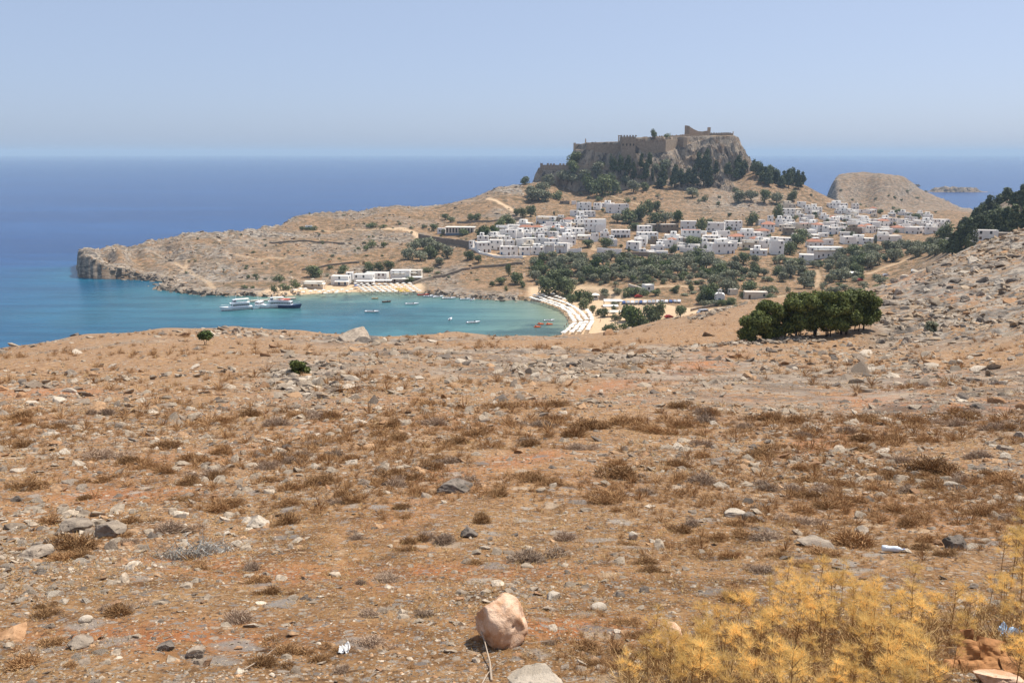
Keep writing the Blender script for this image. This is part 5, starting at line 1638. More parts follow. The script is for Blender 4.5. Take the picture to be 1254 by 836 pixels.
# olive groves between the beach and the village: one tree at a time, keeping clear of houses, roads and each other
GROVE = [(650, 318), (700, 314), (760, 318), (850, 318), (950, 322), (1000, 325), (1060, 305), (1150, 302), (1180, 312), (1110, 318), (1050, 342), (1000, 352), (960, 356), (900, 362), (850, 346), (770, 348), (720, 356), (690, 354), (655, 350)]
ROADPTS = [(p.x, p.y) for w, wd in ROADS for a, c in zip(w, w[1:]) for p in [a.lerp(c, t) for t in np.linspace(0, 1, 8)]]
rg = random.Random(3)
placed = []
for _ in range(26000):
    if len(placed) >= 340:
        break
    px, py = rg.uniform(650, 1180), rg.uniform(302, 362)
    if not bool(inside(np.array([px]), np.array([py]), GROVE)[0]):
        continue
    p = ground(px, py, 330)
    if p is None:
        continue
    dens = float(fbm(np.array([p.x / 40]), np.array([p.y / 40]), 3, 70)[0])
    if dens < -.3:
        continue
    r = rg.choice([rg.uniform(1.6, 3.2), rg.uniform(2.6, 5.2)])
    if any(math.hypot(p.x - a, p.y - b) < (r + c) * .68 for a, b, c in placed) or not free(p.x, p.y, r * .6) or any(math.hypot(p.x - a, p.y - b) < 4.5 for a, b in ROADPTS):
        continue
    placed.append((p.x, p.y, r))
    kd = rg.choices(['olive', 'dark', 'bright', 'greybush'], [.62, .24, .08, .06])[0]
    plant(kd, p.x, p.y, r * 2 * rg.uniform(.72, .95), r * 2.1, 'trees of the olive grove', p.z)
# small bushes on the brown slopes of the peninsula and the fortress hill
for _ in range(90):
    px, py = rg.uniform(215, 660), rg.uniform(262, 345)
    p = ground(px, py, 330)
    if p is None or p.y > 1000 or p.z < 2:
        continue
    plant(rg.choice(['bush', 'greybush']), p.x, p.y, rg.uniform(1.0, 2.2), rg.uniform(1.6, 4.2), 'bushes on the brown peninsula slopes', p.z)
for _ in range(40):
    px, py = rg.uniform(660, 1000), rg.uniform(236, 275)
    p = ground(px, py, 330)
    if p is None or not free(p.x, p.y, 3):
        continue
    plant(rg.choice(['bush', 'olive', 'greybush']), p.x, p.y, rg.uniform(1.6, 4.0), rg.uniform(2.5, 6), 'bushes on the fortress slope', p.z)
for _ in range(220):
    px, py = rg.uniform(735, 1100), rg.uniform(335, 378)
    p = ground(px, py, 330)
    if p is None or p.y < 380 or not free(p.x, p.y, 2.5) or any(math.hypot(p.x - a, p.y - b) < 4 for a, b in ROADPTS) or any(math.hypot(p.x - a, p.y - b) < c for a, b, c in placed):
        continue
    if 758 < px < 850 and py > 362:
        continue
    plant(rg.choice(['bush', 'greybush', 'greybush', 'olive', 'dark']), p.x, p.y, rg.uniform(1.4, 4.0), rg.uniform(2.5, 6.5), 'scrub of the valley floor', p.z)
# small gardens between the houses
for h in rg.sample(HOUSES, 90):
    x, y = h[3] + rg.uniform(-6, 6), h[4] - rg.uniform(3, 6)
    if free(x, y, 1.0):
        plant(rg.choice(['dark', 'bush', 'bright', 'olive']), x, y, rg.uniform(2.2, 4.5), rg.uniform(3, 5.5), 'garden trees of the village')
for _ in range(22):
    px, py = rg.uniform(1020, 1165), rg.uniform(228, 262)
    p = ground(px, py, 1000)
    if p is not None:
        plant('bush', p.x, p.y, rg.uniform(1.5, 3), rg.uniform(3, 7), 'bushes on the far headland', p.z)
# the pine hill on the right
for q in ((1168, 292, 36, 22), (1176, 292, 46, 24), (1185, 291, 48, 24), (1196, 290, 50, 22), (1206, 290, 46, 24), (1217, 288, 48, 24), (1228, 288, 46, 24), (1240, 287, 46, 26), (1252, 285, 44, 26), (1265, 284, 46, 26), (1280, 282, 46, 26), (1300, 280, 46, 26)):
    b_ = P(q[0], q[1], 455 + random.uniform(-6, 6))
    m = b_.y / FPX
    plant('pine', b_.x, b_.y, q[2] * m * .78, q[3] * m, 'pines on the dark wooded hill')
for k in range(46):
    px = rg.uniform(1172, 1330)
    y = rg.uniform(470, 600)
    x = float(uu(px, 260)) * y
    z = float(gz(x, y))
    if to_px(x, y, z)[1] > 290:
        continue
    if 1224 < px < 1262 and to_px(x, y, z + 6)[1] < 233:
        continue
    plant('pine', x, y, rg.uniform(8, 12), rg.uniform(7.5, 11), 'pines on the dark wooded hill')
for px, py, hh, ww in ((1208, 249, 22, 26), (1222, 247, 20, 16)):
    b_ = P(px, py, 520)
    plant('pine', b_.x, b_.y, 9, 9, 'pines on the dark wooded hill')
# ================================================================== STONES
M_ROCK = {}
for nm, c1, c2 in (('grey', (.38, .305, .23), (.24, .19, .145)), ('pale', (.56, .47, .365), (.40, .33, .25)), ('ochre', (.46, .27, .145), (.33, .18, .09)), ('dark', (.22, .18, .145), (.12, .10, .08))):
    M_ROCK[nm] = pmat(nm + '_limestone', c1, c2, 5.0, 0.95, .8, .04, rand=.25, coord='Object', spec=.15, lo=.42, hi=.58)
def vc_mat(name, bscale=18.0, bst=.6, rough=.95):
    m, nt, b = nodes_of(name)
    at = nd(nt, 'ShaderNodeVertexColor', layer_name='tone')
    g = nd(nt, 'ShaderNodeNewGeometry')
    nz = noise_tex(nt, g.outputs['Position'], bscale, 4, .7)
    c = mix(nt, ramp(nt, nz, [(.40, .0), (.58, .55)]), at.outputs['Color'], (.12, .09, .065))
    nt.links.new(c, b.inputs['Base Color'])
    b.inputs['Roughness'].default_value = rough
    b.inputs['Specular IOR Level'].default_value = .15
    bump(nt, b, nz, bst, .04)
    return m
M_RUBBLE = vc_mat('loose_rubble')

def rock_shape(seed, sub=3, flat=.62, sharp=.9):
    """an angular limestone block: a ball cut by random planes, then roughened"""
    bm = bmesh.new()
    bmesh.ops.create_icosphere(bm, subdivisions=sub, radius=1.0)
    g = random.Random(seed)
    pl = []
    for k in range(11):
        n = Vector((g.gauss(0, 1), g.gauss(0, 1), g.gauss(0, .8))).normalized()
        pl.append((n, g.uniform(.42, .85)))
    off = Vector((seed * 3.1, seed * 1.7, 0))
    for v in bm.verts:
        p = v.co
        for n, d in pl:
            e = p.dot(n) - d
            if e > 0:
                p = p - n * e * sharp
        p = p + v.normal * (mnoise.fractal(p * 2.6 + off, 1, 2, 4) * .09)
        v.co = Vector((p.x * 1.15, p.y * .95, p.z * flat))
    me = bpy.data.meshes.new('rock')
    bm.to_mesh(me)
    bm.free()
    return me
ROCKS = {nm: [] for nm in M_ROCK}
for i in range(9):
    base = rock_shape(i, 3, flat=random.choice([.5, .62, .75, .85]))
    for nm in M_ROCK:
        m2 = base.copy()
        m2.name = 'rock'
        m2.materials.append(M_ROCK[nm])
        ROCKS[nm].append(m2)

def hull_variants(n, seed):
    """small low blocks for the rubble: (vertices, triangles)"""
    out = []
    for i in range(n):
        g = np.random.default_rng(seed + i)
        bm = bmesh.new()
        for k in range(12 + 2 * (i % 6)):
            v = g.normal(size=3)
            v /= np.linalg.norm(v)
            v *= g.uniform(.75, 1.1)
            bm.verts.new((v[0] * 1.15, v[1] * .95, v[2] * g.uniform(.34, .6)))
        r = bmesh.ops.convex_hull(bm, input=bm.verts)
        loose = [v for v in bm.verts if not v.link_faces]
        for v in loose:
            bm.verts.remove(v)
        bmesh.ops.triangulate(bm, faces=bm.faces)
        bm.verts.index_update()
        out.append((np.array([v.co[:] for v in bm.verts]), np.array([[v.index for v in f.verts] for f in bm.faces])))
        bm.free()
    return out
HV = hull_variants(24, 500)

def scatter(name, pts, sizes, cols, label_kind='stuff'):
    """many loose stones in one mesh"""
    V, T, Cc = [], [], []
    o = 0
    vi = RNG.integers(0, len(HV), len(pts))
    ang = RNG.random(len(pts)) * 6.283
    tilt = RNG.normal(size=(len(pts), 2)) * .28
    for k in range(len(HV)):
        sel = np.nonzero(vi == k)[0]
        if len(sel) == 0:
            continue
        v, t = HV[k]
        c, s = np.cos(ang[sel]), np.sin(ang[sel])
        x = v[None, :, 0] * c[:, None] - v[None, :, 1] * s[:, None]
        y = v[None, :, 0] * s[:, None] + v[None, :, 1] * c[:, None]
        z = np.repeat(v[None, :, 2], len(sel), 0) + x * tilt[sel, 0, None] + y * tilt[sel, 1, None]
        sz = sizes[sel][:, None]
        P3 = np.stack([x * sz + pts[sel, 0, None], y * sz + pts[sel, 1, None], z * sz + pts[sel, 2, None] + sz * .02], -1)
        V.append(P3.reshape(-1, 3))
        n = v.shape[0]
        T.append((t[None] + (o + np.arange(len(sel)) * n)[:, None, None]).reshape(-1, 3))
        Cc.append(np.repeat(cols[sel], n, 0))
        o += n * len(sel)
    me = np_mesh(name, np.concatenate(V), None, np.concatenate(T), [M_RUBBLE])
    cc = np.concatenate(Cc)
    set_attr(me, 'tone', np.concatenate([cc, np.ones((len(cc), 1))], 1))
    return tag(link(name, me), None, None, kind='stuff')
TONES = np.array([(.37, .295, .215), (.29, .225, .165), (.46, .365, .265), (.58, .48, .365), (.48, .29, .155), (.39, .215, .11), (.16, .13, .105)])
TW = np.array([.24, .17, .20, .10, .13, .09, .07])
def tones(n, w=TW):
    w = w / w.sum()
    return TONES[RNG.choice(len(TONES), n, p=w)] * (0.8 + .4 * RNG.random((n, 1)))

# near slope: stones of every size, thick in some places and thin in others
def slope_points(n, ulo=-.78, uhi=.78, ylo=4.0, yhi=205.0, power=1.0):
    u = RNG.uniform(ulo, uhi, n)
    r = RNG.random(n)
    # even in picture rows: 1/y distributed, weighted towards the middle distance
    y = 1.0 / (1.0 / ylo + (1.0 / yhi - 1.0 / ylo) * r ** power)
    x = u * y
    return x, y, gz(x, y)
def rocky_at(x, y):
    i = np.clip(np.searchsorted(ys, y) - 1, 0, NR - 1)
    j = np.clip(np.searchsorted(us, x / y) - 1, 0, NC - 1)
    return ROCKY[i, j], RED[i, j]
N = 270000
x, y, z = slope_points(N, power=.9)
rk, rd = rocky_at(x, y)
dens = .36 - .2 * sstep(30, 90, y) + .75 * fbm(x / 6, y / 6, 3, 301) + .45 * fbm(x / 22, y / 22, 3, 302) + .55 * rk - .35 * rd
keep = RNG.random(N) < np.clip(dens, .08, 1)
x, y, z, rk = x[keep], y[keep], z[keep], rk[keep]
n = len(x)
px_size = 1.45 * (1 - RNG.random(n)) ** (-1 / 2.0)
px_size = np.minimum(px_size, 15)
size = np.clip(px_size * np.sqrt(x * x + y * y) / FPX / 2 * 1.25, .012, 1.3)
size = np.minimum(size, .05 + .0095 * y + .35 * rk)
vis = size / y
order = np.argsort(-vis)
BIGN = 205
pts = np.stack([x, y, z], 1)
rest = order[BIGN:]
far_ok = rest
scatter('rubble', pts[far_ok], size[far_ok], tones(len(far_ok)))
ROCK_OBJS = []
def rock_label_look(tone, s, shp):
    return f'{tone} {shp}'
for i in order[:BIGN]:
    tone = RNG.choice(['grey', 'pale', 'ochre', 'dark'], p=[.5, .22, .16, .12])
    me = ROCKS[tone][int(RNG.integers(0, 9))]
    s = float(size[i])
    o = link('rock', me, None, (x[i], y[i], z[i] - s * .08), (RNG.normal() * .15, RNG.normal() * .15, RNG.random() * 6.28), (s * 1.1, s * RNG.uniform(.8, 1.1), s * RNG.uniform(.75, 1.1)))
    tag(o, '', 'rock', 'loose rocks on the near slope')
    px, py = to_px(x[i], y[i], z[i])
    look = {'grey': 'grey limestone rock', 'pale': 'pale buff rock', 'ochre': 'orange brown rock', 'dark': 'dark weathered rock'}[tone]
    ROCK_OBJS.append((o, (float(px), float(py)), look))
# boulders of the right hand hillside and outcrops, big enough to be singled out
OUT = [(1120, 350, 9), (1090, 372, 22), (1072, 345, 20), (1100, 360, 16), (1128, 372, 13), (1145, 372, 12), (1150, 335, 14), (1170, 345, 16), (1190, 322, 18), (1205, 345, 16), (1230, 325, 20), (1225, 348, 18), (1245, 305, 16), (1215, 305, 13), (1180, 335, 12), (1140, 345, 11), (1120, 333, 12), (1108, 340, 11),
       (1160, 325, 12), (1240, 345, 15), (1200, 362, 13), (1180, 368, 14), (1165, 388, 10), (1155, 405, 14), (1130, 398, 8), (1210, 395, 14), (1190, 402, 12), (1228, 388, 12), (1105, 392, 10), (1250, 372, 14), (1235, 410, 10), (437, 417, 46), (422, 417, 30), (452, 417, 28), (445, 419, 22), (406, 418, 12), (290, 408, 16), (275, 409, 12),
       (304, 409, 12), (200, 410, 11), (320, 411, 12), (345, 414, 10), (470, 418, 12), (350, 466, 14), (362, 468, 18), (376, 464, 14), (388, 470, 16), (340, 462, 10), (330, 470, 12), (400, 460, 12), (410, 472, 14), (355, 478, 12), (420, 452, 10), (320, 478, 10), (690, 446, 12), (700, 450, 14), (640, 458, 12), (655, 462, 14), (720, 448, 9), (575, 465, 10),
       (980, 405, 9), (1010, 418, 10), (1040, 424, 12), (1060, 432, 12), (990, 432, 10), (1020, 440, 14), (1080, 420, 12), (1095, 428, 9), (975, 452, 13), (1000, 462, 9), (955, 420, 8), (1110, 445, 12), (1135, 455, 12), (1066, 448, 14), (1240, 440, 13), (1160, 452, 10)]
for k in range(70):
    px = random.uniform(1075, 1300)
    OUT.append((px, random.uniform(np.interp(px, [1075, 1254, 1300], [350, 292, 275]), 420), random.choice([7, 8, 9, 10, 12, 15])))
for px, py, w in OUT:
    p = ground(px, py, 20, 330)
    if p is None:
        continue
    s = w * p.y / FPX / 2 * 1.05
    tone = random.choice(['grey', 'grey', 'pale', 'dark'])
    big = (px, w) == (437, 46)
    o = link('boulder', ROCKS['grey' if big else tone][random.randrange(9)], None, (p.x, p.y, p.z + s * (.12 if big else .05)), (random.gauss(0, .2), random.gauss(0, .2), random.uniform(0, 6.28)), (s, s * random.uniform(.8, 1.1), s * (.62 if big else random.uniform(.8, 1.25))))
    tag(o, 'biggest buff outcrop boulder standing on the crest against the bay' if big else '', 'boulder', 'boulders of the outcrops')
    if not big:
        ROCK_OBJS.append((o, (px, py), {'grey': 'grey outcrop boulder', 'pale': 'pale outcrop boulder', 'dark': 'dark outcrop boulder'}[tone]))
# rough ground of the outcrops and the far slopes, too many stones to count
N = 11000
px = RNG.uniform(1050, 1320, N)
yy = RNG.uniform(95, 215, N)
xx = uu(px, 350) * yy
keep = RNG.random(N) < sstep(-.1, .28, fbm(xx / 7, yy / 11, 3, 777)) * .7 + .04
xx, yy = xx[keep], yy[keep]
N = len(xx)
scatter('rubble', np.stack([xx, yy, gz(xx, yy)], 1), np.clip(.13 * (1 - RNG.random(N)) ** (-1 / 1.7), .09, .8), tones(N, np.array([.3, .2, .3, .14, .06, .04, .06])) * np.array([1.0, .92, .82]))
N = 15000
yy = RNG.uniform(540, 1010, N)
xx = RNG.uniform(-.52, .40, N) * yy
zz = gz(xx, yy)
rk, _ = rocky_at(xx, yy)
keep = (zz > 1.0) & (RNG.random(N) < .12 + .85 * np.clip(rk, 0, 1) + .25 * (fbm(xx / 30, yy / 30, 3, 400) > .1))
for h in HOUSES:
    keep &= np.hypot(xx - h[3], yy - h[4]) > h[5] + 3
xx, yy, zz = xx[keep], yy[keep], zz[keep]
scatter('rubble', np.stack([xx, yy, zz], 1), np.clip(.42 * (1 - RNG.random(len(xx))) ** (-1 / 2.2), .35, 2.2), tones(len(xx), np.array([.3, .22, .28, .12, .03, .02, .08])))
# blocks fallen from and standing in the cliffs of the peninsula tip
bx, by = [], []
for i in range(25, 33):
    a, c = SHORE[i], SHORE[i + 1]
    L = math.hypot(c[0] - a[0], c[1] - a[1])
    for k in range(int(L * 7)):
        t = random.random()
        off = abs(random.gauss(0, 4.0)) + .3
        bx.append(a[0] + (c[0] - a[0]) * t + (c[1] - a[1]) / L * off)
        by.append(a[1] + (c[1] - a[1]) * t - (c[0] - a[0]) / L * off)
bx, by = np.array(bx), np.array(by)
bz = gz(bx, by)
ok = bz > .3
bx, by, bz = bx[ok], by[ok], bz[ok] * RNG.uniform(.25, 1.0, ok.sum())
scatter('rubble', np.stack([bx, by, bz], 1), np.clip(.8 * (1 - RNG.random(len(bx))) ** (-1 / 2.4), .7, 3.0), tones(len(bx), np.array([.34, .3, .16, .06, .02, .0, .12])))
# shore rocks
sx, sy_ = [], []
for i in list(range(12, 17)) + list(range(22, 32)):
    a, c = SHORE[i], SHORE[i + 1] if i + 1 < len(SHORE) else SHORE[i]
    L = math.hypot(c[0] - a[0], c[1] - a[1])
    for k in range(int(L * 2.2)):
        t = random.random()
        off = random.gauss(0.5, 2.4)
        nx_, ny_ = (c[1] - a[1]) / L, -(c[0] - a[0]) / L
        sx.append(a[0] + (c[0] - a[0]) * t + nx_ * off)
        sy_.append(a[1] + (c[1] - a[1]) * t + ny_ * off)
sx, sy_ = np.array(sx), np.array(sy_)
scatter('rubble', np.stack([sx, sy_, np.maximum(gz(sx, sy_), -.3)], 1), np.clip(.6 * (1 - RNG.random(len(sx))) ** (-1 / 2.2), .5, 2.4), tones(len(sx), np.array([.3, .3, .12, .06, .02, .0, .25])))

# ------------------------------------------------------------------ the ochre boulder in front and other stones that stand out
M_OCHRE = pmat('pink_ochre_stone', (.70, .485, .335), (.54, .30, .165), 5.5, .95, .9, .03, lo=.42, hi=.58)
def special_rock(px, py, wpx, hpx, mat, name, label, cat='rock', seed=31, sub=5, rough=.075, sharp=1.0, sink=.2, group=None, plr=(.5, .86)):
    p = ground(px, py, 2.0, 300)
    m = math.sqrt(p.y ** 2 + p.x ** 2 + (CAM_H - p.z) ** 2) / FPX
    w, h = wpx * m, hpx * m
    bm = bmesh.new()
    bmesh.ops.create_icosphere(bm, subdivisions=sub, radius=1.0)
    g = random.Random(seed)
    pl = [(Vector((g.gauss(0, 1), g.gauss(0, 1), g.gauss(0, .8))).normalized(), g.uniform(*plr)) for _ in range(13)]
    off = Vector((seed, 0, 0))
    for v in bm.verts:
        q = v.co.copy()
        for n_, d_ in pl:
            e = q.dot(n_) - d_
            if e > 0:
                q -= n_ * e * sharp
        f = mnoise.fractal(q * 1.8 + off, 1, 2, 5)
        pit = max(0.0, mnoise.noise(q * 5.0 + off) - .42) * .5 + max(0.0, mnoise.noise(q * 11.0 + off) - .45) * .25
        q += v.normal * (f * rough - pit)
        v.co = Vector((q.x * w / 2 * 1.05, q.y * w / 2 * .95, q.z * h / 2 * 1.08))
    me = bpy.data.meshes.new(name)
    bm.to_mesh(me)
    bm.free()
    me.materials.append(mat)
    me.polygons.foreach_set('use_smooth', [True] * len(me.polygons))
    o = link(name, me, None, (p.x, p.y, p.z + h / 2 * (1 - sink * 2)), (0, 0, g.uniform(0, 6)))
    return tag(o, label, cat, group)
special_rock(612, 783, 70, 60, M_OCHRE, 'boulder', 'round pinkish ochre boulder sitting alone on the bare soil', 'boulder', 33, rough=.10, plr=(.68, .95), sink=.15)
special_rock(660, 842, 74, 22, M_ROCK['pale'], 'flat_rock', 'flat pale slab half buried just in front of the ochre boulder', seed=8)
special_rock(678, 733, 22, 12, M_ROCK['pale'], 'rock', 'small white topped stone behind the ochre boulder', seed=9, sub=4)
special_rock(733, 746, 20, 9, M_ROCK['pale'], 'pebble', 'smooth oval buff pebble right of the ochre boulder', 'pebble', 10, 4, .02, .1)
special_rock(817, 792, 44, 34, M_OCHRE, 'rock', 'pinkish rock at the left edge of the yellow plants', seed=12)
special_rock(105, 761, 14, 8, M_ROCK['pale'], 'pebble', 'white pebble lying alone on the soil at left', 'pebble', 14, 4, .03, .1)
special_rock(775, 660, 14, 12, M_ROCK['pale'], 'rock', 'cream pebble like rock beyond the ochre boulder', seed=15, sub=4)
special_rock(900, 632, 30, 10, M_ROCK['pale'], 'flat_rock', 'pale flat slab beside two dark stones on the right slope', seed=16)
special_rock(917, 637, 18, 12, M_ROCK['dark'], 'rock', 'near black stone against the pale flat slab', seed=17)
special_rock(930, 639, 16, 8, M_ROCK['dark'], 'rock', 'dark split stone at the right end of the pale slab', seed=18)
special_rock(1055, 657, 22, 16, M_ROCK['grey'], 'rock', 'grey wedge rock beside the purple brown shrub near the bottle', seed=19)
special_rock(1168, 672, 26, 20, M_ROCK['dark'], 'rock', 'dark grey blocky rock standing right of the plastic bottle', seed=20)
special_rock(1000, 668, 44, 12, M_ROCK['grey'], 'flat_rock', 'low layered grey slab left of the grey wedge rock', seed=21)
special_rock(45, 682, 32, 18, M_ROCK['grey'], 'rock', 'grey rock with a dark overhang left of the brown shrub', seed=22)
special_rock(137, 655, 40, 20, M_ROCK['grey'], 'rock', 'broad flat faced grey rock right of the brown shrub', seed=23)
special_rock(90, 650, 46, 14, M_ROCK['grey'], 'flat_rock', 'long grey ledge with a dark underside above the brown shrub', seed=24)
special_rock(317, 645, 28, 16, M_ROCK['pale'], 'rock', 'pale tilted slab with a dark side upslope of the dead twigs', seed=25)
special_rock(95, 791, 32, 14, M_ROCK['grey'], 'rock', 'grey wedge rock with a dark hollow below the white pebble', seed=26)
special_rock(15, 780, 44, 12, M_ROCK['ochre'], 'flat_rock', 'orange ledge with a dark gap under it at the left edge', seed=27)
special_rock(558, 601, 50, 16, M_ROCK['dark'], 'rock', 'pair like dark cracked rock on the red soil in mid slope', seed=28)
special_rock(574, 656, 24, 13, M_ROCK['dark'], 'rock', 'dark rock with a lit top above the ochre boulder', seed=29)
special_rock(205, 795, 18, 12, M_ROCK['dark'], 'rock', 'small black rock below the grey tuft at left', seed=30)
special_rock(240, 803, 26, 14, M_ROCK['grey'], 'rock', 'grey rock under the small grey tuft', seed=35)
special_rock(1222, 842, 52, 22, M_OCHRE, 'rock', 'pinkish rough rock in front of the crumpled cardboard', seed=36)

# ================================================================== DRY CUSHION SHRUBS
def twig_mat(name, dark, light, thin=0.0):
    m, nt, b = nodes_of(name)
    g = nd(nt, 'ShaderNodeNewGeometry')
    oi = nd(nt, 'ShaderNodeObjectInfo')
    c = mix(nt, g.outputs['Random Per Island'], dark, light)
    hv = nd(nt, 'ShaderNodeHueSaturation')
    nt.links.new(math_n(nt, 'ADD', math_n(nt, 'MULTIPLY', oi.outputs['Random'], .5), .75), hv.inputs['Value'])
    nt.links.new(c, hv.inputs['Color'])
    nt.links.new(hv.outputs['Color'], b.inputs['Base Color'])
    b.inputs['Roughness'].default_value = .9
    b.inputs['Specular IOR Level'].default_value = .1
    if thin:
        tr = nd(nt, 'ShaderNodeBsdfTranslucent')
        nt.links.new(hv.outputs['Color'], tr.inputs['Color'])
        ms = nd(nt, 'ShaderNodeMixShader')
        ms.inputs[0].default_value = thin
        nt.links.new(b.outputs[0], ms.inputs[1])
        nt.links.new(tr.outputs[0], ms.inputs[2])
        nt.links.new(ms.outputs[0], nt.nodes['Material Output'].inputs['Surface'])
    return m
M_TWIG = twig_mat('dry_brown_twigs', (.18, .092, .038), (.48, .285, .135))
M_TWIGG = twig_mat('dry_grey_twigs', (.21, .14, .095), (.50, .37, .26))
M_STRAW = twig_mat('straw', (.30, .175, .07), (.62, .42, .19))
def blades(base, tip, w, seed):
    """thin tapering faces from base to tip"""
    g = np.random.default_rng(seed)
    d = tip - base
    t = np.cross(d, g.normal(size=d.shape))
    t /= np.linalg.norm(t, axis=1, keepdims=True) + 1e-9
    q = np.stack([base - t * w / 2, base + t * w / 2, tip + t * w * .3, tip - t * w * .3], 1).reshape(-1, 3)
    return q, np.arange(len(base) * 4).reshape(-1, 4)
def cushion(seed, n=3000):
    """a domed cushion of short stiff twigs, unit radius"""
    g = np.random.default_rng(seed)
    k = g.integers(4, 8)
    cen = np.concatenate([[[0, 0, 0]], np.stack([g.normal(size=k) * .42, g.normal(size=k) * .36, np.zeros(k)], 1)])
    rad = np.concatenate([[.66], g.uniform(.26, .5, k)])
    wh = g.choice(len(cen), n, p=rad ** 2 / (rad ** 2).sum())
    d = g.normal(size=(n, 3))
    d[:, 2] = np.abs(d[:, 2]) * .95 + .03
    d /= np.linalg.norm(d, axis=1, keepdims=True)
    r = rad[wh][:, None] * (1 + .13 * np.sin(d[:, :1] * 9 + seed) * np.sin(d[:, 1:2] * 8))
    base = cen[wh] + d * r * g.uniform(.45, .88, (n, 1))
    tip = base + (d * .8 + g.normal(size=(n, 3)) * .7) * r * g.uniform(.12, .26, (n, 1))
    tip[:, 2] = np.maximum(tip[:, 2], .01)
    base[:, 2] = np.maximum(base[:, 2] - .03, -.03)
    q, f = blades(base, tip, .022, seed)
    return q, f
CUSH = []
for s in range(8):
    q, f = cushion(s)
    for mt in (M_TWIG, M_TWIGG):
        CUSH.append(np_mesh('dry_shrub', q, f, mats=[mt]))
SHRUBS = []
def shrub_at(p, wm, label=None, grey=False, hz_=.62):
    o = link('dry_shrub', CUSH[random.randrange(8) * 2 + (1 if grey else 0)], None, (p[0], p[1], p[2] - .01), (0, 0, random.uniform(0, 6.28)), (wm / 2, wm / 2 * random.uniform(.8, 1.05), wm / 2 * hz_ * random.uniform(.8, 1.2)))
    px, py = to_px(*p)
    tag(o, label or '', 'shrub', 'dry cushion shrubs on the near slope')
    if not label:
        SHRUBS.append((o, (float(px), float(py)), 'grey brown dry cushion shrub' if grey else 'rusty brown dry cushion shrub'))
    return o
LIST = [(97, 672, 78), (70, 688, 40), (290, 760, 58), (145, 753, 48), (452, 790, 64), (473, 712, 52), (645, 688, 78), (500, 665, 36), (545, 665, 48), (520, 660, 40), (940, 660, 54), (1140, 578, 74), (935, 560, 62), (720, 795, 62), (760, 800, 40), (690, 660, 44), (860, 592, 50), (750, 612, 56), (760, 585, 60), (1045, 668, 80),
        (1010, 680, 50), (900, 735, 60), (935, 700, 50), (985, 640, 44), (1100, 625, 40), (1070, 600, 36), (880, 660, 40), (800, 700, 38), (590, 640, 44), (430, 615, 44), (350, 640, 44), (205, 650, 60), (230, 685, 30), (160, 640, 44), (60, 640, 40), (30, 600, 46), (120, 560, 50), (200, 548, 44), (270, 556, 42), (340, 565, 40), (410, 560, 40),
        (720, 525, 70), (700, 535, 50), (760, 520, 60), (800, 530, 50), (660, 520, 40), (830, 500, 40), (940, 600, 44), (990, 590, 36), (1200, 560, 40), (1180, 590, 36), (1230, 590, 44), (1040, 530, 34), (860, 560, 40), (350, 800, 60), (390, 810, 50), (320, 815, 60), (60, 790, 50), (30, 815, 60), (450, 755, 40), (520, 755, 40), (580, 690, 36)]
_rs = random.Random(44)
LIST += [(_rs.uniform(10, 800), _rs.uniform(610, 825), _rs.uniform(22, 46)) for _ in range(34)]
for px, py, w in LIST:
    if abs(px - 612) < 60 and py > 735:
        continue
    p = ground(px, py, 2, 300)
    shrub_at((p.x, p.y, p.z), w * math.hypot(p.y, p.x) / FPX * 1.08, grey=random.random() < .3)
N = 26000
x, y, z = slope_points(N, -.72, .72, 5.0, 150, .8)
dn = fbm(x / 5, y / 5, 3, 501) + .6 * fbm(x / 18, y / 18, 3, 502)
rk, rd = rocky_at(x, y)
keep = (RNG.random(N) < sstep(-.2, .5, dn)) & (rk < .8)
x, y, z = x[keep], y[keep], z[keep]
wpx = np.minimum(9 * (1 - RNG.random(len(x))) ** (-1 / 2.4), 46)
wm = np.clip(wpx * y / FPX, .1, 1.5)
order = np.argsort(-wm / y)
for i in order[:195]:
    shrub_at((x[i], y[i], z[i]), float(wm[i]), grey=RNG.random() < .3)
# the smaller ones and the brown litter between them: one mass
def scatter_blades(name, x, y, z, size, per, mat, seed, w=.05, spread=1.0, up=.6):
    g = np.random.default_rng(seed)
    n = len(x)
    base = np.repeat(np.stack([x, y, z], 1), per, 0)
    s = np.repeat(size, per)[:, None]
    d = g.normal(size=(n * per, 3))
    d[:, 2] = np.abs(d[:, 2]) * up + .12
    d /= np.linalg.norm(d, axis=1, keepdims=True)
    b0 = base + d * s * g.uniform(.0, .55, (n * per, 1)) * np.array([spread, spread, .8])
    t0 = b0 + (d + g.normal(size=d.shape) * .35) * s * g.uniform(.3, .6, (n * per, 1))
    q, f = blades(b0, t0, s * w, seed)
    return tag(link(name, np_mesh(name, q, f, mats=[mat])), None, None, kind='stuff')
k = order[195:]
k = k[:9000]
scatter_blades('undergrowth', x[k], y[k], z[k], wm[k] / 2, 80, M_TWIG, 77, .035, .85, .8)
# straw and fine dry stalks
N = 34000
x, y, z = slope_points(N, -.72, .72, 4.2, 150, .72)
dn = fbm(x / 3.3, y / 3.3, 3, 601) + .5 * fbm(x / 15, y / 15, 3, 602)
keep = RNG.random(N) < sstep(-.25, .4, dn) * .8 + .06
x, y, z = x[keep], y[keep], z[keep]
scatter_blades('dry_grass', x, y, z, np.clip(RNG.uniform(3, 8, len(x)) * y / FPX, .03, .5), 9, M_STRAW, 78, .07, 1.4, .5)

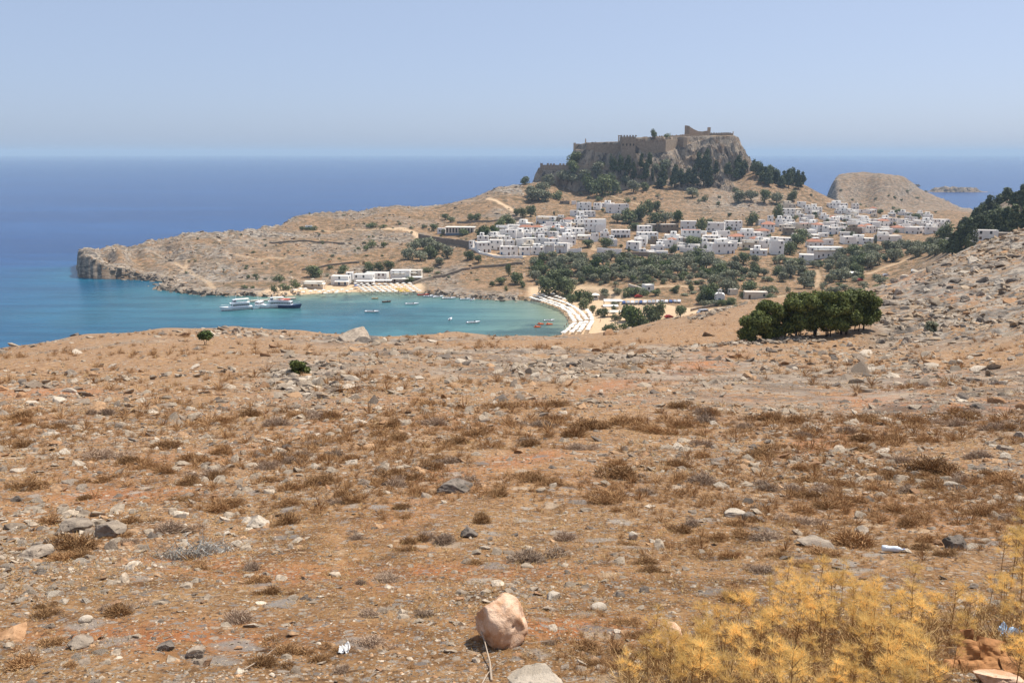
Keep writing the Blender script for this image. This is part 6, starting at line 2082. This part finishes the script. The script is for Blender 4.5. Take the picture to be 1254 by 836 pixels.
# ================================================================== YELLOW DRY PLANTS
M_YEL = twig_mat('yellow_dry_umbels', (.80, .48, .13), (.95, .71, .29), .4)
M_STALK = twig_mat('brown_stalk', (.22, .125, .05), (.38, .23, .10))
def yellow_plant(seed):
    """stiff stalk, side branches, every branch ending in a burst of fine rays; one metre tall"""
    g = np.random.default_rng(seed)
    st = MB()
    heads = []
    lean = Vector((g.normal() * .07, g.normal() * .07, 1))
    st.tube([(0, 0, -.05), lean * .5, lean * .98], [.009, .007, .004], 5)
    heads.append((lean * .98, .19))
    for k in range(int(g.integers(7, 11))):
        t = g.uniform(.38, .9)
        a = g.uniform(0, 6.28)
        L = g.uniform(.16, .34) * (1.15 - t * .5)
        p0 = lean * t
        p1 = p0 + Vector((math.cos(a) * L * .75, math.sin(a) * L * .75, L * .8))
        st.tube([p0, p0.lerp(p1, .55) + Vector((0, 0, -.01)), p1], [.005, .004, .003], 4)
        heads.append((p1, g.uniform(.11, .17)))
        if g.random() < .6:
            p2 = p0.lerp(p1, .6) + Vector((g.normal() * .07, g.normal() * .07, .12))
            st.tube([p0.lerp(p1, .6), p2], [.003, .002], 4)
            heads.append((p2, g.uniform(.09, .14)))
    B, T = [], []
    for c, r in heads:
        n = int(26 + r * 130)
        d = g.normal(size=(n, 3))
        d[:, 2] = np.abs(d[:, 2]) * .8 + g.normal(size=n) * .35
        d /= np.linalg.norm(d, axis=1, keepdims=True)
        c = np.array(c)
        B.append(np.repeat(c[None], n, 0) + d * r * .1)
        T.append(c + d * r * g.uniform(.5, 1.05, (n, 1)) + np.array([0, 0, r * .12]))
    q, f = blades(np.concatenate(B), np.concatenate(T), .0034, seed)
    return st.mesh('stem', M_STALK), np_mesh('foliage', q, f, mats=[M_YEL])
YP = [yellow_plant(900 + s) for s in range(9)]
YPL = []
def put_yellow(x, y, z, h):
    st, fo = YP[random.randrange(9)]
    t = thing('dry_plant', '', 'dry plant', (x, y, z), random.uniform(0, 6.28), 'yellow dry plants on the bank')
    t.scale = (h * 1.0, h * 1.0, h)
    link('stem', st, t)
    link('foliage', fo, t)
    px, py = to_px(x, y, z + h * .8)
    YPL.append((t, (float(px), float(py)), 'spiky yellow dry plant' if h > .36 else 'short yellow dry plant'))
ZONE = [(740, 850), (770, 795), (830, 765), (890, 735), (950, 705), (1000, 700), (1060, 715), (1100, 735), (1150, 740), (1200, 720), (1260, 700), (1330, 700), (1330, 860), (1200, 850), (1130, 850)]
rg = random.Random(9)
made = 0
pos_y = []
for _ in range(9000):
    if made >= 135:
        break
    px, py = rg.uniform(735, 1330), rg.uniform(735, 890)
    p = ground(px, py, 2.2, 40)
    if p is None:
        continue
    h = rg.uniform(.26, .46)
    tx, ty = to_px(p.x, p.y, p.z + h)
    if not bool(inside(np.array([float(tx)]), np.array([float(ty)]), [(735, 850), (760, 790), (820, 765), (880, 730), (945, 700), (1000, 693), (1060, 690), (1100, 715), (1150, 715), (1200, 700), (1260, 660), (1340, 640), (1340, 960), (735, 960)])[0]):
        continue
    if 1140 < px < 1260 and py > 790 and rg.random() < .93:
        continue
    if any((p.x - a) ** 2 + (p.y - b) ** 2 < .008 for a, b in pos_y):
        continue
    pos_y.append((p.x, p.y))
    put_yellow(p.x, p.y, p.z, h)
    made += 1
for px, py, h in ((1245, 690, .62), (1238, 720, .6), (1225, 705, .45), (1000, 745, .48), (958, 745, .45), (1110, 760, .45), (1165, 770, .4), (800, 800, .34), (1250, 740, .6)):
    p = ground(px, py, 2.2, 40)
    put_yellow(p.x, p.y, p.z, h)
N = 5000
px, py = RNG.uniform(760, 1320, N), RNG.uniform(745, 900, N)
edge_y = np.interp(px, [760, 830, 900, 1000, 1100, 1320], [815, 785, 760, 735, 760, 730])
keep = (py > edge_y) & ~((px > 1150) & (px < 1260) & (py > 795))
px, py = px[keep], py[keep]
gp = [ground(a, b, 2.2, 40) for a, b in zip(px[:2600], py[:2600])]
gp = np.array([(p.x, p.y, p.z) for p in gp if p is not None])
scatter_blades('dry_grass', gp[:, 0], gp[:, 1], gp[:, 2], RNG.uniform(.05, .16, len(gp)), 12, M_STRAW, 79, .035, 1.0, 1.1)
# loose dead sticks
M_STICK = pmat('bleached_wood', (.48, .38, .28), (.34, .26, .19), 12, .9)
def stick(pts, r, label, d0=2.0):
    w = []
    for px, py, lift in pts:
        p = ground(px, py, d0, 60)
        w.append(Vector((p.x, p.y, p.z + lift)))
    o0 = w[0].copy()
    o = MB().tube([q - o0 for q in w], [r * (1 - .7 * i / (len(w) - 1)) for i in range(len(w))], 6).build('dead_stick', M_STICK, None, True, o0)
    return tag(o, label, 'stick')
stick([(602, 834, .01), (600, 815, .03), (594, 797, .07), (587, 783, .12)], .008, 'bent bleached stick rising in front of the ochre boulder')
stick([(590, 839, .01), (597, 828, .02), (604, 820, .03)], .006, 'short bleached twig at the foot of the bent stick')
stick([(622, 789, .01), (650, 789, .015), (680, 786, .02)], .004, 'thin pale stalk lying below the ochre boulder')
stick([(235, 733, .02), (262, 732, .02), (282, 729, .02)], .006, 'thin pale stick lying on the soil below the dead twigs', 3)
stick([(300, 822, .02), (320, 812, .03), (338, 800, .05)], .006, 'pale stick slanting beside the brown shrubs at the bottom left', 3)
stick([(1190, 760, .02), (1197, 745, .06), (1196, 732, .1)], .006, 'crooked pale twig standing among the yellow plants', 3)
# bleached dead bush
p = ground(222, 684, 3, 60)
db = thing('dead_bush', 'tangle of bleached blue grey dead twigs beside the grey rocks', 'dead bush', (p.x, p.y, p.z))
M_BLUEG = twig_mat('blue_grey_dead_twigs', (.22, .20, .17), (.50, .49, .45))
g = np.random.default_rng(66)
for part, cnt, off, nm in ((0, 300, (0, 0, 0), 'twig_foliage'), (1, 300, (.3, .2, 0), 'twig_foliage')):
    base = g.normal(size=(cnt, 3)) * np.array([.17, .1, .03]) + np.array(off)
    base[:, 2] = np.abs(base[:, 2])
    tip = base + g.normal(size=(cnt, 3)) * np.array([.08, .07, .06]) + np.array([0, 0, .03])
    tip[:, 2] = np.abs(tip[:, 2])
    q, f = blades(base, tip, .007, 60 + part)
    link(nm, np_mesh(nm, q, f, mats=[M_BLUEG]), db)

# ================================================================== LITTER
M_PET = pmat('clear_plastic', (.74, .78, .82), (.62, .68, .74), 9, .15, spec=.6)
M_CAPB = pmat('blue_plastic_cap', (.10, .22, .55), None, 4, .4)
p = ground(1093, 676, 3, 60)
bt = thing('plastic_bottle', 'empty clear plastic bottle lying on the slope above the yellow plants', 'bottle', (p.x, p.y, p.z + .045), R(-12))
mb = MB()
prof = [(-.125, .025), (-.12, .036), (-.06, .037), (-.055, .034), (0, .034), (.005, .037), (.05, .037), (.085, .025), (.10, .013), (.118, .013)]
mb.loft([[Vector((xx, math.cos(a) * r_, math.sin(a) * r_)) for a in np.linspace(0, 2 * math.pi, 13)[:-1]] for xx, r_ in prof])
mb.build('body', M_PET, bt, True)
MB().loft([[Vector((xx, math.cos(a) * .016, math.sin(a) * .016)) for a in np.linspace(0, 2 * math.pi, 11)[:-1]] for xx in (.116, .136)]).build('cap', M_CAPB, bt)
M_PAPER = pmat('white_paper', (.80, .79, .76), (.70, .69, .66), 6, .8)
def crumple(name, px, py, wpx, mat, label, cat, seed, hz_=.5, n=14):
    p = ground(px, py, 2, 60)
    m = math.hypot(p.y, p.x) / FPX
    w = wpx * m
    gx, gy = np.meshgrid(np.linspace(-.5, .5, n), np.linspace(-.5, .5, n))
    g = np.random.default_rng(seed)
    zz = np.abs(fbm(gx * 3.1 + seed, gy * 3.1, 2, seed)) * hz_ * 1.4
    X, Y, Z = gx * w + g.normal(size=gx.shape) * w * .02, gy * w * .8 + g.normal(size=gx.shape) * w * .02, zz * w + .01
    ii = np.arange(n * n).reshape(n, n)
    q = np.stack([ii[:-1, :-1], ii[:-1, 1:], ii[1:, 1:], ii[1:, :-1]], -1).reshape(-1, 4)
    me = np_mesh(name, np.stack([X, Y, Z], -1).reshape(-1, 3), q, mats=[mat])
    o = link(name, me, None, tuple(p), (0, 0, random.uniform(0, 3)))
    md = o.modifiers.new('solid', 'SOLIDIFY')
    md.thickness = .004
    return tag(o, label, cat)
crumple('paper_scrap', 422, 797, 16, M_PAPER, 'crumpled white paper scrap beside the brown shrub left of the ochre boulder', 'litter', 3)
crumple('paper_scrap', 862, 765, 8, M_PAPER, 'tiny white paper scrap at the left edge of the yellow plants', 'litter', 5)
crumple('plastic_wrapper', 1236, 778, 22, pmat('pale_blue_film', (.45, .60, .75), (.60, .70, .78), 8, .4), 'pale blue plastic wrapper behind the crumpled cardboard', 'litter', 7)
M_CARD = pmat('brown_cardboard', (.42, .20, .075), (.33, .15, .055), 3, .85, .2, .01)
p = ground(1195, 822, 2, 30)
cb = thing('cardboard_box', 'crumpled brown cardboard box collapsed in folds at the edge of the yellow plants', 'cardboard box', (p.x, p.y, p.z + .0))
def sheet(name, corners, bend, seed, n=16):
    """one bent panel between four corners"""
    a, b2, c, d = [Vector(q) for q in corners]
    V = []
    nrm = (b2 - a).cross(d - a).normalized()
    for i in range(n):
        for j in range(n):
            s, t = i / (n - 1), j / (n - 1)
            q = a.lerp(b2, s).lerp(d.lerp(c, s), t)
            w = math.sin(math.pi * s) * math.sin(math.pi * t * .9 + .2)
            V.append(q + nrm * (bend * w + .028 * mnoise.noise(q * 11 + Vector((seed, 0, 0))) + .012 * mnoise.noise(q * 34 + Vector((seed, 0, 0)))))
    ii = np.arange(n * n).reshape(n, n)
    qd = np.stack([ii[:-1, :-1], ii[:-1, 1:], ii[1:, 1:], ii[1:, :-1]], -1).reshape(-1, 4)
    o = link(name, np_mesh(name, [tuple(v) for v in V], qd, mats=[M_CARD]), cb)
    md = o.modifiers.new('solid', 'SOLIDIFY')
    md.thickness = .006
    return o
sheet('flap', [(-.14, -.15, .02), (.10, -.17, .02), (.11, -.03, .10), (-.13, -.01, .09)], .02, 1)
sheet('flap', [(-.34, -.17, .0), (-.15, -.14, .02), (-.13, .0, .09), (-.20, .05, .05)], .03, 2)
sheet('side_panel', [(-.16, .02, .03), (.03, .02, .04), (.04, .10, .16), (-.05, .12, .17)], .03, 3)
sheet('side_panel', [(.04, .02, .02), (.17, -.01, .03), (.20, .10, .11), (.05, .10, .16)], -.03, 4)
sheet('flap', [(.14, -.12, .02), (.36, -.06, .02), (.32, .06, .07), (.17, .04, .09)], .03, 5)
sheet('side_panel', [(.06, .12, .05), (.26, .10, .04), (.27, .18, .11), (.08, .18, .16)], .02, 6)
sheet('flap', [(-.06, .14, .08), (.05, .15, .1), (.07, .20, .20), (-.03, .20, .19)], -.03, 7)

# ================================================================== TREES OF THE NEAR SLOPE
def near_tree(px, py, hpx, wpx, label, mat, n, leaf, seed, trunks=4, dmin=20, group=None, trunk_h=.22, kind='carob_tree', cat='tree', depth=0.0):
    p = ground(px, py, dmin, 330)
    y = p.y + depth
    x = p.x * y / p.y
    z = float(gz(x, y))
    m = y / FPX * 1.02
    H, Wd = hpx * m + (p.z - z) * 0, wpx * m
    g = random.Random(seed)
    bl = []
    for k in range(20):
        a, r0 = g.uniform(0, 6.28), Wd / 2 * math.sqrt(g.random()) * .8
        zz = H * g.uniform(trunk_h + .12, .86)
        top = 1 - (r0 / (Wd / 2)) ** 2 * .35
        s = g.uniform(.30, .46) * Wd / 2 * 1.1
        bl.append((math.cos(a) * r0, math.sin(a) * r0 * .8, min(zz, H * top - s * .5), s, s, s * .85))
    q, f = leaf_cloud(bl, n, leaf, seed, .35)
    t = thing(kind, label, cat, (x, y, z), 0, group)
    tb = []
    for k in range(trunks):
        b = MB()
        a = g.uniform(0, 6.28)
        bx, by = math.cos(a) * Wd * .07, math.sin(a) * Wd * .05
        ex, ey = math.cos(a) * Wd * g.uniform(.15, .3), math.sin(a) * Wd * .2
        r0 = Wd * g.uniform(.012, .02)
        b.tube([(bx, by, -.4), (bx * 1.3 + g.uniform(-.1, .1), by * 1.3, H * .16), (bx + (ex - bx) * .6, by + (ey - by) * .6, H * .38), (ex, ey, H * .7)], [r0 * 1.3, r0, r0 * .8, r0 * .3], 6)
        for j in range(3):
            aa = g.uniform(0, 6.28)
            zz = H * g.uniform(.3, .5)
            b.tube([(bx + (ex - bx) * .6, by + (ey - by) * .6, zz), (ex + math.cos(aa) * Wd * .18, ey + math.sin(aa) * Wd * .15, zz + H * .25)], [r0 * .55, r0 * .2], 5)
        b.build('trunk', M_BARK, t, True)
    link('crown', np_mesh('crown', q, f, mats=[mat]), t)
    return t
for k, (px, py, hh, ww, tr, lab) in enumerate((
        (922, 417, 42, 40, 2, 'lowest carob bush at the left end of the tree clump, leaves down to the ground'), (938, 416, 52, 36, 2, 'carob tree second from the left end of the clump'), (960, 414, 50, 38, 3, 'leaning carob tree behind the loose stone pile of the clump'),
        (977, 413, 60, 42, 4, 'tall carob tree left of the middle of the clump'), (996, 413, 58, 44, 5, 'many stemmed carob tree in the middle of the clump'), (1015, 411, 60, 44, 4, 'carob tree right of the middle of the clump'),
        (1033, 409, 61, 44, 4, 'tall carob tree over the darkest shadow of the clump'), (1048, 407, 56, 42, 3, 'rounded carob tree at the right end of the clump'), (1058, 403, 44, 34, 2, 'low carob tree hanging out at the far right of the clump'))):
    near_tree(px, py, hh, ww, lab, M_CAROB, 11000, .18, 700 + k, tr, 60, 'carob trees of the clump', depth=random.uniform(-1, 3), trunk_h=.0 if k < 2 else .1)
near_tree(367, 459, 20, 23, 'single round dark green bush on the rocky mound', M_CAROB, 1600, .12, 720, 3, 40, None, .05, 'shrub', 'shrub')
near_tree(251, 422, 18, 20, 'small bright green tree standing alone on the left crest', M_BRIGHT, 700, .24, 721, 2, 60, None, .42, 'small_tree')
near_tree(1140, 408, 16, 15, 'olive green bush in a dip of the boulder slope', M_OLIVE, 700, .2, 722, 2, 60, None, .05, 'shrub', 'shrub')
# rocky patches of the middle distance
for cx_, cy_, sx_, sy2, cnt, sz in ((365, 464, 30, 8, 300, .2), (440, 442, 50, 6, 160, .15), (690, 450, 36, 7, 220, .17), (1010, 430, 55, 10, 300, .17), (560, 470, 60, 10, 140, .13), (300, 408, 45, 3, 160, .3), (1120, 440, 50, 14, 300, .2), (60, 640, 50, 10, 160, .05)):
    gp = []
    for k in range(cnt):
        q = ground(random.gauss(cx_, sx_), random.gauss(cy_, sy2), 3, 320)
        if q is not None and q.y < 230:
            gp.append((q.x, q.y, q.z))
    gp = np.array(gp)
    scatter('rubble', gp, np.clip(RNG.lognormal(math.log(sz), .55, len(gp)), sz * .3, sz * 4), tones(len(gp), np.array([.36, .22, .26, .12, .04, .02, .06])))
# loose stone pile in front of the clump
pile = ground(958, 414, 60, 300)
N = 260
xx = pile.x + RNG.normal(size=N) * 1.6
yy = pile.y - 1.2 + RNG.normal(size=N) * .7
zz = gz(xx, yy) + np.abs(RNG.normal(size=N)) * .25
scatter('rubble', np.stack([xx, yy, zz], 1), RNG.uniform(.1, .28, N), tones(N, np.array([.4, .2, .3, .2, 0, 0, .1])))
# dry stone field walls as lines of stones on the near slope
for line, nst, sz in (([(850, 392), (890, 378), (930, 364), (950, 358)], 300, .28), ([(1065, 386), (1085, 392), (1105, 402)], 110, .3), ([(850, 425), (890, 421), (930, 420), (1000, 417)], 180, .24), ([(620, 462), (700, 444), (800, 436), (850, 430)], 130, .22), ([(0, 478), (60, 472), (120, 466), (200, 462), (290, 454)], 90, .17)):
    w = [ground(a, b, 30, 320) for a, b in line]
    w = [q for q in w if q is not None]
    xx, yy = [], []
    for k in range(nst):
        i = random.randrange(len(w) - 1)
        q = w[i].lerp(w[i + 1], random.random())
        xx.append(q.x + random.gauss(0, .8))
        yy.append(q.y + random.gauss(0, .8))
    xx, yy = np.array(xx), np.array(yy)
    scatter('rubble', np.stack([xx, yy, gz(xx, yy) + np.abs(RNG.normal(size=nst)) * .12], 1), np.clip(RNG.lognormal(math.log(sz), .4, nst), .1, .8), tones(nst, np.array([.4, .2, .3, .2, .05, 0, .1])))
MARKS = [(97, 320, 'the cliff at the peninsula tip'), (300, 330, 'the slope above the tour boats'), (400, 280, 'the lone shed on the peninsula'), (455, 277, 'the bush by the peninsula track'), (440, 340, 'the small beach taverns'), (520, 312, 'the grove above the small beach'),
         (562, 282, 'the long cream hall'), (590, 300, 'the lowest corner of the village'), (620, 250, 'the bend of the hill track'), (640, 290, 'the left village cluster'), (667, 263, 'the yellow canopy'), (690, 300, 'the awning houses'), (672, 250, 'the stone hut below the fortress'),
         (740, 255, 'the white houses below the fortress'), (730, 280, 'the tall two storey white house'), (745, 303, 'the long garden wall'), (790, 265, 'the dark thicket behind the village'), (820, 282, 'the stone barns'), (848, 296, 'the round trimmed tree'), (790, 303, 'the village lane houses'),
         (885, 302, 'the broad white house over the grove'), (920, 288, 'the house with blue doors'), (940, 272, 'the white tower house'), (975, 255, 'the tan upper houses'), (978, 295, 'the dark trees inside the village'), (1012, 310, 'the big white house by the grove'), (1027, 255, 'the highest white house'),
         (1071, 293, 'the village cypress'), (1083, 275, 'the tall red roofed house'), (1050, 275, 'the crowded roofs'), (1124, 282, 'the arcaded house'), (1155, 288, 'the big car park tree'), (1150, 270, 'the last houses under the pines'), (1210, 290, 'the house under the pine hill'), (1188, 298, 'the pair of tall cypresses'),
         (1240, 245, 'the rocky top of the pine hill'), (1195, 262, 'the left edge of the pine hill'), (1085, 235, 'the far headland'), (770, 180, 'the great tower'), (690, 212, 'the outer fortress wall'), (735, 235, 'the fortress gate trees'), (800, 210, 'the pines under the bastion'), (850, 222, 'the pine stand below the crag'),
         (885, 222, 'the grey outcrop'), (930, 215, 'the right shoulder of the fortress hill'), (905, 255, 'the boulder field'), (680, 345, 'the dense trees behind the bay beach'), (730, 372, 'the beach kiosk'), (780, 392, 'the dark trees beside the bay beach'), (835, 382, 'the lone round dark tree'), (881, 362, 'the chapel'),
         (933, 358, 'the low cream shed'), (800, 335, 'the middle of the olive grove'), (740, 330, 'the left part of the olive grove'), (870, 335, 'the grove below the white houses'), (950, 335, 'the grove left of the clearing'), (1030, 330, 'the grove below the big white house'), (1100, 315, 'the grove below the car park'), (620, 345, 'the rocky bay shore'),
         (560, 322, 'the slope below the village road')]
def fix_group(items, marks=MARKS):
    place_labels(items, marks)
place_labels(TREES, MARKS)
place_labels([(h[0], h[1], h[2]) for h in HOUSES], MARKS)
_pm = [(655, 366, 'the top of the bay beach'), (690, 385, 'the curve of the bay beach'), (690, 407, 'the bottom of the bay beach'), (740, 392, 'the sand by the dark trees'), (395, 358, 'the left end of the small beach'), (440, 357, 'the middle of the small beach'), (485, 357, 'the right end of the small beach')]
place_labels([(o, tuple(float(v) for v in to_px(o.location.x, o.location.y, o.location.z)), o['label'].replace(' standing at the water edge', '')) for o in PEOPLE_OBJ], _pm)
# prototypes that no place needed
for lst in PROTO.values():
    for o in lst:
        if 'group' not in o:
            for ch in list(o.children):
                bpy.data.objects.remove(ch)
            bpy.data.objects.remove(o)
_fm = [(612, 755, 'the ochre boulder'), (97, 672, 'the large brown shrub'), (222, 680, 'the dead twigs'), (290, 755, 'the tuft below the dead twigs'), (105, 761, 'the lone white pebble'), (452, 785, 'the shrub left of the ochre boulder'), (660, 832, 'the flat pale slab'), (645, 685, 'the shrub above the ochre boulder'), (558, 600, 'the dark cracked rock'),
       (150, 605, 'the red soil streak'), (640, 562, 'the red soil strip in mid slope'), (720, 525, 'the big shrub patch'), (900, 632, 'the pale flat slab'), (940, 658, 'the shrub by the pale slab'), (1093, 674, 'the plastic bottle'), (1168, 665, 'the dark blocky rock'), (1140, 570, 'the largest rusty shrub'), (935, 555, 'the round shrub in mid slope'),
       (1240, 640, 'the tallest yellow plant'), (760, 800, 'the left tip of the yellow plants'), (850, 775, 'the left edge of the yellow plants'), (950, 740, 'the upper edge of the yellow plants'), (1000, 790, 'the middle of the yellow plants'), (1100, 790, 'the right part of the yellow plants'), (1200, 800, 'the crumpled cardboard'), (1240, 730, 'the yellow plants beside the tallest one'), (900, 830, 'the bottom of the yellow plants'),
       (367, 450, 'the single round bush'), (251, 412, 'the small tree on the crest'), (437, 405, 'the biggest crest boulder'), (60, 430, 'the left crest'), (60, 500, 'the pale soil band'), (200, 540, 'the shrub belt at left'), (330, 560, 'the stones below the round bush'), (480, 520, 'the bare slope below the crest boulder'), (560, 430, 'the crest under the bay'), (690, 448, 'the grey ledge in mid slope'), (845, 450, 'the red path'),
       (960, 412, 'the left end of the tree clump'), (1040, 415, 'the shadow of the tree clump'), (1090, 372, 'the outcrop beside the tree clump'), (1170, 345, 'the middle of the boulder slope'), (1230, 320, 'the top of the boulder slope'), (1140, 405, 'the bush on the boulder slope'), (1220, 400, 'the foot of the boulder slope'), (1020, 450, 'the stones below the tree clump'), (1090, 492, 'the right red patch'), (1200, 520, 'the slope under the boulders'),
       (870, 520, 'the pale stones in mid slope'), (30, 815, 'the corner shrub'), (350, 810, 'the bottom shrubs'), (420, 640, 'the middle of the left slope'), (760, 640, 'the cream rock')]
place_labels(ROCK_OBJS, _fm)
place_labels(SHRUBS, _fm)
place_labels(YPL, _fm)
